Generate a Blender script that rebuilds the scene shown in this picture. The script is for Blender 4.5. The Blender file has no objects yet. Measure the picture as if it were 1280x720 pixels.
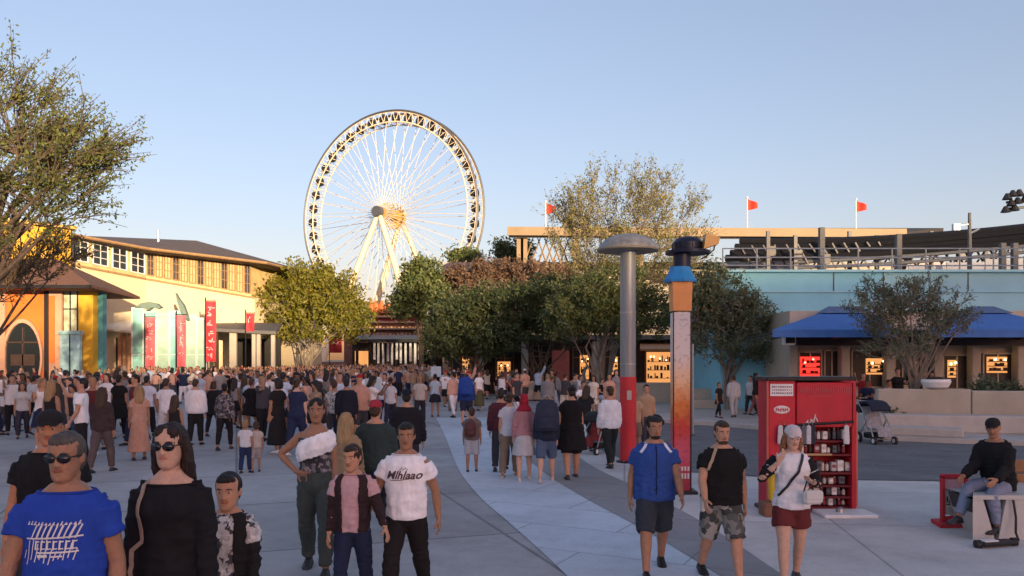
import bpy, bmesh, math, random
import numpy as np
from mathutils import Vector, Matrix, noise
from mathutils.bvhtree import BVHTree

R = math.radians
rnd = random.Random(7)
scene = bpy.context.scene
COL = scene.collection

# ------------------------------------------------------------------ view geometry
FOC, CX, HY, CAMZ = 1000.0, 640.0, 450.0, 2.2
def P(px, py, Y):
    return Vector(((px - CX) / FOC * Y, Y, CAMZ - (py - HY) / FOC * Y))
def G(px, py):
    Y = CAMZ * FOC / (py - HY)
    return Vector(((px - CX) / FOC * Y, Y, 0))
def XW(px, Y): return (px - CX) / FOC * Y
def ZW(py, Y): return CAMZ - (py - HY) / FOC * Y

# ------------------------------------------------------------------ materials
MATS = {}
def _new(name):
    m = bpy.data.materials.new(name); m.use_nodes = True
    nt = m.node_tree
    b = nt.nodes['Principled BSDF']
    return m, nt, b
def mat(name, col, rough=.7, metal=0, var=.12, scale=4.0, bump=.0, bscale=40, dirt=0, emit=None, estr=0, coords='Object', spec=.4, stretch=(1,1,1), objcol=False, transl=0):
    if name in MATS: return MATS[name]
    m, nt, b = _new(name)
    N, L = nt.nodes, nt.links
    b.inputs['Roughness'].default_value = rough
    b.inputs['Metallic'].default_value = metal
    b.inputs['Specular IOR Level'].default_value = spec
    tc = N.new('ShaderNodeTexCoord'); mp = N.new('ShaderNodeMapping')
    mp.inputs['Scale'].default_value = stretch
    L.new(tc.outputs[coords], mp.inputs['Vector'])
    nz = N.new('ShaderNodeTexNoise'); nz.inputs['Scale'].default_value = scale
    nz.inputs['Detail'].default_value = 6; nz.inputs['Roughness'].default_value = .65
    L.new(mp.outputs['Vector'], nz.inputs['Vector'])
    mr = N.new('ShaderNodeMapRange'); mr.inputs['From Min'].default_value = .3; mr.inputs['From Max'].default_value = .7
    mr.inputs['To Min'].default_value = 1 - var; mr.inputs['To Max'].default_value = 1 + var
    L.new(nz.outputs['Fac'], mr.inputs['Value'])
    mx = N.new('ShaderNodeVectorMath'); mx.operation = 'SCALE'
    if objcol:
        oi = N.new('ShaderNodeObjectInfo'); L.new(oi.outputs['Color'], mx.inputs[0])
    else:
        mx.inputs[0].default_value = col[:3]
    L.new(mr.outputs['Result'], mx.inputs['Scale'])
    last = mx.outputs[0]
    if dirt:
        n2 = N.new('ShaderNodeTexNoise'); n2.inputs['Scale'].default_value = scale * .35; n2.inputs['Detail'].default_value = 8
        L.new(mp.outputs['Vector'], n2.inputs['Vector'])
        r2 = N.new('ShaderNodeMapRange'); r2.inputs['From Min'].default_value = .5; r2.inputs['From Max'].default_value = .75
        r2.inputs['To Max'].default_value = dirt
        L.new(n2.outputs['Fac'], r2.inputs['Value'])
        mm = N.new('ShaderNodeMix'); mm.data_type = 'RGBA'
        L.new(r2.outputs['Result'], mm.inputs['Factor']); L.new(last, mm.inputs['A'])
        mm.inputs['B'].default_value = (col[0]*.35+.02, col[1]*.33+.018, col[2]*.3+.015, 1)
        last = mm.outputs['Result']
    L.new(last, b.inputs['Base Color'])
    if bump:
        nb = N.new('ShaderNodeTexNoise'); nb.inputs['Scale'].default_value = bscale; nb.inputs['Detail'].default_value = 4
        L.new(mp.outputs['Vector'], nb.inputs['Vector'])
        bp = N.new('ShaderNodeBump'); bp.inputs['Strength'].default_value = bump; bp.inputs['Distance'].default_value = .02
        L.new(nb.outputs['Fac'], bp.inputs['Height']); L.new(bp.outputs['Normal'], b.inputs['Normal'])
    if emit:
        b.inputs['Emission Color'].default_value = (*emit, 1); b.inputs['Emission Strength'].default_value = estr
    MATS[name] = m
    return m
def paving(name, col, size=(3, 3), mortar=.012, var=.1, rot=0, joint=.55, stain=.25, rough=.75):
    """concrete slabs with thin joints, blotches and stains, in world metres"""
    if name in MATS: return MATS[name]
    m, nt, b = _new(name); N, L = nt.nodes, nt.links
    b.inputs['Roughness'].default_value = rough; b.inputs['Specular IOR Level'].default_value = .35
    tc = N.new('ShaderNodeTexCoord'); mp = N.new('ShaderNodeMapping'); mp.inputs['Rotation'].default_value = (0, 0, rot)
    L.new(tc.outputs['Object'], mp.inputs['Vector'])
    br = N.new('ShaderNodeTexBrick'); br.offset = 0.0 if size[0] == size[1] else .5
    br.inputs['Scale'].default_value = 1; br.inputs['Brick Width'].default_value = size[0]; br.inputs['Row Height'].default_value = size[1]
    br.inputs['Mortar Size'].default_value = mortar; br.inputs['Mortar Smooth'].default_value = .1
    c = Vector(col)
    br.inputs['Color1'].default_value = (*(c * (1 - var)), 1); br.inputs['Color2'].default_value = (*(c * (1 + var)), 1)
    br.inputs['Mortar'].default_value = (*(c * joint), 1)
    L.new(mp.outputs['Vector'], br.inputs['Vector'])
    last = br.outputs['Color']
    for sc_, lo, hi, k in ((.35, .42, .72, stain), (2.2, .45, .8, stain * .6), (30, .3, .8, .18), (7, .64, .7, .28), (16, .68, .71, .25)):
        nz = N.new('ShaderNodeTexNoise'); nz.inputs['Scale'].default_value = sc_; nz.inputs['Detail'].default_value = 7; nz.inputs['Roughness'].default_value = .7
        L.new(tc.outputs['Object'], nz.inputs['Vector'])
        mr = N.new('ShaderNodeMapRange'); mr.inputs['From Min'].default_value = lo; mr.inputs['From Max'].default_value = hi
        mr.inputs['To Min'].default_value = 1 + k * .35; mr.inputs['To Max'].default_value = 1 - k * .8
        L.new(nz.outputs['Fac'], mr.inputs['Value'])
        v = N.new('ShaderNodeVectorMath'); v.operation = 'SCALE'
        L.new(last, v.inputs[0]); L.new(mr.outputs['Result'], v.inputs['Scale']); last = v.outputs[0]
    L.new(last, b.inputs['Base Color'])
    bp = N.new('ShaderNodeBump'); bp.inputs['Strength'].default_value = .25; bp.inputs['Distance'].default_value = .01
    L.new(nz.outputs['Fac'], bp.inputs['Height']); L.new(bp.outputs['Normal'], b.inputs['Normal'])
    MATS[name] = m; return m
def glass_mat(name, tint=(.02, .025, .03), rough=.06):
    if name in MATS: return MATS[name]
    m, nt, b = _new(name)
    b.inputs['Base Color'].default_value = (*tint, 1); b.inputs['Roughness'].default_value = rough
    b.inputs['Specular IOR Level'].default_value = .8
    MATS[name] = m; return m
def window_glow(name, base, glow, strength, scale=1.5):
    """uneven glow painted for lit shop windows, also for sun on the hall panes"""
    if name in MATS: return MATS[name]
    m, nt, b = _new(name); N, L = nt.nodes, nt.links
    tc = N.new('ShaderNodeTexCoord')
    vo = N.new('ShaderNodeTexVoronoi'); vo.distance = 'MANHATTAN'; vo.inputs['Scale'].default_value = scale * 3.5
    nz = N.new('ShaderNodeTexNoise'); nz.inputs['Scale'].default_value = scale; nz.inputs['Detail'].default_value = 5
    L.new(tc.outputs['Object'], vo.inputs['Vector']); L.new(tc.outputs['Object'], nz.inputs['Vector'])
    mu = N.new('ShaderNodeMath'); mu.operation = 'MULTIPLY'
    L.new(vo.outputs['Color'], mu.inputs[0]); L.new(nz.outputs['Fac'], mu.inputs[1])
    cr = N.new('ShaderNodeValToRGB')
    cr.color_ramp.elements[0].position = .16; cr.color_ramp.elements[0].color = (0, 0, 0, 1)
    cr.color_ramp.elements[1].position = .62; cr.color_ramp.elements[1].color = (*glow, 1)
    L.new(mu.outputs[0], cr.inputs['Fac'])
    b.inputs['Base Color'].default_value = (*base, 1); b.inputs['Roughness'].default_value = .4
    L.new(cr.outputs['Color'], b.inputs['Emission Color']); b.inputs['Emission Strength'].default_value = strength
    MATS[name] = m; return m
def leaf_mat(name, c1, c2, rough=.55, tr=.3):
    if name in MATS: return MATS[name]
    m, nt, b = _new(name); N, L = nt.nodes, nt.links
    g = N.new('ShaderNodeNewGeometry'); tc = N.new('ShaderNodeTexCoord')
    nz = N.new('ShaderNodeTexNoise'); nz.inputs['Scale'].default_value = .8; nz.inputs['Detail'].default_value = 3
    L.new(tc.outputs['Object'], nz.inputs['Vector'])
    ad = N.new('ShaderNodeMath'); ad.operation = 'MULTIPLY_ADD'; ad.inputs[1].default_value = .6
    L.new(g.outputs['Random Per Island'], ad.inputs[0]); 
    sb = N.new('ShaderNodeMath'); sb.operation = 'SUBTRACT'; sb.inputs[1].default_value = .3
    L.new(nz.outputs['Fac'], sb.inputs[0]); L.new(sb.outputs[0], ad.inputs[2])
    mx = N.new('ShaderNodeMix'); mx.data_type = 'RGBA'
    mx.inputs['A'].default_value = (*c1, 1); mx.inputs['B'].default_value = (*c2, 1)
    L.new(ad.outputs[0], mx.inputs['Factor']); L.new(mx.outputs['Result'], b.inputs['Base Color'])
    b.inputs['Roughness'].default_value = rough
    ts = N.new('ShaderNodeBsdfTranslucent'); L.new(mx.outputs['Result'], ts.inputs['Color'])
    ms = N.new('ShaderNodeMixShader'); ms.inputs['Fac'].default_value = tr
    out = N['Material Output']
    L.new(b.outputs['BSDF'], ms.inputs[1]); L.new(ts.outputs['BSDF'], ms.inputs[2]); L.new(ms.outputs[0], out.inputs['Surface'])
    MATS[name] = m; return m

# ------------------------------------------------------------------ mesh builder
class MB:
    def __init__(s): s.v = []; s.f = []; s.m = []; s.cur = 0
    def mi(s, i): s.cur = i; return s
    def add(s, vs, fs):
        o = len(s.v); s.v += [tuple(v) for v in vs]
        for f in fs: s.f.append([i + o for i in f]); s.m.append(s.cur)
        return s
    def box(s, c, d, rz=0, bevel=0):
        x, y, z = d[0] / 2, d[1] / 2, d[2] / 2
        cs, sn = math.cos(rz), math.sin(rz)
        if bevel:
            b = min(bevel, x * .9, y * .9, z * .9)
            ring = lambda e, zz: [(sx * (x - e) if ax == 0 else sx * x - 0, 0, 0) for sx in ()]
            def oct_(ix, iy, zz):
                return [(-ix + b, -iy, zz), (ix - b, -iy, zz), (ix, -iy + b, zz), (ix, iy - b, zz), (ix - b, iy, zz), (-ix + b, iy, zz), (-ix, iy - b, zz), (-ix, -iy + b, zz)]
            vs = oct_(x - b * .7, y - b * .7, -z) + oct_(x, y, -z + b) + oct_(x, y, z - b) + oct_(x - b * .7, y - b * .7, z)
            fs = [list(range(7, -1, -1)), list(range(24, 32))]
            for r in range(3):
                for i in range(8): fs.append([r * 8 + i, r * 8 + (i + 1) % 8, (r + 1) * 8 + (i + 1) % 8, (r + 1) * 8 + i])
        else:
            vs = [(-x, -y, -z), (x, -y, -z), (x, y, -z), (-x, y, -z), (-x, -y, z), (x, -y, z), (x, y, z), (-x, y, z)]
            fs = [(3, 2, 1, 0), (4, 5, 6, 7), (0, 1, 5, 4), (1, 2, 6, 5), (2, 3, 7, 6), (3, 0, 4, 7)]
        return s.add([(c[0] + a * cs - b_ * sn, c[1] + a * sn + b_ * cs, c[2] + e) for a, b_, e in vs], fs)
    def wallbox(s, a, b, z0, z1, t, off=0):
        """box standing on the ground line a->b, thickness t centred at offset off to the left of a->b"""
        a = Vector((a[0], a[1])); b = Vector((b[0], b[1])); d = b - a; L = d.length; d /= L
        n = Vector((-d.y, d.x)); c = (a + b) / 2 + n * off
        return s.box((c.x, c.y, (z0 + z1) / 2), (L, t, z1 - z0), math.atan2(d.y, d.x))
    def prism(s, poly, z0, z1):
        n = len(poly); zf = lambda z, i: z[i] if isinstance(z, (list, tuple)) else z
        vs = [(p[0], p[1], zf(z0, i)) for i, p in enumerate(poly)] + [(p[0], p[1], zf(z1, i)) for i, p in enumerate(poly)]
        fs = [list(range(n - 1, -1, -1)), list(range(n, 2 * n))] + [[i, (i + 1) % n, n + (i + 1) % n, n + i] for i in range(n)]
        return s.add(vs, fs)
    def tube(s, pts, rad, n=8, cap=True):
        pts = [Vector(p) for p in pts]
        if not isinstance(rad, (list, tuple)): rad = [rad] * len(pts)
        vs = []; prev = None
        for i, p in enumerate(pts):
            t = (pts[min(i + 1, len(pts) - 1)] - pts[max(i - 1, 0)])
            if t.length < 1e-9: t = Vector((0, 0, 1))
            t.normalize()
            if prev is None:
                u = t.orthogonal().normalized()
            else:
                u = (prev - t * prev.dot(t)); u = u.normalized() if u.length > 1e-6 else t.orthogonal().normalized()
            prev = u; w = t.cross(u)
            for k in range(n):
                a = 2 * math.pi * k / n
                vs.append(p + (u * math.cos(a) + w * math.sin(a)) * rad[i])
        fs = []
        for i in range(len(pts) - 1):
            for k in range(n): fs.append([i * n + k, i * n + (k + 1) % n, (i + 1) * n + (k + 1) % n, (i + 1) * n + k])
        if cap: fs += [list(range(n - 1, -1, -1)), list(range((len(pts) - 1) * n, len(pts) * n))]
        return s.add(vs, fs)
    def lathe(s, c, prof, n=20):
        """prof: list of (r, z)"""
        vs = [(c[0] + r * math.cos(2 * math.pi * k / n), c[1] + r * math.sin(2 * math.pi * k / n), c[2] + z) for r, z in prof for k in range(n)]
        fs = [[i * n + k, i * n + (k + 1) % n, (i + 1) * n + (k + 1) % n, (i + 1) * n + k] for i in range(len(prof) - 1) for k in range(n)]
        fs += [list(range(n - 1, -1, -1)), list(range((len(prof) - 1) * n, len(prof) * n))]
        return s.add(vs, fs)
    def ell(s, c, r, n=10, m=7):
        vs = []
        for i in range(m + 1):
            t = math.pi * (i + .001) / (m + .002)
            for k in range(n):
                a = 2 * math.pi * k / n
                vs.append((c[0] + r[0] * math.sin(t) * math.cos(a), c[1] + r[1] * math.sin(t) * math.sin(a), c[2] - r[2] * math.cos(t)))
        fs = [[i * n + k, i * n + (k + 1) % n, (i + 1) * n + (k + 1) % n, (i + 1) * n + k] for i in range(m) for k in range(n)]
        fs += [list(range(n - 1, -1, -1)), list(range(m * n, (m + 1) * n))]
        return s.add(vs, fs)
    def rings(s, rs):
        """rs: list of rings (equal length lists of points) lofted and capped"""
        n = len(rs[0]); vs = [p for r in rs for p in r]
        fs = [[i * n + k, i * n + (k + 1) % n, (i + 1) * n + (k + 1) % n, (i + 1) * n + k] for i in range(len(rs) - 1) for k in range(n)]
        fs += [list(range(n - 1, -1, -1)), list(range((len(rs) - 1) * n, len(rs) * n))]
        return s.add(vs, fs)
    def quad(s, a, b, c, d): return s.add([a, b, c, d], [(0, 1, 2, 3)])
    def slab(s, a, b, c, d, t):
        """quad a b c d thickened by t against its normal"""
        a, b, c, d = map(Vector, (a, b, c, d)); n = (b - a).cross(d - a).normalized() * t
        return s.add([a, b, c, d, a - n, b - n, c - n, d - n], [(0, 1, 2, 3), (7, 6, 5, 4), (0, 4, 5, 1), (1, 5, 6, 2), (2, 6, 7, 3), (3, 7, 4, 0)])
    def mesh(s, name, o=(0, 0, 0), smooth=False):
        me = bpy.data.meshes.new(name)
        me.from_pydata([(a - o[0], b - o[1], c - o[2]) for a, b, c in s.v], [], s.f)
        if any(s.m): me.polygons.foreach_set('material_index', s.m)
        if smooth: me.polygons.foreach_set('use_smooth', [True] * len(me.polygons))
        me.update(); return me
    def build(s, name, mats, parent=None, smooth=False, local=False, loc=None):
        if parent is not None: o = (0, 0, 0) if local else wo(parent)
        else: o = loc or (0, 0, 0)
        if not isinstance(mats, (list, tuple)): mats = [mats]
        me = s.mesh(name, o, smooth)
        if smooth: autosmooth(me)
        for m in mats: me.materials.append(m)
        ob = bpy.data.objects.new(name, me); COL.objects.link(ob)
        if parent is not None: ob.parent = parent
        elif loc: ob.location = loc
        return ob
def autosmooth(me, ang=R(40)):
    bm = bmesh.new(); bm.from_mesh(me)
    for e in bm.edges:
        if len(e.link_faces) == 2 and e.calc_face_angle(0) > ang: e.smooth = False
    bm.normal_update(); bm.to_mesh(me); bm.free()
def wo(o):
    v = Vector((0, 0, 0))
    while o is not None: v += o.location; o = o.parent
    return v
def tag(o, label=None, cat=None, group=None, kind=None):
    if label: o['label'] = label
    if cat: o['category'] = cat
    if group: o['group'] = group
    if kind: o['kind'] = kind
    return o
def empty(name, loc, label, cat, group=None, rz=0):
    o = bpy.data.objects.new(name, None); COL.objects.link(o); o.location = loc; o.rotation_euler = (0, 0, rz)
    o.empty_display_size = .2
    return tag(o, label, cat, group)
def struct(o): o['kind'] = 'structure'; return o
def copy_tree(o, parent=None):
    c = o.copy(); COL.objects.link(c); c.parent = parent
    for ch in list(o.children): copy_tree(ch, c)
    return c
def text_mesh(txt, size, shear=0, bold=0, extr=.002):
    cu = bpy.data.curves.new('lettering', 'FONT'); cu.body = txt; cu.size = size; cu.shear = shear
    cu.align_x = 'CENTER'; cu.align_y = 'CENTER'; cu.extrude = extr; cu.offset = bold; cu.resolution_u = 3
    ob = bpy.data.objects.new('lettering', cu); COL.objects.link(ob)
    bpy.context.view_layer.update()
    dg = bpy.context.evaluated_depsgraph_get()
    me = bpy.data.meshes.new_from_object(ob.evaluated_get(dg)); bpy.data.objects.remove(ob); bpy.data.curves.remove(cu)
    return me
def sign_text(txt, size, m, parent, loc, rz=0, name='lettering', shear=0, bold=0, vertical=False):
    """flat lettering standing upright facing -Y (rotated by rz), loc in the parent's space"""
    me = text_mesh(txt, size, shear, bold); me.materials.clear(); me.materials.append(m)
    ob = bpy.data.objects.new(name, me); COL.objects.link(ob); ob.parent = parent; ob.location = loc
    ob.rotation_euler = (R(90), R(-90) if vertical else 0, rz) if not vertical else (R(90), R(90), rz)
    return ob

# ------------------------------------------------------------------ common materials
M_dark = mat('dark_metal', (.035, .036, .04), .45, .6)
M_black = mat('black_paint', (.015, .015, .017), .5)
M_white = mat('white_paint', (.75, .75, .73), .5)
M_steel = mat('galvanised_steel', (.35, .36, .37), .42, .7, var=.2, scale=6)
M_conc = mat('light_concrete', (.46, .44, .41), .8, var=.12, scale=2.5, bump=.3, dirt=.25)
M_conc2 = mat('beige_concrete', (.45, .41, .34), .8, var=.1, scale=1.5, bump=.3, dirt=.2)
M_bark = mat('bark', (.13, .095, .07), .9, var=.35, scale=9, bump=.8, bscale=30, stretch=(1, 1, .25))
M_bark2 = mat('pale_bark', (.24, .2, .16), .9, var=.3, scale=9, bump=.8, bscale=30, stretch=(1, 1, .25))
# ------------------------------------------------------------------ world, sun, camera
SUN_EL, SUN_AZ = 3.8, 24.0      # azimuth: degrees the sun stands to the right of straight behind the camera
w = bpy.data.worlds.new("World"); scene.world = w; w.use_nodes = True
wn = w.node_tree; bg = wn.nodes['Background']
sky = wn.nodes.new('ShaderNodeTexSky'); sky.sky_type = 'NISHITA'; sky.sun_disc = False
sky.sun_elevation = R(SUN_EL)
sdir = Vector((math.sin(R(SUN_AZ)) * math.cos(R(SUN_EL)), -math.cos(R(SUN_AZ)) * math.cos(R(SUN_EL)), math.sin(R(SUN_EL))))  # towards the sun
sky.sun_rotation = math.atan2(sdir.x, sdir.y)
sky.air_density = 1.0; sky.dust_density = 1.55; sky.ozone_density = 4.0; sky.altitude = 20
gm_ = wn.nodes.new('ShaderNodeGamma'); gm_.inputs['Gamma'].default_value = .76
tn = wn.nodes.new('ShaderNodeVectorMath'); tn.operation = 'MULTIPLY'; tn.inputs[1].default_value = (1.9, 1.01, .785)
wn.links.new(sky.outputs['Color'], gm_.inputs['Color']); wn.links.new(gm_.outputs['Color'], tn.inputs[0]); wn.links.new(tn.outputs[0], bg.inputs['Color']); bg.inputs['Strength'].default_value = .15
sl = bpy.data.lights.new('sun', 'SUN'); sl.energy = 2.05; sl.angle = R(.5); sl.color = (1, .73, .45)
so = bpy.data.objects.new('sun', sl); COL.objects.link(so)
so.rotation_euler = sdir.to_track_quat('Z', 'Y').to_euler(); so.location = sdir * 200
cam = bpy.data.cameras.new('camera'); co = bpy.data.objects.new('camera', cam); COL.objects.link(co)
co.location = (0, 0, CAMZ); co.rotation_euler = (R(90), 0, 0)
cam.sensor_width = 36; cam.lens = 36 * FOC / 1280; cam.shift_y = 90 / 1280; cam.clip_end = 20000; cam.clip_start = .05
scene.camera = co
scene.view_settings.view_transform = 'Standard'; scene.view_settings.look = 'None'
scene.view_settings.gamma = 1; scene.view_settings.exposure = 2.16
scene.cycles.use_denoising = True
scene.cycles.max_bounces = 6; scene.cycles.transparent_max_bounces = 8
scene.cycles.sample_clamp_indirect = 4

# ------------------------------------------------------------------ the ground
gm = MB(); gm.quad((-6000, -2000, 0), (6000, -2000, 0), (6000, 9000, 0), (-6000, 9000, 0))
ground = struct(gm.build('ground', mat('far_ground', (.16, .15, .13), .9, var=.3, scale=.05)))
pl = MB(); pl.quad((-60, -20, .004), (60, -20, .004), (60, 125, .004), (-60, 125, .004))
struct(pl.build('plaza', paving('grey_slabs', (.285, .288, .292), (3.2, 3.2), .026, .1, R(-19), .55, .36)))
# pale sweep of concrete on the right and the pale band that curls through the plaza
band_l = [(545, 522), (556, 545), (572, 585), (598, 620), (634, 652), (672, 686), (712, 724), (790, 800), (980, 1020)]
band_r = [(610, 522), (628, 545), (672, 585), (722, 618), (790, 655), (850, 690), (905, 724), (1030, 800), (1300, 1020)]
strip_r = [(655, 522), (690, 545), (735, 580), (800, 612), (868, 648), (925, 684), (985, 724), (1120, 800), (1400, 1020)]
def smooth_line(pp, k=6):
    pts = [G(*p) for p in pp]; out = []
    for i in range(len(pts) - 1):
        a, b, c, d = pts[max(i - 1, 0)], pts[i], pts[i + 1], pts[min(i + 2, len(pts) - 1)]
        for j in range(k):
            t = j / k
            out.append(.5 * ((2 * b) + (c - a) * t + (2 * a - 5 * b + 4 * c - d) * t * t + (3 * b - a - 3 * c + d) * t ** 3))
    out.append(pts[-1]); return out
bl, brr, sr = smooth_line(band_l), smooth_line(band_r), smooth_line(strip_r)
def sheet(name, l, r_, z, m):
    mb = MB()
    for i in range(len(l) - 1):
        mb.quad((l[i].x, l[i].y, z), (l[i + 1].x, l[i + 1].y, z), (r_[i + 1].x, r_[i + 1].y, z), (r_[i].x, r_[i].y, z))
    return struct(mb.build(name, m))
sheet('pavement_light_sweep', sr, [Vector((60, p.y, 0)) for p in sr], .008, paving('pale_concrete', (.46, .455, .44), (2.8, 2.8), .016, .06, R(8), .6, .3))
sheet('pavement_pale_band', bl, brr, .012, paving('pale_blue_band', (.42, .475, .53), (2.4, 1.2), .012, .05, R(28), .6, .26))
sheet('pavement_dark_strip', brr, sr, .016, paving('dark_strip', (.225, .228, .235), (2.4, 1.2), .012, .06, R(28), .7, .2))
# road on the right with faded markings
far_e = [(3.2, 29.5), (6.9, 26.4), (8.6, 23.9), (9.9, 21.9), (12.2, 20.7), (20, 17.6), (46, 9)]
near_e = [(1.9, 21.5), (2.4, 17.8), (3.5, 15.6), (5.2, 14.7), (9.2, 14.3), (18, 11.5), (44, 3)]
rm = MB()
for i in range(len(far_e) - 1):
    rm.quad((*near_e[i], .02), (*near_e[i + 1], .02), (*far_e[i + 1], .02), (*far_e[i], .02))
struct(rm.build('road', mat('asphalt', (.145, .152, .16), .85, var=.22, scale=1.3, bump=.5, bscale=60, dirt=.3)))
lm = MB()
for k in (.3, .62):
    c = [Vector((*n, 0)).lerp(Vector((*f, 0)), k) for n, f in zip(near_e, far_e)]
    for i in range(2, len(c) - 1):
        a, b = c[i], c[i + 1]; n = Vector((-(b - a).y, (b - a).x, 0)).normalized() * .06
        lm.quad((*(a - n)[:2], .024), (*(b - n)[:2], .024), (*(b + n)[:2], .024), (*(a + n)[:2], .024))
struct(lm.build('road_markings', mat('worn_road_paint', (.17, .18, .19), .8, var=.5, scale=8)))
# far sidewalk with a kerb, rising in a slab behind the road
sw = MB(); poly = [(far_e[i][0], far_e[i][1]) for i in range(len(far_e))] + [(46, 60), (3.2, 60)]
sw.prism(poly, 0, .13)
struct(sw.build('sidewalk', paving('sidewalk_slabs', (.36, .345, .32), (1.6, 1.6), .012, .07, R(-20), .7, .25)))
kb = MB()
for i in range(len(far_e) - 1): kb.wallbox(far_e[i], far_e[i + 1], 0, .137, .16, -.03)
struct(kb.build('kerb', M_conc))
SHADE_RIDGE_H = 43.5
# unseen low ridge added behind the viewer to shade the plaza and blue wall
hl = MB(); n = 300
def shade_ridge_h(x): return SHADE_RIDGE_H - 1.2 + 4.6 * max(0, min(1, (x - 228) / 26)) + .35 * noise.noise(Vector((x * .03, 0, 0)))
for i in range(n):
    x0 = -1500 + 3000 * i / n; x1 = -1500 + 3000 * (i + 1) / n
    h0, h1 = shade_ridge_h(x0), shade_ridge_h(x1)
    hl.quad((x0, -460, 0), (x1, -460, 0), (x1, -500, h1), (x0, -500, h0))
    hl.quad((x0, -500, h0), (x1, -500, h1), (x1, -640, 0), (x0, -640, 0))
struct(hl.build('shade_ridge', mat('shade_ridge_grass', (.1, .09, .05), .95, var=.4, scale=.3)))
# ------------------------------------------------------------------ left: orange pavilion with round doorway
M_orange = mat('orange_stucco', (.62, .17, .03), .8, var=.1, scale=1.2, bump=.2, dirt=.15)
M_peach = mat('peach_stucco', (.52, .3, .2), .8, var=.12, scale=1.5, bump=.2, dirt=.15)
M_yellow = mat('yellow_stucco', (.66, .4, .04), .8, var=.1, scale=1, bump=.2, dirt=.1)
M_teal = mat('teal_paint', (.09, .33, .36), .7, var=.15, scale=2)
M_cream = mat('cream_stucco', (.66, .55, .36), .85, var=.08, scale=.8, bump=.25, dirt=.12)
M_shingle = mat('brown_shingles', (.17, .09, .06), .85, var=.4, scale=5, bump=1, bscale=12, stretch=(1, 1, 3))
M_slate = mat('grey_brown_roofing', (.13, .105, .09), .8, var=.25, scale=2, bump=.6, bscale=9)
M_wood = mat('warm_wood', (.25, .13, .06), .7, var=.25, scale=3, stretch=(1, 1, .3))
M_ddoor = mat('dark_brown_door', (.06, .035, .025), .6, var=.3)
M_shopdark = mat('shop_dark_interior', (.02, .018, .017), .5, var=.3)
M_glassd = glass_mat('dark_glass')
M_red = mat('banner_red', (.55, .035, .05), .75, var=.12, scale=3)
M_redkiosk = mat('kiosk_red', (.5, .02, .04), .55, var=.15, scale=3)
M_wtext = mat('white_print', (.7, .68, .66), .6)
M_glowwall = mat('warm_lit_wall', (.3, .18, .08), .8, var=.3, scale=1.2, emit=(1, .42, .13), estr=.2)
M_glowred = mat('red_lit_wall', (.3, .02, .02), .8, var=.3, scale=1.2, emit=(1, .03, .02), estr=.5)
M_lampw = mat('warm_lamp', (.8, .6, .4), .5, emit=(1, .62, .28), estr=2.0)
M_lampr = mat('red_lamp', (.8, .1, .1), .5, emit=(1, .12, .08), estr=2.0)
M_silh = mat('shop_furniture', (.03, .02, .015), .7)
def lit_bay(px0, px1, y0, y1, Y, parent, red=False, seed=1):
    r = random.Random(seed); xa, xb, za, zb = XW(px0, Y), XW(px1, Y), ZW(y1, Y), ZW(y0, Y); W, H = xb - xa, zb - za
    b = MB(); b.box(((xa + xb) / 2, Y - .03, (za + zb) / 2), (W, .04, H)); bay = b.build('lit_display', M_glowred if red else M_glowwall, parent)
    b = MB(); z = za + H * .14
    while z < zb - H * .2:
        b.box(((xa + xb) / 2, Y - .09, z), (W * .96, .07, .03)); x = xa + .06
        while x < xb - .1:
            w_, h_ = r.uniform(.05, .16), r.uniform(.06, H * .2)
            if r.random() < .75: b.box((x + w_ / 2, Y - .1, z + .015 + h_ / 2), (w_, .06, h_))
            x += w_ + r.uniform(.01, .12)
        z += H * r.uniform(.24, .3)
    b.build('shelves', M_silh, bay)
    for k in range(max(2, int(W / .35))):
        b = MB(); b.ell((xa + W * (k + .5 + r.uniform(-.25, .25)) / max(2, int(W / .35)), Y - .12, zb - H * r.uniform(.1, .3)), (.045, .04, .045), 8, 6); b.build('lamp', M_lampr if red else M_lampw, bay)
    return bay
M_warm = window_glow('warm_shop_light', (.05, .03, .02), (1, .42, .12), 1.0, 2.2)
M_warm2 = window_glow('dim_shop_light', (.04, .03, .02), (1, .5, .2), .6, 3.5)
M_redglow = window_glow('red_lit_window', (.05, .01, .01), (1, .05, .03), 1.6, 2.2)

pv = empty('pavilion', (-33, 52, 0), 'orange stucco pavilion with oval glazed doorway under a brown shingled overhanging roof', 'building')
mb = MB(); mb.prism([(-44, 50), (-29.0, 50), (-29.0, 55), (-44, 55)], 0, 7.0)
# oval doorway: recess ring plus dark doors
mb.build('wall', M_orange, pv)
def oval(mb, cx, Y, zc, rx, rz, n=28, y2=None, rin=.0):
    o = [(cx + rx * math.cos(2 * math.pi * k / n), Y, zc + rz * math.sin(2 * math.pi * k / n)) for k in range(n)]
    y2 = y2 or Y + .1
    b = [(x, y2, z) for x, _, z in o]
    if rin:
        i1 = [(cx + (x - cx) * rin, Y, zc + (z - zc) * rin) for x, _, z in o]; i2 = [(x, y2, z) for x, _, z in i1]
        vs = o + b + i1 + i2; fs = []
        for k in range(n):
            j = (k + 1) % n
            fs += [[k, j, n + j, n + k], [2 * n + j, 2 * n + k, 3 * n + k, 3 * n + j], [j, k, 2 * n + k, 2 * n + j], [n + k, n + j, 3 * n + j, 3 * n + k]]
        mb.add(vs, fs)
    else:
        mb.add(o + b, [list(range(n))[::-1], list(range(n, 2 * n))] + [[k, (k + 1) % n, n + (k + 1) % n, n + k] for k in range(n)])
dr = MB(); oval(dr, XW(30, 50), 49.93, 2.35, 1.12, 2.25); do = dr.build('doorway', M_glassd, pv)
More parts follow.
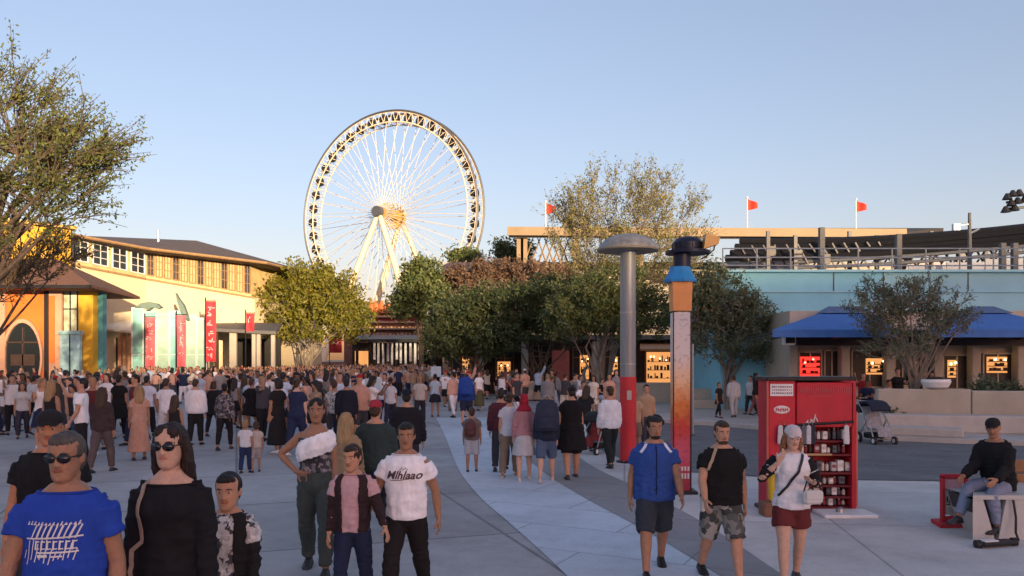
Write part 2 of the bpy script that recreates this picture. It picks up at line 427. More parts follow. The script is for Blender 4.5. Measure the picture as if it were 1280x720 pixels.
dr = MB(); oval(dr, XW(30, 50), 49.8, 2.35, 1.25, 2.42, rin=.9, y2=49.99); dr.build('doorway_frame', M_peach, do)
dr = MB(); dr.box((XW(30, 50), 49.88, 3.3), (2.1, .06, .1)); dr.box((XW(30, 50), 49.88, 2.2), (.08, .06, 4.1)); dr.box((XW(30, 50), 49.87, 2.2), (1.5, .04, .7)); dr.build('door_bar', M_ddoor, do)
for px0, px1, m, nm, h in ((-8, 6, M_peach, 'pilaster', 6.9), (55, 60, M_black, 'drainpipe', 6.9), (61, 77, M_peach, 'pilaster', 6.9)):
    b = MB(); b.box(((XW(px0, 49.8) + XW(px1, 49.8)) / 2, 49.88, h / 2), ((px1 - px0) * .0498, .24, h), bevel=.03); b.build(nm, m, pv)
gl = MB(); gl.box((XW(86, 50), 50.3, 3.4), (.9, .2, 6.8)); gw = gl.build('stained_window', mat('pale_coloured_glazing', (.42, .46, .34), .25, var=.5, scale=1.2), pv)
f = MB()
for z in (1.2, 2.6, 4.0, 5.4, 6.7): f.box((XW(86, 50), 50.17, z), (.92, .08, .07))
for dx in (-.45, 0, .45): f.box((XW(86, 50) + dx, 50.16, 3.4), (.05, .08, 6.8))
f.build('window_frame', M_dark, gw)
y_ = MB(); y_.box((XW(104, 50.4), 50.6, 3.45), (1.35, .6, 6.9)); y_.build('yellow_wall', M_yellow, pv)
y_ = MB(); y_.box((XW(121, 51), 51.2, 3.4), (.8, .5, 6.8)); y_.build('teal_pillar', M_teal, pv)
y_ = MB(); y_.box((XW(67, 50) + .05, 49.72, 4.1), (.34, .05, 4.2)); y_.build('orange_panel', M_orange, pv)
y_ = MB(); y_.box((XW(94, 50), 49.55, 1.9), (1.2, .3, 3.8)); y_.box((XW(94, 50), 49.5, 3.9), (1.35, .5, .2)); k_ = y_.build('display_cabinet', mat('pale_teal_panel', (.3, .5, .52), .4, var=.3, scale=2), pv)
y_ = MB(); y_.box((XW(94, 50), 49.38, 2.3), (.06, .06, 3.0)); y_.build('mullion', M_dark, k_)
# overhanging hip roof
rf = MB(); E = [Vector(p) for p in ((-45, 47.6, 6.75), (-25.0, 47.6, 6.65), (-26.5, 57, 6.7), (-45, 57, 6.75))]
T = [Vector((-40, 52, 8.9)), Vector((-29.6, 52, 8.75))]
th = Vector((0, 0, -.16))
vs = E + T + [e + th for e in E]
rf.add(vs, [(0, 1, 5, 4), (1, 2, 5), (2, 3, 4, 5), (3, 0, 4), (6, 9, 8, 7), (0, 6, 7, 1), (1, 7, 8, 2), (2, 8, 9, 3), (3, 9, 6, 0)])
ro = rf.build('roof', M_shingle, pv)
ft = MB(); ft.box((-35, 47.52, 6.57), (20, .1, .18)); ft.build('gutter', M_dark, ro)
sf = MB()
for k in range(24):
    x = -44.5 + k * .82; sf.box((x, 48.8, 6.55), (.12, 2.3, .14))
sf.build('rafters', M_wood, pv)

# ------------------------------------------------------------------ left: cream hall with glazed upper storey
F = [Vector((-32.5, 55.2)), Vector((-28.9, 63)), Vector((-21.9, 68)), Vector((-19.5, 82)), Vector((-44, 82)), Vector((-44, 55.2))]
hall = empty('hall', (-28, 66, 0), 'cream stucco hall with a glazed timber upper storey and wide sloping grey brown roof', 'building')
mb = MB(); mb.prism([(p.x, p.y) for p in F], 0, [9.2, 8.6, 7.5, 7.3, 9.2, 9.2]); mb.build('wall', M_cream, hall)
# upper storey, set slightly back, timber frames and panes
M_amber = mat('amber_panel', (.62, .46, .22), .45, var=.25, scale=1.2)
M_timber = mat('timber_frame', (.3, .19, .09), .7, var=.2)
U = [Vector((-32.3, 55.6)), Vector((-29.0, 63.4)), Vector((-22.3, 68.3)), Vector((-20, 82)), Vector((-43.5, 82)), Vector((-43.5, 55.6))]
mb = MB(); mb.prism([(p.x, p.y) for p in U], [9.2, 8.6, 7.5, 7.3, 9.2, 9.2], [11.2, 10.9, 10.5, 10.4, 11.2, 11.2]); mb.build('upper_wall', M_amber, hall)
def glazing(a, b, n, za0, zb0, za1, zb1, m_pane, mframe, parent, dark):
    d = (b - a); nrm = Vector((d.y, -d.x)).normalized()
    for i in range(n):
        t0, t1 = (i + .12) / n, (i + .88) / n
        p0, p1 = a.lerp(b, t0) + nrm * .04, a.lerp(b, t1) + nrm * .04
        l = lambda u, v, t: u + (v - u) * t
        zz = [l(za0, zb0, t0) + .35, l(za0, zb0, t1) + .35, l(za1, zb1, t1) - .3, l(za1, zb1, t0) - .3]
        w_ = MB(); q = [(p0.x, p0.y, zz[0]), (p1.x, p1.y, zz[1]), (p1.x, p1.y, zz[2]), (p0.x, p0.y, zz[3])]
        w_.slab(*q, .06)
        wo_ = w_.build('window', m_pane if (i % 3 or not dark) else M_glassd, parent)
        fr = MB(); nn = Vector((nrm.x, nrm.y, 0)) * .04
        Q = [Vector(v) + nn for v in q]
        for u, v in ((0, 1), (1, 2), (2, 3), (3, 0)): fr.tube([Q[u], Q[v]], .06, 4)
        m1 = (Q[0] + Q[1]) / 2; m2 = (Q[2] + Q[3]) / 2; fr.tube([m1, m2], .035, 4)
        for t in (.35, .7): fr.tube([Q[0].lerp(Q[3], t), Q[1].lerp(Q[2], t)], .03, 4)
        fr.build('window_frame', mframe, wo_)
M_sunpane = window_glow('painted_sun_glass', (.5, .36, .17), (1, .6, .25), .12, 1.2)  # faint warm glow painted in to stand for sun on the panes
M_sunpane.node_tree.nodes['Principled BSDF'].inputs['Roughness'].default_value = .3
glazing(U[0], U[1], 5, 9.2, 8.6, 11.2, 10.9, M_glassd, M_white, hall, True)
glazing(U[1], U[2], 13, 8.6, 7.5, 10.9, 10.5, M_sunpane, M_timber, hall, True)
lg = MB()
for a, b, z0, z1 in ((F[0], F[1], 9.15, 8.55), (F[1], F[2], 8.55, 7.45)):
    d = (b - a).normalized(); n2 = Vector((d.y, -d.x)) * .18
    lg.slab((a.x + n2.x, a.y + n2.y, z0 + .1), (b.x + n2.x, b.y + n2.y, z1 + .1), (b.x - n2.x, b.y - n2.y, z1 + .1), (a.x - n2.x, a.y - n2.y, z0 + .1), .14)
lg.build('ledge', M_timber, hall)
EV = [Vector(v) for v in ((-32.9, 53.6, 11.3), (-28.0, 61.6, 10.85), (-20.7, 67.2, 10.45), (-17.5, 84, 10.4), (-46, 84, 11.3), (-46, 53.6, 11.3))]
RG = [Vector((-39, 72, 13.4)), Vector((-28.8, 73, 13.1))]
D = Vector((0, 0, -.22))
rf = MB(); vs = EV + RG + [e + D for e in EV]
rf.add(vs, [(0, 1, 6), (1, 7, 6), (1, 2, 7), (2, 3, 7), (3, 4, 6, 7), (4, 5, 6), (5, 0, 6), (13, 12, 11, 10, 9, 8)] + [(i, 8 + i, 8 + (i + 1) % 6, (i + 1) % 6) for i in range(6)])
ro = rf.build('roof', M_slate, hall)
ft = MB(); ft.tube([EV[0] + Vector((0, -.1, -.1)), EV[1] + Vector((.1, -.1, -.1)), EV[2] + Vector((.1, -.1, -.1)), EV[3] + Vector((.1, 0, -.1))], .12, 6); ft.build('gutter', M_timber, ro)
vt = MB(); vt.tube([(-30.5, 69, 12.2), (-30.5, 69, 13.4)], .12, 8); vt.build('vent_pipe', M_steel, ro)
# yellow block rising behind the pavilion roof
yb = empty('yellow_block', (-31, 55, 0), 'bright yellow stair block rising behind the shingled pavilion roof', 'building')
mb = MB(); mb.prism([(-40, 54.2), (-29.9, 54.2), (-31.4, 55.4), (-40, 57)], 0, [12.2, 11.0, 10.9, 12.1]); mb.build('wall', M_yellow, yb)
mb = MB(); mb.prism([(-40.2, 53.9), (-29.3, 53.9), (-31.1, 55.6), (-40.2, 57.2)], [12.22, 11.02, 10.92, 12.12], [12.42, 11.22, 11.12, 12.32]); mb.build('roof', mat('gold_trim', (.6, .42, .12), .6), yb)
# entrances in the hall's foot
for px0, px1, Y, z1, m in ((131, 148, 60.5, 3.9, M_shopdark), (172, 176, 61.6, 3.6, M_ddoor)):
    b = MB(); b.box((XW((px0 + px1) / 2, Y), Y + .5, z1 / 2), ((px1 - px0) * Y / 1000, .8, z1)); b.build('entrance', m, hall)
col = MB()
for px in (150, 156, 162): col.box((XW(px, 59.5), 59.5, 2.1), (.22, .3, 4.2), bevel=.03)
col.build('entrance_fins', M_peach, hall)
cn = MB(); cn.slab((XW(126, 58), 58, 4.5), (XW(170, 58), 58, 4.25), (XW(168, 62), 62, 5.2), (XW(128, 62), 62, 5.5), .12); cn.build('entrance_canopy', M_white, hall)

# turquoise screens and red banners in front of the hall
M_turq = mat('turquoise_screen', (.26, .58, .56), .4, var=.3, scale=.7)
M_turq2 = mat('pale_green_screen', (.38, .58, .48), .45, var=.25, scale=.9)
scr = empty('screen_wall', (XW(215, 58), 58, 0), 'row of turquoise and pale green glazed screens before the cream hall', 'screen')
for i, (px0, px1, ty, m) in enumerate(((165, 180, 384, M_turq), (180, 196, 388, M_turq), (196, 212, 391, M_turq2), (212, 230, 388, M_turq), (230, 246, 393, M_turq2), (246, 259, 397, M_turq2))):
    Y = 58 + .25 * i; b = MB(); z1 = ZW(ty, Y)
    b.box((XW((px0 + px1) / 2, Y), Y, z1 / 2), ((px1 - px0) * Y / 1000 - .06, .08, z1)); po = b.build('screen_panel', m, scr)
    fr = MB(); x0, x1 = XW(px0, Y), XW(px1, Y)
    for x in (x0 + .03, x1 - .03): fr.box((x, Y - .06, z1 / 2), (.06, .06, z1))
    for z in (.9, 2.6, z1 - .1): fr.box(((x0 + x1) / 2, Y - .06, z), (x1 - x0 - .12, .04, .05))
    fr.build('screen_frame', M_white, po)
def leafshape(pts, t, m, name, parent):
    b = MB(); n = len(pts); vs = [Vector(p) for p in pts] + [Vector(p) + Vector((0, t, 0)) for p in pts]
    b.add(vs, [list(range(n - 1, -1, -1)), list(range(n, 2 * n))] + [[i, (i + 1) % n, n + (i + 1) % n, n + i] for i in range(n)])
    return b.build(name, m, parent)
M_fin = mat('grey_green_fin', (.16, .24, .21), .5)
leafshape([P(168, 384, 57.6), P(176, 379, 57.6), P(186, 377, 57.6), P(195, 379, 57.6), P(201, 384, 57.6), P(196, 386, 57.6), P(190, 384, 57.6), P(184, 388, 57.6), P(178, 384, 57.6)], .5, M_fin, 'canopy_fin', scr)
leafshape([P(219, 366, 58.3), P(223, 373, 58.3), P(229, 381, 58.3), P(233, 392, 58.3), P(235, 400, 58.3), P(229, 394, 58.3), P(224, 386, 58.3), P(221, 377, 58.3)], .4, M_fin, 'canopy_fin', scr)
M_pinkprint = mat('pale_pink_print', (.72, .42, .42), .7)
M_redfade = mat('faded_banner_red', (.6, .12, .15), .75, var=.35, scale=1.6)
def banner(px, w_, y0, y1, Y, label, txt, pole=True, m=None, grp='red banners by the hall'):
    x = XW(px, Y); z1 = ZW(y0, Y); z0 = max(ZW(y1, Y), .3)
    r = empty('banner', (x, Y, 0), label, 'banner', grp)
    ww = w_ * Y / 1000; b = MB(); nx, nz = 6, 10; vs = []
    for j in range(nz + 1):
        for i in range(nx + 1):
            u, v = i / nx, j / nz
            vs.append((x - ww / 2 + ww * u, Y - .05 + .05 * math.sin(u * 5 + v * 4 + px), z0 + (z1 - z0) * v))
    n = len(vs); vs += [(a, b_ + .03, c) for a, b_, c in vs]; fs = []
    W = nx + 1
    for j in range(nz):
        for i in range(nx):
            k = j * W + i; fs += [[k, k + 1, k + W + 1, k + W], [n + k + W, n + k + W + 1, n + k + 1, n + k]]
    b.add(vs, fs); bo = b.build('cloth', m or M_red, r, smooth=False)
    gl_ = MB(); r5 = random.Random(int(px)); zc_ = z1 - .5
    while zc_ > z0 + .5:
        for q in range(3):
            a_ = r5.choice((0, math.pi / 2, .8, -.6)); l_ = ww * r5.uniform(.14, .3); cx_, cz_ = x + ww * r5.uniform(-.2, .2), zc_ + r5.uniform(-.12, .12)
            dx, dz = math.cos(a_) * l_, math.sin(a_) * l_; nx_, nz_ = -math.sin(a_) * .035, math.cos(a_) * .035
            gl_.add([(cx_ - dx + nx_, Y - .115, cz_ - dz + nz_), (cx_ + dx + nx_, Y - .115, cz_ + dz + nz_), (cx_ + dx - nx_, Y - .115, cz_ + dz - nz_), (cx_ - dx - nx_, Y - .115, cz_ - dz - nz_)], [(0, 1, 2, 3)])
        zc_ -= r5.uniform(.42, .7)
    gl_.build('lettering', M_pinkprint, bo)
    if pole:
        p = MB(); p.tube([(x - ww / 2 - .06, Y, 0), (x - ww / 2 - .06, Y, z1 + .3)], .05, 6); p.box((x, Y, z1 + .05), (ww + .1, .06, .06)); p.build('pole', M_dark, r)
    return r
banner(188, 12, 397, 462, 57.2, 'faded red banner over the turquoise panels, nearest the orange pavilion', 'x', m=M_redfade)
banner(227, 11, 394, 459, 57.6, 'faded pink red banner between two pale green screens', 'x', m=M_redfade)
banner(264, 12, 377, 452, 58, 'tall bright red banner at the end of the turquoise screens', 'ART')
banner(313, 10, 392, 414, 60, 'small red banner on a pole in front of the low grey canopy', 'R')
banner(420, 15, 413, 441, 84, 'dark red square banner by the market entrance under the yellow green tree', 'x', m=mat('deep_red_cloth', (.3, .02, .03), .8), grp='banner at the market')
# low grey canopies
lc = empty('canopy', (XW(305, 62), 62, 0), 'low grey canopy roof on pale posts beside the cream hall', 'canopy')
b = MB(); b.slab(P(262, 410, 60), P(345, 414, 60), P(352, 404, 68), P(262, 402, 68), .25); b.build('roof', mat('grey_roof', (.12, .12, .12), .7), lc)
for px in (270, 289, 293, 317, 323, 341):
    b = MB(); b.box((XW(px, 60.5), 60.6, ZW(414, 60.5) / 2), (.28, .3, ZW(414, 60.5)), bevel=.03); b.build('post', M_conc2 if px != 270 else M_ddoor, lc)
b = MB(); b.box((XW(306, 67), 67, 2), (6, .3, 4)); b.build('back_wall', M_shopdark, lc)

# ------------------------------------------------------------------ far market under the wheel
mk = empty('market_hall', (XW(492, 118), 118, 0), 'stepped red and brown market hall below the ferris wheel', 'building')
tiers = [(430, 560, 424, 412, 112, (.2, .09, .06)), (436, 556, 412, 404, 116, (.33, .17, .12)), (444, 550, 404, 397, 120, (.26, .06, .05)), (450, 546, 397, 391, 124, (.36, .2, .15))]
for i, (a, b_, y1, y0, Y, c) in enumerate(tiers):
    m = MB(); m.box(((XW(a, Y) + XW(b_, Y)) / 2, Y + 3, ZW(y0, Y) / 2), ((b_ - a) * Y / 1000, 6, ZW(y0, Y))); t_ = m.build('tier', mat('market_tier_%d' % i, c, .8, var=.35, scale=1.6), mk)
    m = MB(); m.box(((XW(a, Y) + XW(b_, Y)) / 2, Y + 2.6, ZW(y0, Y) + .1), ((b_ - a) * Y / 1000 + .8, 7.4, .2)); m.build('cornice', mat('market_cornice', (.4, .27, .2), .7, var=.3), t_)
    m = MB(); r2 = random.Random(i)
    for k in range(26):
        x = XW(a, Y) + (k + .5) * (b_ - a) * Y / 26000
        m.box((x, Y - .03, ZW(y0, Y) - .75), (.28 + r2.random() * .2, .08, .35 + r2.random() * .35))
    m.build('window_strip', M_warm2 if i % 2 else mat('market_windows', (.5, .35, .28), .5, var=.5, scale=3), t_)
m = MB()
for px in (464, 470, 477, 484): m.lathe((XW(px, 122), 122, ZW(391, 122)), [(.35, 0), (.5, 1.1), (.1, 1.9)], 8)
m.build('finial', mat('finial_orange', (.5, .15, .05), .6), mk)
mc = empty('market_canopy', (XW(500, 96), 96, 0), 'dark market canopy hung with white vertical banners', 'canopy')
b = MB(); b.slab(P(440, 424, 93), P(566, 424, 93), P(558, 419, 102), P(445, 419, 102), .35); b.build('roof', M_black, mc)
for px in (446, 462, 505, 528, 560):
    b = MB(); z = ZW(424, 95); b.box((XW(px, 95), 95.2, z / 2), (.3, .3, z)); b.build('post', M_black, mc)
for k, px in enumerate((468, 473, 479, 485, 490, 496, 501, 507, 513, 519, 524)):
    b = MB(); z1 = ZW(426, 94.3); z0 = z1 - (2.2 + .9 * ((k * 7) % 5) / 4); b.box((XW(px, 94.3), 94.3, (z0 + z1) / 2), (.26, .04, z1 - z0), rz=.1); b.build('hanging_banner', mat('white_cloth', (.62, .66, .72), .8, var=.25, scale=5), mc)
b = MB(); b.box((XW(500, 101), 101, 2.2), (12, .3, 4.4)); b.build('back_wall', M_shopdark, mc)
b = MB(); b.box((XW(452, 98), 98, 1.7), (1.6, .2, 3.2)); b.build('lit_stall', M_glowwall, mc)
for k in range(4):
    st = MB(); st.box((XW(489, 90 + k * .6), 90 + k * .6, .06 + k * .12), (4.5, .6, .12)); struct(st.build('step', M_conc))
# lantern pole
lp = empty('lantern_pole', (XW(540, 58), 58, 0), 'slim pole strung with white lanterns on the central plaza', 'lamp post')
b = MB(); b.tube([(XW(540, 58), 58, 0), (XW(540, 58), 58, ZW(388, 58))], .09, 8); b.build('pole', M_dark, lp)
for k in range(7):
    y = 392 + k * 8
    b = MB(); b.ell((XW(540, 58) + (.22 if k % 2 else -.22), 57.85, ZW(y, 58)), (.14, .14, .17), 8, 6); b.build('lantern', mat('lantern_white', (.62, .45, .38), .5, emit=(1, .7, .5), estr=.05), lp, smooth=True)

# ------------------------------------------------------------------ ferris wheel
WY = 185.0; wc = P(487.5, 269, WY); WR = 127 * WY / 1000
ax = Vector((-math.sin(R(25)), -math.cos(R(25)), 0)); wu = Vector((math.cos(R(25)), -math.sin(R(25)), 0)); wv = Vector((0, 0, 1))
fw = empty('ferris_wheel', (wc.x, wc.y, 0), 'giant white ferris wheel with dark gondolas standing behind the market', 'ferris wheel')
M_wheel = mat('wheel_cream_paint', (.74, .66, .48), .45, var=.08)
M_wsteel = mat('wheel_dark_rim', (.1, .11, .13), .5, .3)
M_cable = mat('wheel_cable', (.62, .58, .5), .5, .2)
def WP(a, r, d): return wc + wu * (r * math.sin(a)) + wv * (r * math.cos(a)) + ax * d
NS = 84
def ringtube(mb, r, d, rad, n=5):
    pts = [WP(2 * math.pi * k / 96, r, d) for k in range(97)]
    mb.tube(pts, rad, n, cap=False)
rim = MB()
for d in (-1.5, 1.5):
    ringtube(rim, WR + .12, d, .26)
rim.build('rim', M_wsteel, fw)
rt = MB()
for d in (-1.5, 1.5): ringtube(rt, WR - .2, d, .1); ringtube(rt, WR - 2.4, d, .16)
for k in range(NS):
    a, b = 2 * math.pi * k / NS, 2 * math.pi * (k + 1) / NS
    for d in (-1.5, 1.5):
        rt.tube([WP(a, WR, d), WP((a + b) / 2, WR - 2.3, d)], .065, 4); rt.tube([WP((a + b) / 2, WR - 2.3, d), WP(b, WR, d)], .065, 4)
    rt.tube([WP(a, WR - 2.3, -1.5), WP(a, WR - 2.3, 1.5)], .09, 4)
rt.build('rim_lattice', M_wheel, fw)
sp = MB()
for k in range(42):
    a = 2 * math.pi * k / 42
    for d in (-1.5, 1.5):
        sp.tube([WP(a + (.05 if d > 0 else -.05), 1.4, d * 2.4), WP(a, WR - 2.3, d)], .075, 4)
sp.build('spokes', M_cable, fw)
hb = MB(); hb.tube([wc + ax * -4.2, wc + ax * 4.2], .7, 16); hb.tube([wc + ax * -3.9, wc + ax * -3.3], 1.9, 18); hb.tube([wc + ax * 3.3, wc + ax * 3.8], 1.3, 18)
for k in range(16):
    a_ = 2 * math.pi * k / 16; hb.tube([WP(a_, 1.5, -3.6), WP(a_ + .3, 3.0, -1.5)], .16, 5); hb.tube([WP(a_, 1.5, 3.6), WP(a_ + .3, 2.6, 1.5)], .14, 5)
hb.build('hub', mat('hub_gold', (.6, .4, .12), .45, .3), fw)
hb = MB(); hb.tube([wc + ax * 4.3, wc + ax * 5.6], 1.25, 16); hb.tube([wc + ax * 5.6, wc + ax * 5.9], 1.1, 16); hb.build('hub_cap', M_wsteel, fw)
for sgn in (-1, 1):
    top = wc + ax * (4.6 * sgn)
    for s2 in (-1, 1):
        foot = Vector((wc.x, wc.y, 0)) + wu * (14.5 * s2) + ax * (7.5 * sgn)
        lg = MB(); lg.tube([top, foot], [.55, .95], 10); lg.build('support_leg', M_wheel, fw, smooth=True)
pf = MB(); pf.box((wc.x, wc.y - 2, .9), (34, 20, 1.8), -R(25)); pf.build('boarding_deck', mat('deck_brown', (.2, .12, .09), .8, var=.3), fw)
M_gond = mat('gondola_dark', (.03, .033, .04), .3, .2)
M_gondl = mat('gondola_white', (.75, .68, .5), .4)
g0 = MB(); g0.lathe((0, 0, -2.5), [(.45, 0), (.95, .3), (1.08, .9), (1.05, 1.5), (.8, 2.1), (.3, 2.35)], 12)
gs0 = MB(); gs0.tube([(-1.5, 0, 0), (1.5, 0, 0)], .13, 5); gs0.tube([(0, 0, .1), (0, 0, -.3)], .5, 8)
gme = g0.mesh('gondola', smooth=True); gme.materials.append(M_gond); gse = gs0.mesh('hanger'); gse.materials.append(M_gondl)
for k in range(42):
    a = 2 * math.pi * (k + .5) / 42; p = WP(a, WR - 1.15, 0) + Vector((0, 0, 1.1))
    o = bpy.data.objects.new('gondola', gme); COL.objects.link(o); o.parent = fw; o.location = p - fw.location
    o.rotation_euler = (0, 0, R(-25) + R(90))
    o.scale = (.95, .95, .9); h = bpy.data.objects.new('hanger', gse); COL.objects.link(h); h.parent = o

# ------------------------------------------------------------------ centre right: dark shop row behind the trees
sr_ = empty('shop_row', (XW(730, 50), 50, 0), 'dark brown shop row with warm lit windows behind the trees', 'building')
M_brown = mat('brown_render', (.11, .075, .055), .8, var=.25, scale=1.5, bump=.2)
b = MB(); b.box(((XW(560, 52) + XW(880, 52)) / 2, 54.5, 1.75), (320 * .052, 5, 3.5)); b.build('wall', M_brown, sr_)
b = MB(); b.box(((XW(556, 51) + XW(884, 51)) / 2, 54, 3.65), (330 * .052, 6.6, .28)); b.build('roof', mat('grey_roof', (.12, .12, .12)), sr_)
for px0, px1, y0, y1, m in ((566, 596, 432, 478, M_shopdark), (604, 617, 440, 478, M_shopdark), (620, 642, 437, 475, M_shopdark), (645, 652, 440, 478, M_shopdark), (664, 690, 432, 480, M_shopdark), (716, 742, 434, 480, M_shopdark), (756, 778, 434, 478, M_shopdark), (806, 846, 434, 482, M_shopdark)):
    Y = 51.9 if m is not M_warm else 51.8
    w_ = MB(); w_.box((XW((px0 + px1) / 2, Y), Y, (ZW(y0, Y) + max(ZW(y1, Y), 0)) / 2), ((px1 - px0) * Y / 1000, .1, ZW(y0, Y) - ZW(y1, Y))); wo2 = w_.build('window', m, sr_)
    if px1 - px0 > 14:
        fr = MB(); x0, x1, za, zb = XW(px0, Y), XW(px1, Y), ZW(y1, Y), ZW(y0, Y)
        for x in (x0, (x0 + x1) / 2, x1): fr.box((x, Y - .09, (za + zb) / 2), (.06, .06, zb - za))
        for z in (za, zb, za + (zb - za) * .72): fr.box(((x0 + x1) / 2, Y - .09, z), (x1 - x0, .05, .06))
        fr.build('window_frame', M_wood, wo2)
for a_ in ((808, 844, 440, 478), (622, 638, 452, 470), (725, 736, 444, 474), (578, 590, 446, 470), (762, 772, 446, 468)): lit_bay(*a_, 51.75, sr_, False, a_[0])
for px in (600, 656, 745, 790, 855):
    w_ = MB(); w_.box((XW(px, 51), 51.3, 1.7), (.45, .5, 3.4), bevel=.03); w_.build('pillar', M_conc2, sr_)
w_ = MB(); w_.box((XW(701, 51), 51.2, (ZW(438, 51) + ZW(478, 51)) / 2), (1.1, .15, ZW(438, 51) - ZW(478, 51))); w_.build('poster_panel', mat('salmon_panel', (.5, .13, .1), .7, var=.2), sr_)
w_ = MB(); w_.slab(P(800, 436, 48), P(862, 436, 48), P(862, 428, 52), P(800, 428, 52), .12); w_.build('awning', mat('warm_orange_awning', (.42, .2, .08), .7, var=.2), sr_)
w_ = MB(); w_.slab(P(612, 434, 49), P(650, 434, 49), P(650, 430, 52), P(612, 430, 52), .1); w_.build('awning', M_white, sr_)
# beige steps and low wall in front of the shop row
for px0, px1, Y, z1, nm in ((655, 742, 44, .95, 0), (650, 745, 43, .55, 0), (742, 905, 39, 1.0, 1), (860, 962, 35.5, .85, 1), (855, 964, 34.4, .42, 1)):
    b = MB(); b.box((XW((px0 + px1) / 2, Y), Y + .6, z1 / 2 + .06), ((px1 - px0) * Y / 1000, 1.2, z1), bevel=.03)
    tag(b.build('retaining_wall', M_conc2, loc=(XW((px0 + px1) / 2, Y), Y, 0)), {655: 'pale concrete step block under the salmon poster panel', 650: 'lower pale step in front of the salmon poster panel', 742: 'long low beige wall behind the grey mushroom lamp post', 860: 'beige seat wall beneath the small tree by the light blue wall', 855: 'low beige step in front of the seat wall by the light blue wall'}[px0], 'low wall')

# ------------------------------------------------------------------ right: light blue building with shops
bb = empty('blue_building', (XW(1090, 34), 34, 0), 'long light blue rendered building with dark shops below and a roof terrace', 'building')
M_blue = mat('light_blue_render', (.25, .6, .76), .8, var=.08, scale=.6, bump=.2, dirt=.12)
M_blue2 = mat('grey_blue_render', (.31, .6, .71), .8, var=.08, scale=.6, bump=.2, dirt=.12)
x0, x1, xe = XW(900, 34), XW(1105, 34), 42
b = MB(); b.box(((x0 + x1) / 2, 37, 2.98), (x1 - x0, 6, 5.96)); b.build('wall', M_blue, bb)
b = MB(); b.box(((x1 + xe) / 2, 37, 2.96), (xe - x1, 6, 5.92)); b.build('wall', M_blue2, bb)
b = MB(); b.box(((x0 + xe) / 2, 33.96, 5.1), (xe - x0, .06, .06)); b.box(((x0 + xe) / 2, 33.9, 5.97), (xe - x0 + .1, .3, .1)); b.build('string_course', M_blue2, bb)
for px in (1042, 1104, 1210):
    b = MB(); b.box((XW(px, 34), 33.985, 5.5), (.04, .02, .85)); b.build('joint', M_dark, bb)
# terrace rail
rl = MB()
for z in (6.25, 6.6, 6.98): rl.tube([(x0 + .2, 34.3, z), (xe, 34.3, z)], .03, 5)
for i in range(24): rl.tube([(x0 + .2 + i * 1.45, 34.3, 5.96), (x0 + .2 + i * 1.45, 34.3, 7.0)], .035, 5)
rl.build('terrace_rail', M_steel, bb)
# shop fronts below the awnings
xs0 = XW(986, 31); sf = MB(); sf.box(((xs0 + xe) / 2, 32.4, 2.05), (xe - xs0, 3, 4.1)); sf.build('shop_wall', mat('beige_shop_wall', (.52, .46, .36), .8, var=.12, scale=1.5), bb)
Y = 30.85
for px0, px1, y0, y1, m in ((998, 1026, 440, 482, M_shopdark), (1030, 1048, 438, 492, M_ddoor), (1064, 1108, 438, 484, M_shopdark), (1118, 1136, 446, 482, M_shopdark), (1150, 1166, 444, 482, M_shopdark), (1178, 1212, 444, 486, M_shopdark), (1228, 1264, 442, 486, M_shopdark), (1290, 1330, 440, 486, M_shopdark)):
    w_ = MB(); w_.box((XW((px0 + px1) / 2, Y), Y, (ZW(y0, Y) + ZW(y1, Y)) / 2), ((px1 - px0) * Y / 1000, .08, ZW(y0, Y) - ZW(y1, Y))); wo2 = w_.build('window', m, bb)
    fr = MB(); xa, xb, za, zb = XW(px0, Y), XW(px1, Y), ZW(y1, Y), ZW(y0, Y)
    for x in (xa, (xa + xb) / 2, xb): fr.box((x, Y - .06, (za + zb) / 2), (.05, .05, zb - za))
    for z in (za, zb): fr.box(((xa + xb) / 2, Y - .06, z), (xb - xa, .05, .05))
    fr.build('window_frame', M_conc2, wo2)
for px0, px1, y0, y1, m in ((1000, 1024, 446, 470, M_redglow), (1082, 1106, 448, 468, M_warm), (1184, 1194, 450, 472, M_warm2), (1233, 1258, 446, 466, M_warm)):
    lit_bay(px0, px1, y0, y1, Y - .05, bb, m is M_redglow, px0)
for px in (991, 1056, 1112, 1172, 1219, 1276):
    w_ = MB(); w_.box((XW(px, 30.5), 30.6, 1.75), (.34, .4, 3.5), bevel=.03); w_.build('pillar', M_conc2, bb)
w_ = MB(); w_.box(((xs0 + xe) / 2, 29.9, 3.22), (xe - xs0, 1.5, .16)); w_.box(((xs0 + xe) / 2, 30.3, 2.92), (xe - xs0, .3, .34)); w_.build('fascia', mat('dark_fascia', (.035, .025, .03), .6), bb)
M_awn = mat('royal_blue_awning', (.06, .18, .5), .75, var=.12, scale=2, bump=.2)
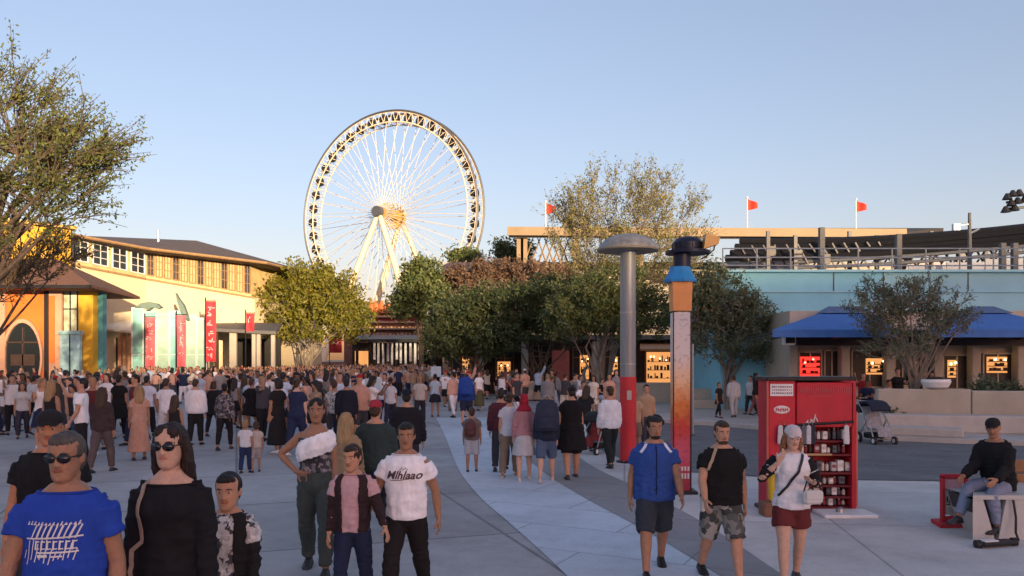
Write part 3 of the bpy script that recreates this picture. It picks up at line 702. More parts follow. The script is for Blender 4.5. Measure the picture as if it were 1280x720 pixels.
def awning(pxa, pxb, pra, prb, label):
    a = empty('awning', (XW((pxa + pxb) / 2, 28), 28, 0), label, 'awning', 'blue awnings over the shops')
    e0, e1 = P(pxa, 412, 27), P(pxb, 412, 27); r0, r1 = P(pra, 392, 30), P(prb, 392, 30)
    bk0, bk1 = Vector((XW(pxa + 9, 33.9), 33.9, 3.3)), Vector((e1.x + 1.2, 33.9, 3.3))
    t0, t1 = Vector((XW(pra + 12, 32.6), 32.6, r0.z + .1)), r1 + Vector((.7, 2.6, .1))
    m = MB(); vs = [e0, e1, r1, r0, bk0, bk1, t1, t0]; dn = Vector((0, 0, -.1)); n = len(vs)
    m.add(vs + [v + dn for v in vs], [(0, 1, 2, 3), (3, 2, 6, 7), (1, 5, 6, 2), (0, 3, 7, 4), (8, 11, 10, 9), (11, 15, 14, 10), (9, 10, 14, 13), (8, 12, 15, 11), (0, 8, 9, 1), (1, 9, 13, 5), (0, 4, 12, 8)])
    m.build('canopy', M_awn, a)
    m = MB(); c0, c1 = r0 + Vector((.25, .4, .02)), r1 + Vector((-.1, .4, .02))
    m.add([c0 + Vector((-.2, -.5, 0)), c1 + Vector((.2, -.5, 0)), c1 + Vector((0, .8, 0)), c0 + Vector((0, .8, 0)), c0 + Vector((.25, 0, .28)), c1 + Vector((-.25, 0, .28))], [(0, 1, 5, 4), (1, 2, 5), (2, 3, 4, 5), (3, 0, 4), (3, 2, 1, 0)])
    m.build('ridge_cap', mat('grey_blue_canvas', (.1, .17, .3), .7, var=.2), a)
    m = MB(); m.box(((e0.x + e1.x) / 2, 27.02, e0.z - .16), (e1.x - e0.x, .03, .2)); m.build('valance', M_awn, a)
    m = MB()
    for t in (0, .25, .5, .75, 1):
        p = e0.lerp(e1, t); q = Vector((p.x, 30.4, 3.0)); m.tube([p + Vector((0, .05, -.12)), q], .035, 5)
    m.build('brackets', M_dark, a)
awning(966, 1122, 1024, 1090, 'royal blue hipped awning beside the bare light blue wall')
awning(1160, 1345, 1204, 1262, 'royal blue hipped awning right of the small street tree')
sp_ = empty('wall_speaker', (XW(986, 29), 29, 2.9), 'white box speaker hanging under the corner of the blue awning', 'speaker')
b = MB(); b.box((XW(986, 28.4), 28.4, 2.98), (.42, .3, .5), bevel=.04); b.build('housing', M_white, sp_)
b = MB(); b.box((XW(986, 28.4), 28.24, 2.98), (.32, .02, .38)); b.tube([(XW(986, 28.4), 28.5, 3.2), (XW(986, 28.4), 29.3, 3.2)], .03, 5); b.build('grille', M_dark, sp_)
# retaining walls in the right foreground
def lowwall(a, b_, z0, z1, t, label, m=M_conc2, cap=True):
    mb = MB(); a2, b2 = Vector(a), Vector(b_); mid = (a2 + b2) / 2
    d = (b2 - a2); mb.box((mid.x, mid.y, (z0 + z1) / 2), (d.length, t, z1 - z0), math.atan2(d.y, d.x), bevel=.03)
    o = mb.build('retaining_wall', m, loc=(mid.x, mid.y, z0)); tag(o, label, 'low wall'); return o
lowwall((XW(1103, 24.2), 24.6), (XW(1216, 23.8), 24.0), .13, 1.32, .4, 'beige retaining wall panel behind the small street tree')
lowwall((XW(1219.5, 23.7), 24.0), (24, 21.6), .13, 1.28, .4, 'beige retaining wall panel under the orange lit shop window')
lowwall((XW(1083, 23.2), 23.6), (24, 20.6), .13, .62, .8, 'long grey concrete planter kerb below the beige panels', M_conc)
lowwall((XW(1092, 22.1), 22.6), (XW(1212, 21.2), 21.5), .13, .36, .7, 'short low concrete step at the edge of the road', M_conc)
pb = empty('planter_bowl', (XW(1172, 24.1), 24.2, 1.31), 'white round planter bowl on top of the beige wall', 'planter')
b = MB(); b.lathe((XW(1172, 24.1), 24.2, 1.32), [(.16, 0), (.34, .06), (.42, .22), (.4, .3), (.36, .3), (.34, .22)], 20); b.build('bowl', mat('white_ceramic', (.8, .8, .78), .3), pb, smooth=True)
b = MB(); b.ell((XW(1172, 24.1), 24.2, 1.6), (.3, .3, .1), 10, 6); b.build('soil', mat('soil', (.05, .035, .025), .95), pb)

# ------------------------------------------------------------------ stadium behind
sd = empty('stadium', (22, 100, 0), 'stadium grandstand with a long flat tan roof and dark beams behind the blue building', 'stadium')
M_tan = mat('tan_fascia', (.26, .19, .11), .6, var=.12, scale=.5)
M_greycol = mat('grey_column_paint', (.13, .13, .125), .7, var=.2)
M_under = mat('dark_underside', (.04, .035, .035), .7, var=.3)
Y = 90
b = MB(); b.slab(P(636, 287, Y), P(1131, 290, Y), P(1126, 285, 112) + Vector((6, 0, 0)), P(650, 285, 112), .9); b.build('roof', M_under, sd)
b = MB(); p, q = P(634, 290, Y - .3), P(1132, 292.5, Y - .3); b.slab((p.x, p.y, p.z - .4), (q.x, q.y, q.z - .4), (q.x, q.y, q.z + .55), (p.x, p.y, p.z + .55), -.3); b.build('fascia', M_tan, sd)
for px in (650, 655, 720, 800, 930, 1027, 1123):
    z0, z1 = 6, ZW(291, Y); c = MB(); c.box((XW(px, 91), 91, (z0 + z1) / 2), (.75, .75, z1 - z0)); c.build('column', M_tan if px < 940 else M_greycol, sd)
b = MB()
for k in range(6):
    a = P(652 + k * 9, 338, 93); b.tube([a, a + Vector((1.6, 0, 4.5)), a + Vector((3.2, 0, 0))], .14, 5)
b.build('truss', M_tan, sd)
st = MB()
for k in range(12):
    Yk = 98 + k * 1.1; z = 11.3 + k * .32
    st.box((XW(880, 98) + 14, Yk, z / 2 + 4), (70, 1.0, z - 8))
st.build('seating_tiers', mat('tan_seating', (.42, .36, .28), .7, var=.35, scale=1.4, stretch=(.2, 1, 6)), sd)
b = MB(); b.box((28, 113, 9), (76, .5, 14)); b.build('back_wall', mat('pale_stand_wall', (.34, .33, .32), .8, var=.25, scale=.6), sd)
b = MB(); b.box((22, 96, 4.5), (60, 8, 9)); b.build('concourse', mat('concourse_concrete', (.22, .19, .16), .8, var=.2), sd)
def curve(p0, p1, p2, n=14):
    return [p0 * (1 - t) ** 2 + p1 * 2 * t * (1 - t) + p2 * t * t for t in [i / n for i in range(n + 1)]]
for k, (ya, yb, yc, r_) in enumerate(((292, 296, 275, .45), (300, 300, 279, .5), (307, 305, 286, .42), (314, 312, 292, .5), (322, 316, 298, .25), (328, 326, 306, .2))):
    b = MB(); b.tube(curve(P(925 - k * 6, ya + 9, 88), P(1110, yb + 9, 80), P(1310, yc + 6, 70)), r_ * .8, 6); b.build('beam', M_dark if k < 4 else M_steel, sd)
b = MB(); r3 = random.Random(5)
for k in range(26):
    t = k / 25; a = P(925 + t * 360, 307 - t * 10, 86 - t * 14); b.tube([a, a + Vector((1.6, 0, -2.1 - r3.random()))], .1, 4); b.tube([a + Vector((1.6, 0, -2.3)), a + Vector((3.2, 0, 0))], .1, 4)
b.build('bracing', M_dark, sd)
for k in range(9):
    px = 960 + k * 34; a = P(px, 292 + (k % 3) * 5, 82); b = MB(); b.box((a.x, a.y, a.z - 2), (.35, .35, 4.5)); b.box((a.x + .4, a.y, a.z - 1.8), (.7, .4, 1.0)); b.build('loudspeaker', M_dark if k % 2 else M_greycol, sd)
# pale glazed windbreak above the blue building at the right
wb = empty('windbreak', (XW(1230, 42), 42, 6), 'pale grey panelled windbreak on the roof terrace at the right', 'windbreak')
M_pale = mat('pale_panels', (.4, .42, .44), .5, var=.1, scale=.6)
for k in range(7):
    b = MB(); xx = XW(1152, 40) + k * 1.9; h = .9 + k * .16; b.box((xx, 39.5, 5.96 + h / 2), (1.84, .08, h)); b.build('panel', M_pale, wb)
for k, (px, h) in enumerate(((1027, 2.2), (1123, 1.9), (1253, 1.5), (1268, 1.5))):
    t_ = empty('terrace_post', (XW(px, 36), 36, 5.96), ['plain steel post on the terrace below the left flag of the right pair', 'tall steel post on the terrace where the tan stadium roof ends', 'short post on the terrace left of its twin by the pale panels', 'short post on the terrace at the far end by the pale panels'][k], 'post', 'steel posts along the roof terrace')
    b = MB(); b.box((XW(px, 36), 36, 5.96 + h / 2), (.24, .24, h), bevel=.02); b.build('shaft', M_greycol, t_); b = MB(); b.box((XW(px, 36), 36, 6.0), (.5, .5, .08)); b.build('base_plate', M_dark, t_)
ms = empty('mast', (XW(1212, 40), 40, 5.96), 'tall steel mast with brackets on the roof terrace in front of the pale panels', 'mast')
b = MB(); b.tube([(XW(1212, 38), 38, 5.96), (XW(1212, 38), 38, ZW(266, 38))], [.12, .07], 8); b.build('pole', M_greycol, ms)
b = MB(); b.tube([(XW(1212, 38), 38, ZW(280, 38)), (XW(1196, 38), 38, ZW(282, 38))], .05, 5); b.tube([(XW(1212, 38), 38, ZW(292, 38)), (XW(1224, 38), 38, ZW(286, 38))], .05, 5)
b.box((XW(1195, 38), 38, ZW(284, 38)), (.3, .2, .3)); b.build('bracket', M_steel, ms)
# floodlights reaching in at the top right
fl = empty('floodlight_tower', (XW(1300, 60), 60, 0), 'dark floodlight rig jutting in above the stadium roof at the edge', 'floodlight')
b = MB(); b.tube([(XW(1302, 60), 60, 0), (XW(1302, 60), 60, ZW(232, 60))], .3, 8); b.build('pole', M_dark, fl)
b = MB()
for k in range(3): b.tube([P(1306, 243 + k * 7, 60), P(1258, 245 + k * 8, 60)], .1, 5)
b.build('arm', M_dark, fl)
for k, (px, y) in enumerate(((1259, 246), (1266, 242), (1274, 241), (1264, 254), (1272, 251), (1281, 249), (1257, 262), (1268, 260))):
    b = MB(); c = P(px, y, 59.6); b.lathe((c.x, c.y, c.z - .2), [(.12, .45), (.2, .3), (.36, 0)], 10); b.build('lamp_head', M_black, fl)
# flags on the stadium roof
M_flag = mat('red_flag_cloth', (.62, .05, .03), .8, var=.1)
for px, yb_, yt, lab in ((682, 289, 252, 'red flag on the stadium roof behind the bare topped tree'), (934, 289, 247, 'red flag over the middle of the stadium roof'), (1070, 290, 249, 'orange red flag near the right end of the stadium roof')):
    fo = empty('flag', (XW(px, 92), 92, ZW(yb_, 92)), lab, 'flag', 'flags on the stadium roof')
    b = MB(); b.tube([(XW(px, 92), 92, ZW(yb_, 92)), (XW(px, 92), 92, ZW(yt, 92))], .07, 6); b.ell((XW(px, 92), 92, ZW(yt, 92)), (.14, .14, .14), 8, 6); b.build('pole', M_white, fo)
    b = MB(); vs = []; nx = 8
    for s_ in (0, .04):
        for j in (0, 1):
            for i in range(nx + 1):
                u = i / nx; vs.append((XW(px, 92) + .05 + u * 1.15, 92 + s_ + .18 * math.sin(u * 6), ZW(yt, 92) - .1 - u * .55 - j * (1.35 - u * .75)))
    W = nx + 1; fs = []
    for i in range(nx): fs += [[i + W, i + W + 1, i + 1, i], [2 * W + i, 2 * W + i + 1, 3 * W + i + 1, 3 * W + i]]
    b.add(vs, fs); b.build('cloth', M_flag, fo)
# ------------------------------------------------------------------ trees
def tree(name, base, lobes, trunk_top, trunk_r, leaf, n_clump, leaves_per, leafsize, label, cat='tree', group=None, seed=1, bark=None, twig=.8, up=.5, stems=1, twig_r=.012, nk=3, flat=.6, dens_twig=6):
    """lobes: (centre, radii, weight) in world metres; every twig bundle hangs on a limb that starts on the trunk"""
    r = random.Random(seed); nr = np.random.RandomState(seed)
    base = Vector(base); tp = Vector(trunk_top)
    root = empty(name, base, label, cat, group)
    wood = MB(); stem_lines = []
    for s_ in range(stems):
        off = Vector((r.uniform(-1, 1), r.uniform(-1, 1), 0)) * (.12 if stems > 1 else 0)
        sp_ = Vector((r.uniform(-1, 1), r.uniform(-.7, .7), 0)) * (1.1 if stems > 1 else 0) * (tp - base).length * .22
        pts = []
        for i in range(9):
            t = i / 8; p = (base + off).lerp(tp + sp_, t) + Vector((noise.noise(Vector((t * 2, s_, seed))), noise.noise(Vector((t * 2, s_ + 9, seed))), 0)) * .3 * t
            pts.append(p)
        rr = [trunk_r / math.sqrt(stems) * (1.25 if i == 0 else 1 - .55 * i / 8) for i in range(9)]
        wood.tube(pts, rr, 8); stem_lines.append((pts, rr))
    W = sum(l[2] for l in lobes); clumps = []
    for c, rad, wt in lobes:
        for _ in range(max(1, int(n_clump * wt / W))):
            while True:
                v = Vector((r.uniform(-1, 1), r.uniform(-1, 1), r.uniform(-1, 1)))
                if .15 < v.length < 1: break
            v = v * (v.length ** -.35)   # push outwards a little
            clumps.append(Vector(c) + Vector((v.x * rad[0], v.y * rad[1], v.z * rad[2])))
    # limbs: a dozen main limbs, every clump joins the nearest
    nl = max(4, min(14, n_clump // 12)); seeds = r.sample(clumps, min(nl, len(clumps)))
    limbs = []
    for s_ in seeds:
        pts0, rr0 = r.choice(stem_lines); k = r.randint(4, 8); a = pts0[k]; end = a.lerp(s_, .8)
        mid = a.lerp(end, .45) + Vector((0, 0, -.08 * (end - a).length if end.z > a.z else .1))
        L = [a * (1 - t) ** 2 + mid * 2 * t * (1 - t) + end * t * t for t in [i / 7 for i in range(8)]]
        r0 = rr0[k] * .62; wood.tube(L, [r0 * (1 - .8 * i / 7) + twig_r for i in range(8)], 6); limbs.append((L, r0))
    tips = []
    for c in clumps:
        best = min(((L[k] - c).length + (0 if L[k].z < c.z + .2 else .5), L[k], k, r0) for L, r0 in limbs for k in range(2, 8))
        a = best[1]; m_ = a.lerp(c, .5) + Vector((r.uniform(-.1, .1), r.uniform(-.1, .1), r.uniform(-.05, .12))) * (c - a).length
        rb = max(twig_r * 1.3, best[3] * .22)
        wood.tube([a, m_, c], [rb, rb * .7, twig_r], 5)
        axis = (c - tp); axis.z = abs(axis.z) * .4 + up * axis.length
        if axis.length < .01: axis = Vector((0, 0, 1))
        axis.normalize()
        for k in range(nk):
            d = (axis + Vector((r.gauss(0, flat), r.gauss(0, flat), r.gauss(0, flat * .7)))).normalized()
            e = c + d * twig * r.uniform(.5, 1.3); mm = c.lerp(e, .5) + Vector((r.uniform(-.1, .1), r.uniform(-.1, .1), .05)) * twig
            wood.tube([c, mm, e], [twig_r, twig_r * .8, twig_r * .45], 3, cap=False)
            tips.append((c, mm, e))
    tr = wood.build('trunk', bark or M_bark, root, smooth=False)
    # leaves along the twigs
    n = leaves_per * len(tips)
    A = np.array([t[0] for t in tips]); B = np.array([t[1] for t in tips]); C = np.array([t[2] for t in tips])
    idx = nr.randint(0, len(tips), n); t = nr.rand(n, 1) ** .7
    pos = A[idx] * (1 - t) ** 2 + B[idx] * 2 * t * (1 - t) + C[idx] * t * t + nr.normal(0, leafsize * 1.3, (n, 3))
    d1 = nr.normal(0, 1, (n, 3)); d1[:, 2] -= .3; d1 /= np.linalg.norm(d1, axis=1, keepdims=True)
    d2 = np.cross(d1, nr.normal(0, 1, (n, 3))); d2 /= np.linalg.norm(d2, axis=1, keepdims=True) + 1e-9
    sz = leafsize * nr.uniform(.6, 1.3, (n, 1)); o = np.array(base)
    V = np.stack([pos - d1 * sz, pos + d2 * sz * .42, pos + d1 * sz, pos - d2 * sz * .42], 1).reshape(-1, 3) - o
    me = bpy.data.meshes.new('crown'); me.vertices.add(4 * n); me.vertices.foreach_set('co', V.astype(np.float32).ravel())
    me.loops.add(4 * n); me.loops.foreach_set('vertex_index', np.arange(4 * n, dtype=np.int32)); me.polygons.add(n)
    me.polygons.foreach_set('loop_start', np.arange(0, 4 * n, 4, dtype=np.int32)); me.update(calc_edges=True); me.validate()
    me.materials.append(leaf); c = bpy.data.objects.new('crown', me); COL.objects.link(c); c.parent = root
    return root
L_olive = leaf_mat('olive_leaves', (.09, .13, .03), (.23, .25, .06), tr=.45)
L_yg = leaf_mat('yellow_green_leaves', (.09, .13, .015), (.3, .25, .03), tr=.4)
L_dark = leaf_mat('dark_green_leaves', (.05, .085, .03), (.13, .16, .06))
L_red = leaf_mat('russet_leaves', (.1, .062, .04), (.25, .16, .1))
L_gold = leaf_mat('golden_leaves', (.12, .14, .035), (.34, .29, .08))
L_mid = leaf_mat('mid_green_leaves', (.07, .11, .035), (.18, .21, .065))
L_grey = leaf_mat('grey_green_leaves', (.07, .11, .055), (.2, .23, .12))
def LB(px, py, Y, rx, rz, w_, ry=None):
    """lobe from its apparent centre; radii given in the same units"""
    c = P(px, py, Y); return (c, (rx * Y / 1000, (ry or rx) * Y / 1000, rz * Y / 1000), w_)
# big feathery tree, trunk outside on the left
tree('feathery_tree', (XW(-95, 18), 18.5, 0), [LB(-30, 200, 18, 60, 80, 3.4), LB(30, 175, 18.3, 50, 55, 3), LB(15, 125, 18, 36, 22, 1), LB(85, 190, 17.7, 42, 36, 2.4), LB(82, 248, 18, 40, 30, 1.8), LB(20, 265, 17.6, 50, 50, 2.6), LB(115, 205, 18, 20, 14, .5)], (XW(-70, 18), 18.4, 4.4), .24, L_olive, 150, 16, .05, 'feathery olive green tree leaning in over the orange pavilion', seed=3, twig=1.0, up=.3, nk=6, flat=.4, bark=M_bark)
# bare brown twigs under its crown
bt = tree('bare_shrub', (XW(-40, 24), 24, 0), [LB(20, 330, 24, 55, 32, 3), LB(60, 318, 24, 35, 22, 1), LB(-10, 350, 24, 40, 40, 2)], (XW(-30, 24), 24, 2.6), .13, leaf_mat('brown_leaves', (.1, .07, .03), (.2, .15, .05)), 60, 5, .06, 'thin brown twiggy tree in front of the shingled pavilion roof', seed=8, twig=.9, up=.35, nk=9, flat=.45, bark=M_bark)
tree('plaza_tree', (XW(385, 72), 72, 0), [LB(345, 385, 72, 45, 34, 3), LB(405, 378, 72, 45, 36, 3), LB(378, 360, 72, 36, 26, 2), LB(312, 398, 72, 26, 20, 1), LB(434, 400, 72, 22, 26, 1), LB(372, 410, 72, 60, 18, 2)], (XW(384, 72), 72, 4.0), .32, L_yg, 330, 18, .2, 'broad yellow green tree with spreading stems left of the ferris wheel legs', seed=5, stems=6, twig=1.1, up=.4, nk=4, bark=M_bark2)
tree('plaza_tree', (XW(526, 82), 82, 0), [LB(526, 372, 82, 30, 28, 3), LB(528, 350, 82, 24, 20, 2), LB(510, 385, 82, 22, 18, 1), LB(545, 388, 82, 24, 22, 1.3)], (XW(526, 82), 82, 4), .28, L_mid, 200, 18, .22, 'rounded dark green tree right of the ferris wheel legs', seed=6, twig=1.1, nk=4)
tree('russet_tree', (XW(612, 84), 84, 0), [LB(600, 352, 84, 42, 17, 2), LB(655, 352, 84, 45, 17, 2), LB(570, 362, 84, 25, 18, 1), LB(700, 358, 84, 35, 18, 1.4), LB(635, 372, 84, 80, 18, 2)], (XW(620, 84), 84, 5), .4, L_red, 330, 18, .2, 'wide russet leaved tree catching the sun in front of the stadium', seed=9, stems=3, twig=1.2, nk=4)
tree('dark_tree', (XW(598, 46), 46, 0), [LB(580, 400, 46, 32, 28, 2), LB(618, 392, 46, 38, 28, 2), LB(592, 428, 46, 46, 20, 2), LB(560, 428, 46, 18, 24, 1)], (XW(594, 46), 46, 2.6), .2, L_dark, 300, 20, .12, 'dense dark tree behind the central crowd, nearest the lantern pole', seed=10, stems=3, twig=.9, nk=4, group='dark trees before the shop row')
tree('dark_tree', (XW(672, 45), 45.5, 0), [LB(650, 395, 45, 36, 28, 2), LB(692, 385, 45, 42, 28, 3), LB(640, 420, 45, 34, 18, 1.4), LB(700, 410, 45, 38, 20, 1.4)], (XW(672, 45), 45.3, 2.6), .17, L_dark, 300, 20, .11, 'dark leafy tree in front of the salmon poster panel', seed=11, stems=2, twig=.8, nk=4, group='dark trees before the shop row')
tree('golden_tree', (XW(756, 42), 42, 0), [LB(760, 275, 42, 70, 34, 3), LB(820, 262, 42, 55, 28, 2), LB(720, 265, 42, 26, 26, 1), LB(780, 240, 42, 55, 14, 1.0), LB(740, 320, 42, 62, 32, 3), LB(820, 320, 42, 62, 38, 3), LB(780, 350, 42, 80, 30, 3)], (XW(770, 42), 42, 5.2), .26, L_gold, 300, 13, .075, 'tall open tree with sparse golden leaves behind the two lamp posts', seed=12, stems=4, twig=1.25, up=.9, nk=5, flat=.38, bark=M_bark2)
tree('green_tree', (XW(758, 38), 38.5, 0), [LB(735, 382, 38, 46, 32, 3), LB(775, 375, 38, 38, 34, 2), LB(720, 405, 38, 36, 20, 1.2), LB(765, 412, 38, 44, 18, 1.4), LB(812, 395, 38, 26, 30, 1)], (XW(745, 38), 38.3, 2.8), .15, L_mid, 280, 20, .095, 'mid green tree with a leaning pale trunk left of the grey lamp post', seed=13, stems=2, twig=.6, nk=4, bark=M_bark2)
tree('green_tree', (XW(912, 33.5), 33.7, .13), [LB(905, 385, 33.5, 36, 34, 3), LB(935, 400, 33.5, 26, 26, 2), LB(885, 365, 33.5, 26, 28, 2), LB(895, 425, 33.5, 36, 26, 2.2), LB(930, 435, 33.5, 28, 18, 1), LB(868, 395, 33.5, 18, 30, 1)], (XW(910, 33.5), 33.7, 2.2), .12, L_grey, 230, 16, .08, 'slim dark green tree before the bare light blue wall', seed=14, stems=3, twig=.6, nk=4, bark=M_bark2)
tree('street_tree', (XW(1145, 24.9), 25.2, .13), [LB(1138, 408, 25, 50, 32, 3.4), LB(1096, 392, 25, 30, 24, 1.8), LB(1182, 398, 25, 32, 24, 2), LB(1140, 378, 25, 36, 22, 1.5), LB(1130, 438, 25, 50, 15, 1.5), LB(1088, 365, 25, 10, 14, .3), LB(1148, 362, 25, 30, 10, .6)], (XW(1144, 25), 25.1, 2.15), .085, L_grey, 200, 11, .05, 'small round street tree between the two blue awnings', seed=15, twig=.45, up=.7, nk=4, flat=.45, bark=M_bark2)
for i, (px, py, Y, rx, rz, lab, lf) in enumerate(((582, 328, 130, 20, 13, 'small dark tree crown peeking above the russet tree by the wheel', L_mid), (640, 318, 120, 22, 20, 'dark tree at the left end of the stadium roof', L_dark), (470, 405, 140, 30, 14, 'low green tree behind the market at the foot of the wheel', L_mid), (255, 440, 100, 60, 16, 'dim tree behind the low grey canopy', L_dark), (600, 395, 110, 60, 22, 'dark tree mass behind the russet tree', L_dark))):
    tree('far_tree', (XW(px, Y), Y, 0), [LB(px, py, Y, rx, rz, 1), LB(px + 3, py + rz, Y, rx * 1.1, rz, 1)], (XW(px, Y), Y, max(1.5, ZW(py, Y) * .55)), .3, lf, 70, 22, .32, lab, seed=30 + i, twig=1.2)
# ------------------------------------------------------------------ people
M_cloth = mat('cloth', (1, 1, 1), .85, var=.12, scale=11, bump=.4, bscale=26, stretch=(1.3, 1.3, .7), objcol=True, spec=.2)
M_skin = mat('skin', (1, 1, 1), .5, var=.14, scale=22, bump=.3, bscale=150, objcol=True, spec=.35)
M_skin.node_tree.nodes['Principled BSDF'].inputs['Subsurface Weight'].default_value = .08
M_skin.node_tree.nodes['Principled BSDF'].inputs['Subsurface Radius'].default_value = (.02, .008, .004)
M_hair = mat('hair', (1, 1, 1), .5, var=.35, scale=30, bump=.8, bscale=90, stretch=(1, 1, .12), objcol=True)
M_leather = mat('shoe_material', (1, 1, 1), .55, var=.15, scale=20, bump=.2, objcol=True)
M_eye = mat('eye_white', (.6, .57, .53), .25)
M_iris = mat('iris', (.03, .018, .012), .2)
M_lens = mat('dark_lens', (.008, .007, .008), .08, spec=.7)
def pattern_mat(name, cols, scale, kind='voronoi', rough=.85):
    m, nt, b = _new(name); N, L = nt.nodes, nt.links
    tc = N.new('ShaderNodeTexCoord')
    if kind == 'voronoi':
        t = N.new('ShaderNodeTexVoronoi'); t.inputs['Scale'].default_value = scale; t.inputs['Randomness'].default_value = 1
        wv_ = N.new('ShaderNodeTexNoise'); wv_.inputs['Scale'].default_value = scale * .8
        ad = N.new('ShaderNodeVectorMath'); ad.operation = 'MULTIPLY_ADD'; ad.inputs[1].default_value = (.08, .08, .08)
        L.new(tc.outputs['Object'], wv_.inputs['Vector']); L.new(wv_.outputs['Color'], ad.inputs[0]); L.new(tc.outputs['Object'], ad.inputs[2]); L.new(ad.outputs[0], t.inputs['Vector'])
        src = t.outputs['Color']
        sp = N.new('ShaderNodeSeparateColor'); L.new(src, sp.inputs[0]); fac = sp.outputs[0]
    else:
        t = N.new('ShaderNodeTexNoise'); t.inputs['Scale'].default_value = scale; t.inputs['Detail'].default_value = 3
        L.new(tc.outputs['Object'], t.inputs['Vector']); fac = t.outputs['Fac']
    cr = N.new('ShaderNodeValToRGB'); cr.color_ramp.interpolation = 'CONSTANT' if kind == 'voronoi' else 'LINEAR'
    el = cr.color_ramp.elements; lo, hi = (0, 1) if kind == 'voronoi' else (.38, .62)
    for i, c in enumerate(cols):
        ps = lo + (hi - lo) * i / len(cols)
        if i < 2: el[i].position = ps; el[i].color = (*c, 1)
        else: e = el.new(ps); e.color = (*c, 1)
    L.new(fac, cr.inputs['Fac']); L.new(cr.outputs['Color'], b.inputs['Base Color']); b.inputs['Roughness'].default_value = rough
    return m
M_camo = pattern_mat('grey_camouflage_cloth', [(.09, .1, .09), (.2, .2, .18), (.33, .33, .3), (.05, .055, .05)], 16)
M_floral = pattern_mat('black_white_print_cloth', [(.5, .5, .5), (.06, .06, .07), (.4, .4, .4), (.62, .62, .62)], 34)
M_snake = pattern_mat('dark_patterned_cloth', [(.05, .05, .06), (.16, .15, .18), (.03, .03, .035), (.28, .25, .25)], 22)

def remesh(mb, voxel, smooth=2, disp=None):
    me = mb.mesh('tmp'); ob = bpy.data.objects.new('tmp', me); COL.objects.link(ob)
    m = ob.modifiers.new('r', 'REMESH'); m.mode = 'VOXEL'; m.voxel_size = voxel; m.use_smooth_shade = True
    if smooth: s = ob.modifiers.new('s', 'SMOOTH'); s.factor = .5; s.iterations = smooth
    dg = bpy.context.evaluated_depsgraph_get(); dg.update()
    out = bpy.data.meshes.new_from_object(ob.evaluated_get(dg))
    bpy.data.objects.remove(ob); bpy.data.meshes.remove(me)
    if disp:
        n = len(out.vertices); co = np.empty(n * 3, np.float32); out.vertices.foreach_get('co', co); co = co.reshape(-1, 3)
        nm = np.empty(n * 3, np.float32); out.vertices.foreach_get('normal', nm); nm = nm.reshape(-1, 3)
        d = np.array([disp(Vector(c)) for c in co.tolist()], np.float32)
        co += nm * d[:, None]; out.vertices.foreach_set('co', co.ravel())
    out.polygons.foreach_set('use_smooth', [True] * len(out.polygons)); out.update()
    return out
def lerp_tab(tab, z):
    if z <= tab[0][0]: return tab[0][1:]
    for a, b in zip(tab, tab[1:]):
        if z <= b[0]:
            t = (z - a[0]) / (b[0] - a[0]); t = t * t * (3 - 2 * t) * .5 + t * .5
            return tuple(x + (y - x) * t for x, y in zip(a[1:], b[1:]))
    return tab[-1][1:]
TORSO_M = [(.80, .075, .075, .01), (.86, .155, .11, .01), (.93, .168, .12, .012), (1.0, .163, .115, .008), (1.08, .152, .106, .0), (1.18, .16, .11, -.002), (1.28, .176, .12, -.004), (1.36, .180, .115, 0), (1.405, .165, .098, .006), (1.445, .124, .082, .012), (1.475, .086, .07, .012), (1.50, .064, .062, .012)]
TORSO_F = [(.80, .075, .075, .01), (.86, .165, .115, .012), (.93, .178, .125, .015), (1.0, .162, .112, .008), (1.08, .134, .096, .0), (1.18, .142, .1, -.002), (1.28, .155, .118, -.012), (1.36, .155, .106, -.004), (1.405, .142, .09, .006), (1.445, .104, .073, .012), (1.475, .07, .06, .012), (1.50, .052, .053, .012)]
HEAD = [(-.118, .028, -.070, -.02), (-.10, .045, -.084, .012), (-.08, .055, -.086, .035), (-.05, .063, -.085, .062), (-.02, .068, -.086, .080), (.01, .071, -.087, .092), (.04, .0745, -.090, .097), (.07, .073, -.086, .092), (.095, .061, -.069, .076), (.112, .038, -.040, .046), (.119, .012, -.012, .016)]
def gauss(x, z, cx, cz, sx, sz): return math.exp(-((x - cx) / sx) ** 2 - ((z - cz) / sz) ** 2)
def head_rings(mb, X, n=40, m=44):
    rs = []
    for j in range(m + 1):
        z = -.118 + .237 * (j / m); w_, yf, yb = lerp_tab(HEAD, z); cy, ry = (yf + yb) / 2, (yb - yf) / 2; ring = []
        for k in range(n):
            a = 2 * math.pi * k / n; ca, sa = math.cos(a), math.sin(a)
            x = w_ * math.copysign(abs(ca) ** .9, ca); y = cy + ry * math.copysign(abs(sa) ** .9, sa)
            if y < 0:
                f = 0
                nr = max(0, min(1, (.028 - z) / .05)); 
                if z > -.036: f -= (.004 + .021 * nr) * math.exp(-(x / (.009 + .006 * nr)) ** 2) * max(0, min(1, (.045 - z) / .02))
                f += .010 * (gauss(abs(x), z, .031, .010, .014, .011)); f -= .005 * gauss(abs(x), z, .03, .033, .022, .008)
                f -= .0045 * gauss(x, z, 0, -.046, .02, .005) + .0045 * gauss(x, z, 0, -.059, .016, .005); f += .004 * gauss(x, z, 0, -.0525, .02, .0025)
                f -= .004 * gauss(x, z, 0, -.098, .018, .014); f -= .003 * gauss(abs(x), z, .045, -.02, .015, .018)
                y += f
            ring.append(X @ Vector((x, y, z)))
        rs.append(ring)
    mb.rings(rs)
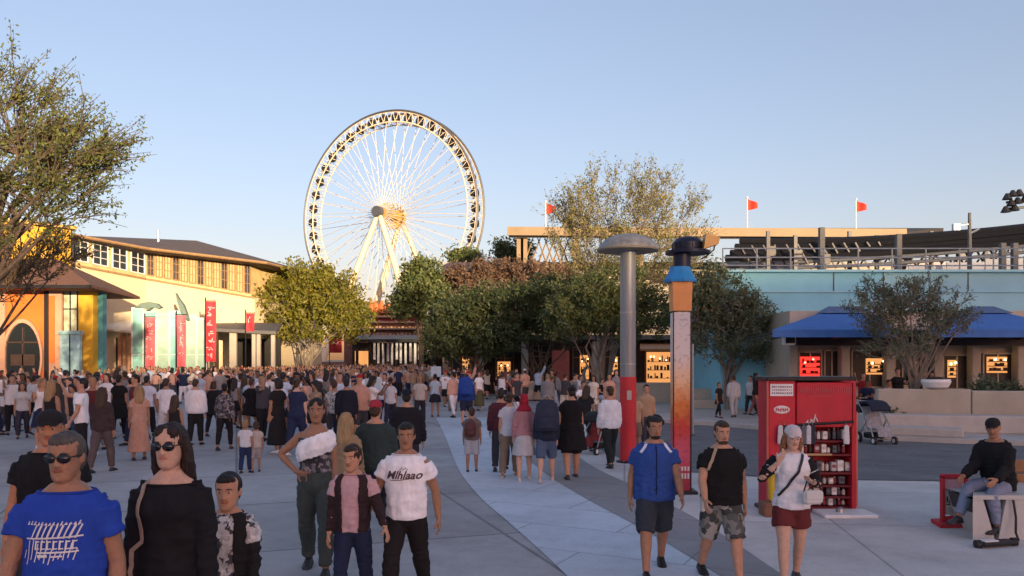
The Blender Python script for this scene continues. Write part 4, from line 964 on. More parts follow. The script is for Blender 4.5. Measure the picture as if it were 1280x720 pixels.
def person(loc, H=1.75, rz=0, g=1.0, f=False, hs=1.0, legs=(18, 12, -16, 6), armL=(0, 10, 12), armR=(0, 10, 12), handL=None, handR=None, lean=0, head=(0, 0), hair=('short', (.02, .014, .01)), skin=(.36, .2, .13), top=('tee', (.1, .1, .1)), bottom=('trousers', (.03, .03, .04)), shoes=(.04, .04, .045), voxel=.02, face=False, sit=None, belly=0, label='', group=None, extra=(), seed=1, cap=None, beard=None, neck=1.45, glasses=False, topmat=None, botmat=None, name='person', curl=.35):
    s = H / 1.75; rs_ = random.Random(seed)
    tab = TORSO_F if f else TORSO_M; shx = .143 if f else .167
    # --- legs
    J = {}
    for side, sw, bd in (('R', legs[0], legs[1]), ('L', legs[2], legs[3])):
        sx = -1 if side == 'R' else 1; a, b_ = R(sw), R(bd); hip = Vector((sx * .088, .012, .88)); ab = R(3 if not sit else 8)
        knee = hip + Vector((sx * math.sin(ab), -math.sin(a), -math.cos(a))).normalized() * .40
        ank = knee + Vector((sx * math.sin(ab) * .3, -math.sin(a - b_), -math.cos(a - b_))).normalized() * .40
        J[side] = [hip, knee, ank]
    if sit is None: dz = .08 - min(J['L'][2].z, J['R'][2].z)
    else: dz = sit / s - .82 + .0
    sh = Vector((0, 0, dz))
    for k in J: J[k] = [p + sh for p in J[k]]
    piv = Vector((0, 0, .95 + dz)); Lr = Matrix.Rotation(R(lean), 4, 'X')
    def up(p):
        p = Vector(p) + sh; t = max(0, min(1, (p.z - piv.z + .08) / .16))
        return p.lerp(piv + (Lr @ (p - piv)), t)
    # head frame
    nb = up((0, .014, 1.50)); HM = Matrix.Translation(nb) @ Lr @ Matrix.Rotation(R(head[0]), 4, 'Z') @ Matrix.Rotation(R(head[1]), 4, 'X') @ Matrix.Translation((0, -.006, .116)) @ Matrix.Scale(hs, 4)
    # --- arms
    A = {}
    for side, arm, hnd in (('R', armR, handR), ('L', armL, handL)):
        sx = -1 if side == 'R' else 1; S = up((sx * shx, .006, 1.376))
        if isinstance(arm[0], (int, float)):
            sw, abd, bd = map(R, arm[:3])
            u = Vector((sx * math.sin(abd), -math.sin(sw) * math.cos(abd), -math.cos(sw) * math.cos(abd)))
            fo = Vector((sx * math.sin(abd) * .35, -math.sin(sw + bd), -math.cos(sw + bd))).normalized()
            E = S + u * .285; Wr = E + fo * .25
        else:
            E = Vector(arm[0]); Wr = Vector(arm[1])
            E = S + (E - S).normalized() * .285; Wr = E + (Wr - E).normalized() * .25; fo = (Wr - E).normalized()
        d = Vector(hnd[0]).normalized() if hnd else fo
        th = Vector(hnd[1]) if hnd else Vector((0, -1, 0))
        if abs(th.dot(d)) > .9: th = Vector((0, 0, 1))
        th = (th - d * th.dot(d)).normalized()
        A[side] = (S, E, Wr, d, th, d.cross(th) * sx)
    arm_r = lambda t, k=1: (lerp_tab([(0, .056), (.25, .05), (.5, .040), (.62, .042), (1, .027)], t)[0]) * (g ** .5) * (.86 if f else 1) * k
    def arm_pts(side, t0, t1, n=7):
        S, E, Wr = A[side][:3]; out = []
        for i in range(n + 1):
            t = t0 + (t1 - t0) * i / n; out.append((S.lerp(E, t * 2) if t < .5 else E.lerp(Wr, t * 2 - 1), t))
        return out
    leg_r = lambda t: (lerp_tab([(0, .088), (.2, .084), (.5, .056), (.64, .057), (.85, .04), (1, .036)], t)[0]) * (g ** .6) * (1.03 if f else 1)
    def leg_pts(side, t0, t1, n=9):
        h_, k_, a_ = J[side]; out = []
        for i in range(n + 1):
            t = t0 + (t1 - t0) * i / n; p = h_.lerp(k_, t * 2) if t < .5 else k_.lerp(a_, t * 2 - 1)
            if t > .5: p = p + Vector((0, .012 * math.sin((t - .5) * 2 * math.pi), 0))
            out.append((p, t))
        return out
    def torso(mb, z0, z1, inf, hang=False, n=24, steps=14, bot=None):
        rr = []; mxw = 0
        for j in range(steps + 1):
            z = z1 + (z0 - z1) * j / steps; rx, ry, cy = lerp_tab(tab, z); rx = (rx * (g if z < 1.38 else 1 + (g - 1) * .45) + inf); ry = ry * (1 + (g - 1) * 1.3) + inf
            be = belly * math.exp(-((z - 1.07) / .13) ** 2)
            if hang:
                if z < 1.3 and (rx < mxw * .97): rx = mxw * .97 if rx < mxw * .97 else rx
                mxw = max(mxw, rx) if z < 1.37 else mxw
            rr.append([up((rx * math.cos(2 * math.pi * k / n), cy + ry * math.sin(2 * math.pi * k / n) - (be if math.sin(2 * math.pi * k / n) < 0 else 0) * abs(math.sin(2 * math.pi * k / n)), z)) for k in range(n)])
        mb.rings(rr)
    # --- body
    b = MB(); torso(b, .8, 1.49, 0)
    if f and voxel < .02:
        for sx in (-1, 1): b.ell(up((sx * .064, -.076, 1.285)), (.06, .05, .058), 12, 9)
    b.tube([up((0, .014, 1.44)), up((0, .012, 1.5)), HM @ Vector((0, .02, -.07))], [.064 if not f else .054, .056 if not f else .046, .056 if not f else .047], 14)
    head_rings(b, HM, *((40, 44) if voxel < .015 else (16, 18)))
    for sx in (-1, 1):
        m3 = HM @ Vector((sx * .075, .012, -.002)); b.ell(m3, (.011 * hs, .019 * hs, .03 * hs), 8, 6)
    for side in 'RL':
        sx = -1 if side == 'R' else 1
        P_ = arm_pts(side, 0, 1, 10); b.ell(P_[0][0] + Vector((-sx * .012, 0, -.004)), (.052 * g ** .5 * (.88 if f else 1),) * 3, 10, 8)
        b.tube([p for p, t in P_], [arm_r(t) for p, t in P_], 12)
        b.tube([p for p, t in leg_pts(side, 0, 1)], [leg_r(t) for p, t in leg_pts(side, 0, 1)], 14)
        S, E, Wr, d, th, pn = A[side]
        def pr(x, hw, hn): return [Wr + d * x + th * (hw * math.cos(a)) + pn * (hn * math.sin(a)) for a in [2 * math.pi * k / 12 for k in range(12)]]
        b.rings([pr(-.02, .026, .024), pr(.01, .028, .02), pr(.04, .038, .018), pr(.08, .043, .016), pr(.098, .041, .012)])
        fr = .0088 if voxel < .01 else .0105
        for q, (o, ln) in enumerate(((.031, .072), (.0105, .082), (-.0105, .076), (-.030, .06))):
            p = Wr + d * .088 + th * o; pts = [p - d * .02, p]; ang = curl * (.7 + .1 * q); dd = d
            for sg in (.45, .32, .23):
                dd = (d * math.cos(ang) + pn * math.sin(ang) + th * o * 1.5).normalized(); p = p + dd * ln * sg; pts.append(p); ang += curl
            b.tube(pts, [fr * 1.1, fr * 1.08, fr, fr * .95, fr * .8], 8)
        p = Wr + d * .02 + th * .026; d1 = (d * .65 + th * .65 + pn * .35).normalized(); d2 = (d * .9 + th * .25 + pn * (.3 + curl * .5)).normalized()
        b.tube([p - d1 * .01, p + d1 * .04, p + d1 * .04 + d2 * .03, p + d1 * .04 + d2 * .052], [.015, .0125, .0115, .009], 8)
    feet = {}
    for side in 'RL':
        an = J[side][2]; pit = 0
        if sit is None and an.z > .085: pit = min(.9, math.asin(min(.95, (an.z - .08) / .15)))
        elif sit is not None: pit = 0
        F = Vector((0, -math.cos(pit), -math.sin(pit))); U = Vector((0, -math.sin(pit), math.cos(pit))); Sd = Vector((1, 0, 0)); feet[side] = (an, F, U, Sd)
        def fring(mb, infl, k=1):
            rr = []
            for x, hw, hh in ((-.062, .02, .03), (-.045, .032, .062), (.0, .036, .085), (.05, .038, .07), (.1, .045, .05), (.145, .044, .038), (.178, .03, .026), (.19, .012, .012)):
                ring = []; hw += infl; hh += infl
                for q in range(12):
                    a = 2 * math.pi * q / 12; zz = math.sin(a); ring.append(an + F * (x + (.01 if x > 0 else -.01) * k) + Sd * (hw * math.cos(a)) + U * (-.08 + (hh * (zz * .5 + .5))))
                rr.append(ring)
            mb.rings(rr)
        fring(b, -.008, 0)
        feet[side] = fring, an, F, U, Sd
    # scale into world units
    def fin(mb): mb.v = [(x * s, y * s, z * s) for x, y, z in mb.v]; return mb
    me = remesh(fin(b), voxel * min(1, s), 2 if voxel < .012 else 1); me.name = 'person'; me.materials.append(M_skin)
    body = bpy.data.objects.new(name, me); COL.objects.link(body); body.location = loc; body.rotation_euler = (0, 0, rz); body.color = (*skin, 1)
    tag(body, label, 'person', group)
    gv = voxel * (1.3 if voxel < .012 else 1)
    fold = 0 if voxel > .018 else (.0125 if voxel < .01 else .010)
    sd = Vector((seed * 7.3, 0, 0))
    def folds(c, amp=1.0):
        q = c / s; n1 = noise.noise(Vector((q.x * 9, q.y * 9, q.z * 3.2)) + sd); n2 = noise.noise(Vector((q.x * 5 + q.z * 10, q.y * 6, q.z * 14 - q.x * 5)) + sd)
        zz = q.z - dz; wst = math.exp(-((zz - 1.02) / .13) ** 2) + .8 * math.exp(-((zz - .5) / .1) ** 2) + .7 * math.exp(-((zz - .15) / .08) ** 2) + (.6 if abs(q.x) > .17 * g else .15)
        return fold * amp * s * ((.5 - abs(n1) * 2.6) * .55 + (.5 - abs(n2) * 3.0) * min(1.0, wst) * .7)
    def child(nm, mesh_or_mb, m, col, amp=1.0, par=None, vx=None, rm=True, sm=3):
        sm = 1 if voxel > .012 else (7 if sm == 3 else sm)
        if isinstance(mesh_or_mb, MB):
            fin(mesh_or_mb)
            q = remesh(mesh_or_mb, vx or gv, sm, (lambda c: folds(c, amp)) if (fold and amp) else None) if rm else mesh_or_mb.mesh(nm, smooth=True)
        else: q = mesh_or_mb
        q.name = nm; q.materials.clear(); q.materials.append(m); o = bpy.data.objects.new(nm, q); COL.objects.link(o); o.parent = par or body; o.color = (*col, 1); return o
    ctx = dict(body=body, s=s, up=up, HM=HM, A=A, J=J, child=child, g=g)
    # --- bottom
    bst, bcol = bottom[0], bottom[1]
    if bst:
        m = MB(); top_z = 1.02
        if bst in ('trousers', 'leggings', 'jeans', 'shorts', 'hotpants'):
            inf = .008 if bst == 'leggings' else .014
            torso(m, .8, top_z, inf, steps=6)
            t1 = {'trousers': .975, 'jeans': .965, 'leggings': .95, 'shorts': .50, 'hotpants': .27}[bst]
            for side in 'RL':
                pp = leg_pts(side, 0, t1, 9)
                fl = {'trousers': .018, 'jeans': .012, 'leggings': .004, 'shorts': .03, 'hotpants': .02}[bst]
                m.tube([p for p, t in pp], [max(leg_r(t) + inf * 1.0 + fl * (i / 9), (.062 if bst == 'trousers' else .052 if bst == 'jeans' else 0)) for i, (p, t) in enumerate(pp)], 16)
        elif bst in ('skirt', 'longskirt', 'minidress'):
            zb = {'skirt': .52, 'longskirt': .2, 'minidress': .6}[bst]; rr = []
            for j in range(9):
                z = top_z + (zb - top_z) * j / 8; rx = (.155 + .1 * j / 8) * g; ry = (.12 + .13 * j / 8) * g
                rr.append([up((rx * math.cos(a), .01 + ry * math.sin(a), z)) for a in [2 * math.pi * k / 24 for k in range(24)]])
            m.rings(rr)
        ctx['bottom'] = child({'skirt': 'skirt', 'longskirt': 'skirt', 'minidress': 'skirt', 'shorts': 'shorts', 'hotpants': 'shorts'}.get(bst, 'trousers'), m, botmat or M_cloth, bcol, .8)
    # --- top
    tst, tcol = top[0], top[1]
    if tst:
        m = MB(); hem = {'tee': .86, 'shirt': .84, 'sweater': .84, 'jacket': .83, 'tank': .9, 'dress': .55, 'longtee': .7, 'crop': 1.0, 'oneshoulder': 1.02}[tst]
        inf = {'jacket': .03, 'sweater': .02, 'tank': .009, 'crop': .012, 'oneshoulder': .02}.get(tst, .017)
        if tst in ('dress', 'longtee'):
            torso(m, .86, 1.46, inf, True); rr = []
            for j in range(6):
                z = .95 + (hem - .95) * j / 5; rx = (.172 + .055 * j / 5) * g + .01; ry = (.135 + .085 * j / 5) * g
                rr.append([up((rx * math.cos(a), .01 + ry * math.sin(a), z)) for a in [2 * math.pi * k / 24 for k in range(24)]])
            m.rings(rr)
        elif tst == 'oneshoulder': torso(m, hem, 1.36, inf, False)
        else: torso(m, hem, neck if tst not in ('tank', 'crop') else 1.40, inf, True)
        if f and voxel < .02:
            for sx in (-1, 1): m.ell(up((sx * .064, -.08, 1.285)), (.07 + inf * .4, .056 + inf * .5, .07), 12, 9)
        tend = {'tee': .27, 'shirt': .29, 'sweater': .97, 'jacket': .98, 'dress': .24, 'longtee': .3}.get(tst, 0)
        if tend:
            for side in 'RL':
                pp = arm_pts(side, 0, tend, 6); k = inf + .004
                m.ell(pp[0][0] + Vector(((.022 if side == 'R' else -.022), 0, -.006)), ((.052 if not f else .045) * g ** .5 + k * .62,) * 3, 12, 9)
                p0_ = pp[0][0] + Vector((.045 if side == 'R' else -.045, .0, .014)); m.tube([p0_, pp[0][0]], [arm_r(0) * .75, arm_r(0) + k * .8], 14)
                m.tube([p for p, t in pp], [arm_r(t) + k * (.75 if t == 0 else 1) + (.012 * i / 6 if tend < .5 else (.002 if i < 6 else -.004)) for i, (p, t) in enumerate(pp)], 14)
        elif tst == 'tank':
            for sx in (-1, 1): m.tube([up((sx * .1, -.085, 1.37)), up((sx * .095, .0, 1.455)), up((sx * .1, .085, 1.37))], .02, 8)
        ctx['top'] = child({'tee': 'tshirt', 'tank': 'vest_top', 'oneshoulder': 'one_shoulder_top', 'longtee': 'long_tshirt', 'crop': 'crop_top'}.get(tst, tst), m, topmat or M_cloth, tcol)
    if tst and voxel < .01 and tst not in ('oneshoulder', 'crop'):
        zc = neck - .004 if tst != 'tank' else 1.39; rx, ry, cy = lerp_tab(tab, zc); q = MB(); rx = rx * (1 + (g - 1) * .45) + inf * .45; ry = ry * (1 + (g - 1) * 1.3) + inf * .45
        q.tube([up((rx * math.cos(a), cy + ry * math.sin(a), zc + .004)) for a in [2 * math.pi * k / 28 for k in range(29)]], .0075, 8, cap=False); fin(q)
        o_ = q.build('collar', topmat or M_cloth, None, smooth=False, local=True); o_.parent = ctx['top']; o_.color = (*[x * .8 for x in tcol], 1)
    # --- shoes
    if shoes:
        m = MB(); sol = MB()
        for side in 'RL':
            fr_, an, F, U, Sd = feet[side]; m = MB(); fr_(m, .004); o = child('shoe', m, M_leather, shoes, 0, vx=max(voxel, .009))
            if voxel < .015:
                sm_ = MB(); pts = []
                for zz in (-.086, -.066): pts.append([an + F * x + Sd * y + U * zz for x, y in ((-.082, -.02), (-.05, -.04), (.05, -.045), (.13, -.052), (.19, -.035), (.212, 0), (.19, .035), (.13, .052), (.05, .045), (-.05, .04), (-.082, .02))])
                sm_.rings(pts); child('sole', sm_, M_leather, (.5, .5, .48) if sum(shoes) > .3 else (.03, .03, .03), 0, par=o, rm=False)
    # --- hair
    st, hc = hair[0], hair[1]
    if st != 'bald':
        m = MB(); Y_ = lambda x, y, z: HM @ Vector((x, y, z)); k = hs
        e = lambda c, r: m.ell(Y_(*c), (r[0] * k, r[1] * k, r[2] * k), 18, 14)
        if cap: e((0, .018, .01), (.079, .09, .08))
        else: e((0, .014, .04), (.083, .098, .093)); st in ('long', 'bob') or e((0, -.031, .083), (.064, .060, .043)); st in ('long', 'bob') and (e((-.034, -.03, .08), (.036, .06, .042)), e((.036, -.03, .08), (.034, .06, .042)))
        e((0, .06, -.02), (.066, .05, .07))
        if st == 'curly':
            for q in range(26):
                v = Vector((rs_.gauss(0, 1), abs(rs_.gauss(0, 1)) * .9 - .1, abs(rs_.gauss(0, 1)) + .05)).normalized(); e((v.x * .085, .01 + v.y * .095, .035 + v.z * .09), (.03, .03, .03))
        if st in ('long', 'blonde_long'):
            for sx in (-1, 1): m.tube([Y_(sx * .068, .0, .06), Y_(sx * .084, .012, -.03), Y_(sx * .088, .02, -.12), Y_(sx * .085, .03, -.2)], [.03 * k, .034 * k, .034 * k, .02 * k], 10)
            m.rings([[Y_(rx * math.cos(a), cy + ry * math.sin(a), z) for a in [2 * math.pi * q / 20 for q in range(20)]] for z, rx, ry, cy in ((.06, .07, .06, .03), (0, .088, .055, .045), (-.08, .1, .05, .06), (-.17, .105, .045, .075), (-.25, .095, .04, .09), (-.31, .06, .025, .1))])
        if st == 'bob':
            m.rings([[Y_(rx * math.cos(a), cy + ry * math.sin(a), z) for a in [2 * math.pi * q / 20 for q in range(20)]] for z, rx, ry, cy in ((.07, .07, .06, .03), (0, .092, .06, .035), (-.07, .1, .055, .045), (-.12, .095, .045, .05), (-.135, .07, .03, .05))])
        if st == 'bun': e((0, .1, .075), (.042, .042, .042))
        if st == 'pony': m.tube([Y_(0, .085, .05), Y_(0, .135, .03), Y_(0, .14, -.06), Y_(0, .125, -.16)], [.02, .03, .03, .012], 10)
        if st == 'hijab':
            m.rings([[Y_(rx * math.cos(a), cy + ry * math.sin(a), z) for a in [2 * math.pi * q / 20 for q in range(20)]] for z, rx, ry, cy in ((.1, .06, .06, .02), (0, .09, .07, .03), (-.08, .085, .07, .02), (-.15, .13, .1, .02), (-.22, .17, .12, .02))])
        if fold:
            q = remesh(fin(m), max(.007, voxel), 1, lambda c: s * .005 * ((.35 - abs(noise.noise(Vector((c.x * 75, c.y * 75, c.z * 7)) + sd)) * 2.4) + .6 * noise.noise(Vector((c.x * 25, c.y * 25, c.z * 25)))))
        else: q = remesh(fin(m), voxel, 1)
        ctx['hair'] = child('hair' if st != 'hijab' else 'headscarf', q, M_hair if st != 'hijab' else M_cloth, hc)
    if beard:
        m = MB(); k = hs
        for c, r_ in (((0, -.045, -.09), (.052, .05, .036)), ((0, -.012, -.078), (.066, .05, .03))):
            m.ell(HM @ Vector(c), (r_[0] * k, r_[1] * k, r_[2] * k), 14, 10)
        child('beard', remesh(fin(m), max(.006, voxel * .8), 2), M_hair, beard)
    if cap:
        m = MB(); kk = hs
        m.rings([[HM @ Vector((rx * math.cos(a), .004 + ry * math.sin(a), z)) for a in [2 * math.pi * q / 24 for q in range(24)]] for z, rx, ry in ((.04, .087, .105), (.07, .087, .104), (.1, .078, .092), (.125, .055, .066), (.136, .02, .025))])
        sgn = -1 if cap[0] == 'cap' else 1
        br = []
        for zz in (.045, .052): br.append([HM @ Vector((x, sgn * y, zz - .012 * abs(x) / .07)) for x, y in ((-.072, .07), (-.066, .12), (-.045, .16), (0, .175), (.045, .16), (.066, .12), (.072, .07), (0, .08))])
        m.rings(br); ctx['cap'] = child('cap', m, M_cloth, cap[1], 0, vx=min(gv, .01) if voxel < .015 else max(gv, .012))
    if face:
        for sx in (-1, 1):
            c = HM @ Vector((sx * .031, -.0715, .010)); m = MB(); m.ell(c * 1.0, (.0135 * hs, .0115 * hs, .0068 * hs), 12, 9); o = child('eye', m, M_eye, (1, 1, 1), 0, rm=False)
            m = MB(); c2 = HM @ Vector((sx * .031, -.0795, .010)); m.ell(c2, (.0066 * hs, .0045 * hs, .0062 * hs), 10, 7); child('iris', m, M_iris, (1, 1, 1), 0, par=o, rm=False)
            m = MB(); m.tube([HM @ Vector((sx * .016, -.0905, .031)), HM @ Vector((sx * .032, -.0885, .036)), HM @ Vector((sx * .05, -.076, .031))], [.003 * hs, .0036 * hs, .002 * hs], 6); child('eyebrow', m, M_hair, tuple(x * .8 for x in hc) if sum(hc) < .6 else (.15, .1, .06), 0, rm=False)
        m = MB(); m.rings([[HM @ Vector((x, -.0885 - .0035 * (1 - (x / .026) ** 2) + .006 * (x / .026) ** 2, -.0525 + .0075 * math.sin(a) * (1 - (x / .026) ** 2) ** .5 + dz_)) for a, dz_ in [(2 * math.pi * q / 8, 0) for q in range(8)]] for x in (-.0255, -.018, -.009, 0, .009, .018, .0255)])
        m.v = [(x, y - (.003 if i % 8 in (0, 4) else 0), z) for i, (x, y, z) in enumerate(m.v)]
        child('lips', m, M_skin, (skin[0] * .85, skin[1] * .5, skin[2] * .5), 0, rm=False)
    if glasses:
        m = MB()
        for sx in (-1, 1):
            ring = lambda dy: [HM @ Vector((sx * .034 + .031 * math.cos(a), -.099 + dy + abs(.031 * math.cos(a) + sx * .034) * .2, .009 + .023 * math.sin(a))) for a in [2 * math.pi * q / 18 for q in range(18)]]
            m.rings([ring(0), ring(.004)])
        gl = child('sunglasses', m, M_lens, (0, 0, 0), 0, rm=False)
        m = MB(); m.tube([HM @ Vector((-.012, -.097, .014)), HM @ Vector((.012, -.097, .014))], .0025, 6)
        for sx in (-1, 1): m.tube([HM @ Vector((sx * .058, -.09, .015)), HM @ Vector((sx * .075, -.05, .016)), HM @ Vector((sx * .078, .01, .012))], .003, 6)
        child('glasses_frame', m, M_black, (0, 0, 0), 0, par=gl, rm=False)
    for fn in extra: fn(ctx)
    return body
def bvh_of(ob): 
    me = ob.data; return BVHTree.FromPolygons([v.co for v in me.vertices], [list(p.vertices) for p in me.polygons])
def print_on(ob, me_or_mb, m, name='print', x0=0, z0=1.2, back=False, lift=.006):
    """lay flat marks (x, z plane) on the front of a garment"""
    me = me_or_mb if not isinstance(me_or_mb, MB) else me_or_mb.mesh(name)
    bm = bmesh.new(); bm.from_mesh(me); bmesh.ops.triangulate(bm, faces=bm.faces)
    for _ in range(4):
        es = [e for e in bm.edges if e.calc_length() > .014]
        if not es: break
        bmesh.ops.subdivide_edges(bm, edges=es, cuts=1); bmesh.ops.triangulate(bm, faces=bm.faces)
    bm.to_mesh(me); bm.free()
    t = bvh_of(ob); sg = -1 if not back else 1
    for v in me.vertices:
        x, z = v.co.x + x0, v.co.y + z0; d = v.co.z
        h = t.ray_cast(Vector((x, sg * 1.0, z)), Vector((0, -sg, 0)))
        y = h[0].y if h[0] else 0
        v.co = (x if not back else x, y + sg * (lift + d), z)
    me.materials.clear(); me.materials.append(m); o = bpy.data.objects.new(name, me); COL.objects.link(o); o.parent = ob; return o
def strap(ctx, pts, rad, col, name='strap', m=None, flat=.3, par=None, lift=.012, ref='top'):
    """a strap pressed onto the outside of a garment: pts are (x, z, front?) in body units"""
    s = ctx['s']; t = bvh_of(ctx[ref]) if ref in ctx else bvh_of(ctx['body']); out = []
    for i in range(len(pts) - 1):
        for j in range(8):
            u = j / 8; a, b_ = pts[i], pts[i + 1]; v = Vector(a).lerp(Vector(b_), u); out.append(v)
    out.append(Vector(pts[-1])); res = []
    for v in out:
        v = v * s; c = Vector((0, 0, v.z)); 
        hit = t.find_nearest(v)
        p = hit[0] + hit[1] * lift if hit[0] and (hit[0] - v).length < .25 else v
        res.append(p)
    mb = MB(); vs = []; n = len(res)
    for i, p in enumerate(res):
        tg = (res[min(i + 1, n - 1)] - res[max(i - 1, 0)]).normalized(); nn = t.find_nearest(p)[1]; sd = tg.cross(nn).normalized()
        vs += [p + sd * rad - nn * .004, p + sd * rad + nn * .003, p - sd * rad + nn * .003, p - sd * rad - nn * .004]
    mb.rings([vs[i * 4:i * 4 + 4] for i in range(n)])
    o = mb.build(name, m or M_leather, None, smooth=False, local=True); o.parent = par or ctx['body']; o.color = (*col, 1); return o
# ------------------------------------------------------------------ the two lamp posts
g = G(785, 578); Y = g.y      # grey mushroom lamp
ml = empty('mushroom_lamp', (XW(785, Y), Y, 0), 'tall grey steel post with a wide mushroom cap and a red painted lower shaft', 'lamp post')
def k_(px): return px * Y / 1000
zc = ZW(557, Y)
b = MB(); b.lathe((ml.location.x, Y, 0), [(k_(9.9), 0), (k_(9.7), ZW(313, Y))], 28); b.build('shaft', mat('brushed_grey_steel', (.27, .29, .3), .45, .3, var=.25, scale=3, stretch=(6, 6, .4), dirt=.3), ml, smooth=True)
b = MB(); b.lathe((ml.location.x, Y, 0), [(k_(10.4), .02), (k_(10.3), ZW(471, Y) - .06), (k_(10.1), ZW(471, Y))], 28); b.build('red_sleeve', mat('worn_red_paint', (.6, .035, .045), .6, var=.25, scale=2.2, dirt=.35, stretch=(1, 1, .4)), ml, smooth=True)
b = MB(); b.lathe((ml.location.x, Y, 0), [(k_(15), 0), (k_(15), .03), (k_(11.5), .05)], 24); b.build('base_plate', M_dark, ml)
b = MB()
for zz in (1.0, 2.1, 3.2): b.lathe((ml.location.x, Y, zz), [(k_(10.2), 0), (k_(10.25), .035)], 28)
b.build('seam_band', M_steel, ml)
for q in range(6):
    a = 2 * math.pi * q / 6; b = MB(); b.tube([(ml.location.x + k_(13.3) * math.cos(a), Y + k_(13.3) * math.sin(a), .03), (ml.location.x + k_(13.3) * math.cos(a), Y + k_(13.3) * math.sin(a), .06)], .014, 6); b.build('bolt', M_steel, ml)
b = MB(); b.box((ml.location.x, Y - k_(9.9), 1.45), (.1, .02, .2), bevel=.005); b.build('service_hatch', M_steel, ml)
top = ZW(293, Y); b = MB(); r_ = k_(38)
b.lathe((ml.location.x, Y, top), [(k_(10), -k_(23)), (k_(12), -k_(20)), (r_ * .9, -k_(20)), (r_, -k_(21)), (r_ * 1.0, -k_(18.5)), (r_ * .93, -k_(13.5)), (r_ * .8, -k_(8)), (r_ * .6, -k_(3.5)), (r_ * .35, -k_(.8)), (r_ * .1, 0)], 40)
cp = b.build('cap', mat('weathered_cap', (.25, .26, .27), .5, .3, var=.35, scale=6, dirt=.4), ml, smooth=True)
b = MB(); b.lathe((ml.location.x, Y, top), [(r_ * 1.005, -k_(20.5)), (r_ * 1.02, -k_(19.5)), (r_ * 1.005, -k_(18.4))], 40); b.build('cap_rim', mat('rim_tan', (.3, .25, .17), .5, .3), cp)
g = G(850, 616); Y = g.y      # painted lamp
pll = empty('painted_lamp', (XW(850, Y), Y, 0), 'square lamp post painted orange, white and red with a dark blue hooded head', 'lamp post')
X = XW(850.5, Y); z_ = lambda y: ZW(y, Y)
m, nt, bs = _new('painted_fade'); N, L = nt.nodes, nt.links
tc = N.new('ShaderNodeTexCoord'); sx_ = N.new('ShaderNodeSeparateXYZ'); L.new(tc.outputs['Object'], sx_.inputs[0])
nz = N.new('ShaderNodeTexNoise'); nz.inputs['Scale'].default_value = 5; nz.inputs['Detail'].default_value = 8; L.new(tc.outputs['Object'], nz.inputs['Vector'])
ma = N.new('ShaderNodeMath'); ma.operation = 'MULTIPLY_ADD'; ma.inputs[1].default_value = .7; ma.inputs[2].default_value = -.35; L.new(nz.outputs['Fac'], ma.inputs[0])
ad = N.new('ShaderNodeMath'); ad.operation = 'ADD'; L.new(ma.outputs[0], ad.inputs[0]); L.new(sx_.outputs['Z'], ad.inputs[1])
mr = N.new('ShaderNodeMapRange'); mr.inputs['From Min'].default_value = 0; mr.inputs['From Max'].default_value = 3.2; L.new(ad.outputs[0], mr.inputs['Value'])
cr = N.new('ShaderNodeValToRGB'); L.new(mr.outputs['Result'], cr.inputs['Fac']); el = cr.color_ramp.elements
el[0].position = 0; el[0].color = (.3, .03, .05, 1); el[1].position = 1; el[1].color = (.62, .6, .6, 1)
for p_, c_ in ((.1, (.5, .04, .08)), (.2, (.62, .1, .17)), (.36, (.6, .05, .04)), (.45, (.7, .2, .04)), (.56, (.8, .5, .27)), (.7, (.7, .62, .58))): e = el.new(p_); e.color = (*c_, 1)
n2 = N.new('ShaderNodeTexNoise'); n2.inputs['Scale'].default_value = 16; n2.inputs['Detail'].default_value = 5; L.new(tc.outputs['Object'], n2.inputs['Vector'])
m2 = N.new('ShaderNodeMapRange'); m2.inputs['From Min'].default_value = .56; m2.inputs['From Max'].default_value = .66; m2.inputs['To Min'].default_value = 1; m2.inputs['To Max'].default_value = .72; L.new(n2.outputs['Fac'], m2.inputs['Value'])
vs_ = N.new('ShaderNodeVectorMath'); vs_.operation = 'SCALE'; L.new(cr.outputs['Color'], vs_.inputs[0]); L.new(m2.outputs['Result'], vs_.inputs['Scale']); L.new(vs_.outputs[0], bs.inputs['Base Color']); bs.inputs['Roughness'].default_value = .6
k1 = lambda p: p * Y / 1000
def sq(x, y, za, zb, wa, wb=None, rz=.0, bevel=.01):
    wb = wb or wa; mb = MB(); h = []
    for z, w_ in ((za, wa), (zb, wb)):
        c = bevel; h.append([(x + dx, y + dy, z) for dx, dy in ((-w_ + c, -w_), (w_ - c, -w_), (w_, -w_ + c), (w_, w_ - c), (w_ - c, w_), (-w_ + c, w_), (-w_, w_ - c), (-w_, -w_ + c))])
    mb.rings(h); return mb
sq(X, Y, .02, z_(391), k1(10.4), k1(10.7)).build('shaft', m, pll)
for sx2 in (-1, 1):
    b = MB(); b.box((X + sx2 * k1(10.8), Y - k1(10.5), z_(391) / 2), (.018, .018, z_(391))); b.build('edge_trim', M_dark, pll)
sq(X, Y, z_(389), z_(353), k1(11.6), k1(12.6)).build('orange_collar', mat('orange_paint', (.75, .33, .11), .6, var=.1), pll)
b = MB(); b.lathe((X, Y, 0), [(k1(20), z_(353)), (k1(20.5), z_(350)), (k1(15), z_(341)), (k1(13), z_(334))], 8); b.build('blue_collar', mat('bright_blue_paint', (.03, .25, .6), .5, var=.1), pll)
b = MB(); b.lathe((X + k1(2), Y, 0), [(k1(11), z_(335)), (k1(11), z_(316))], 20); b.build('neck', mat('navy_metal', (.018, .022, .05), .45, .4), pll, smooth=True)
b = MB(); b.lathe((X + k1(9), Y, 0), [(k1(27), z_(317.5)), (k1(27.5), z_(314)), (k1(18), z_(312)), (k1(19), z_(304)), (k1(15), z_(299)), (k1(6), z_(296)), (k1(1), z_(295.5))], 28); hd = b.build('hood', mat('navy_metal', (.018, .022, .05)), pll, smooth=True)
b = MB()
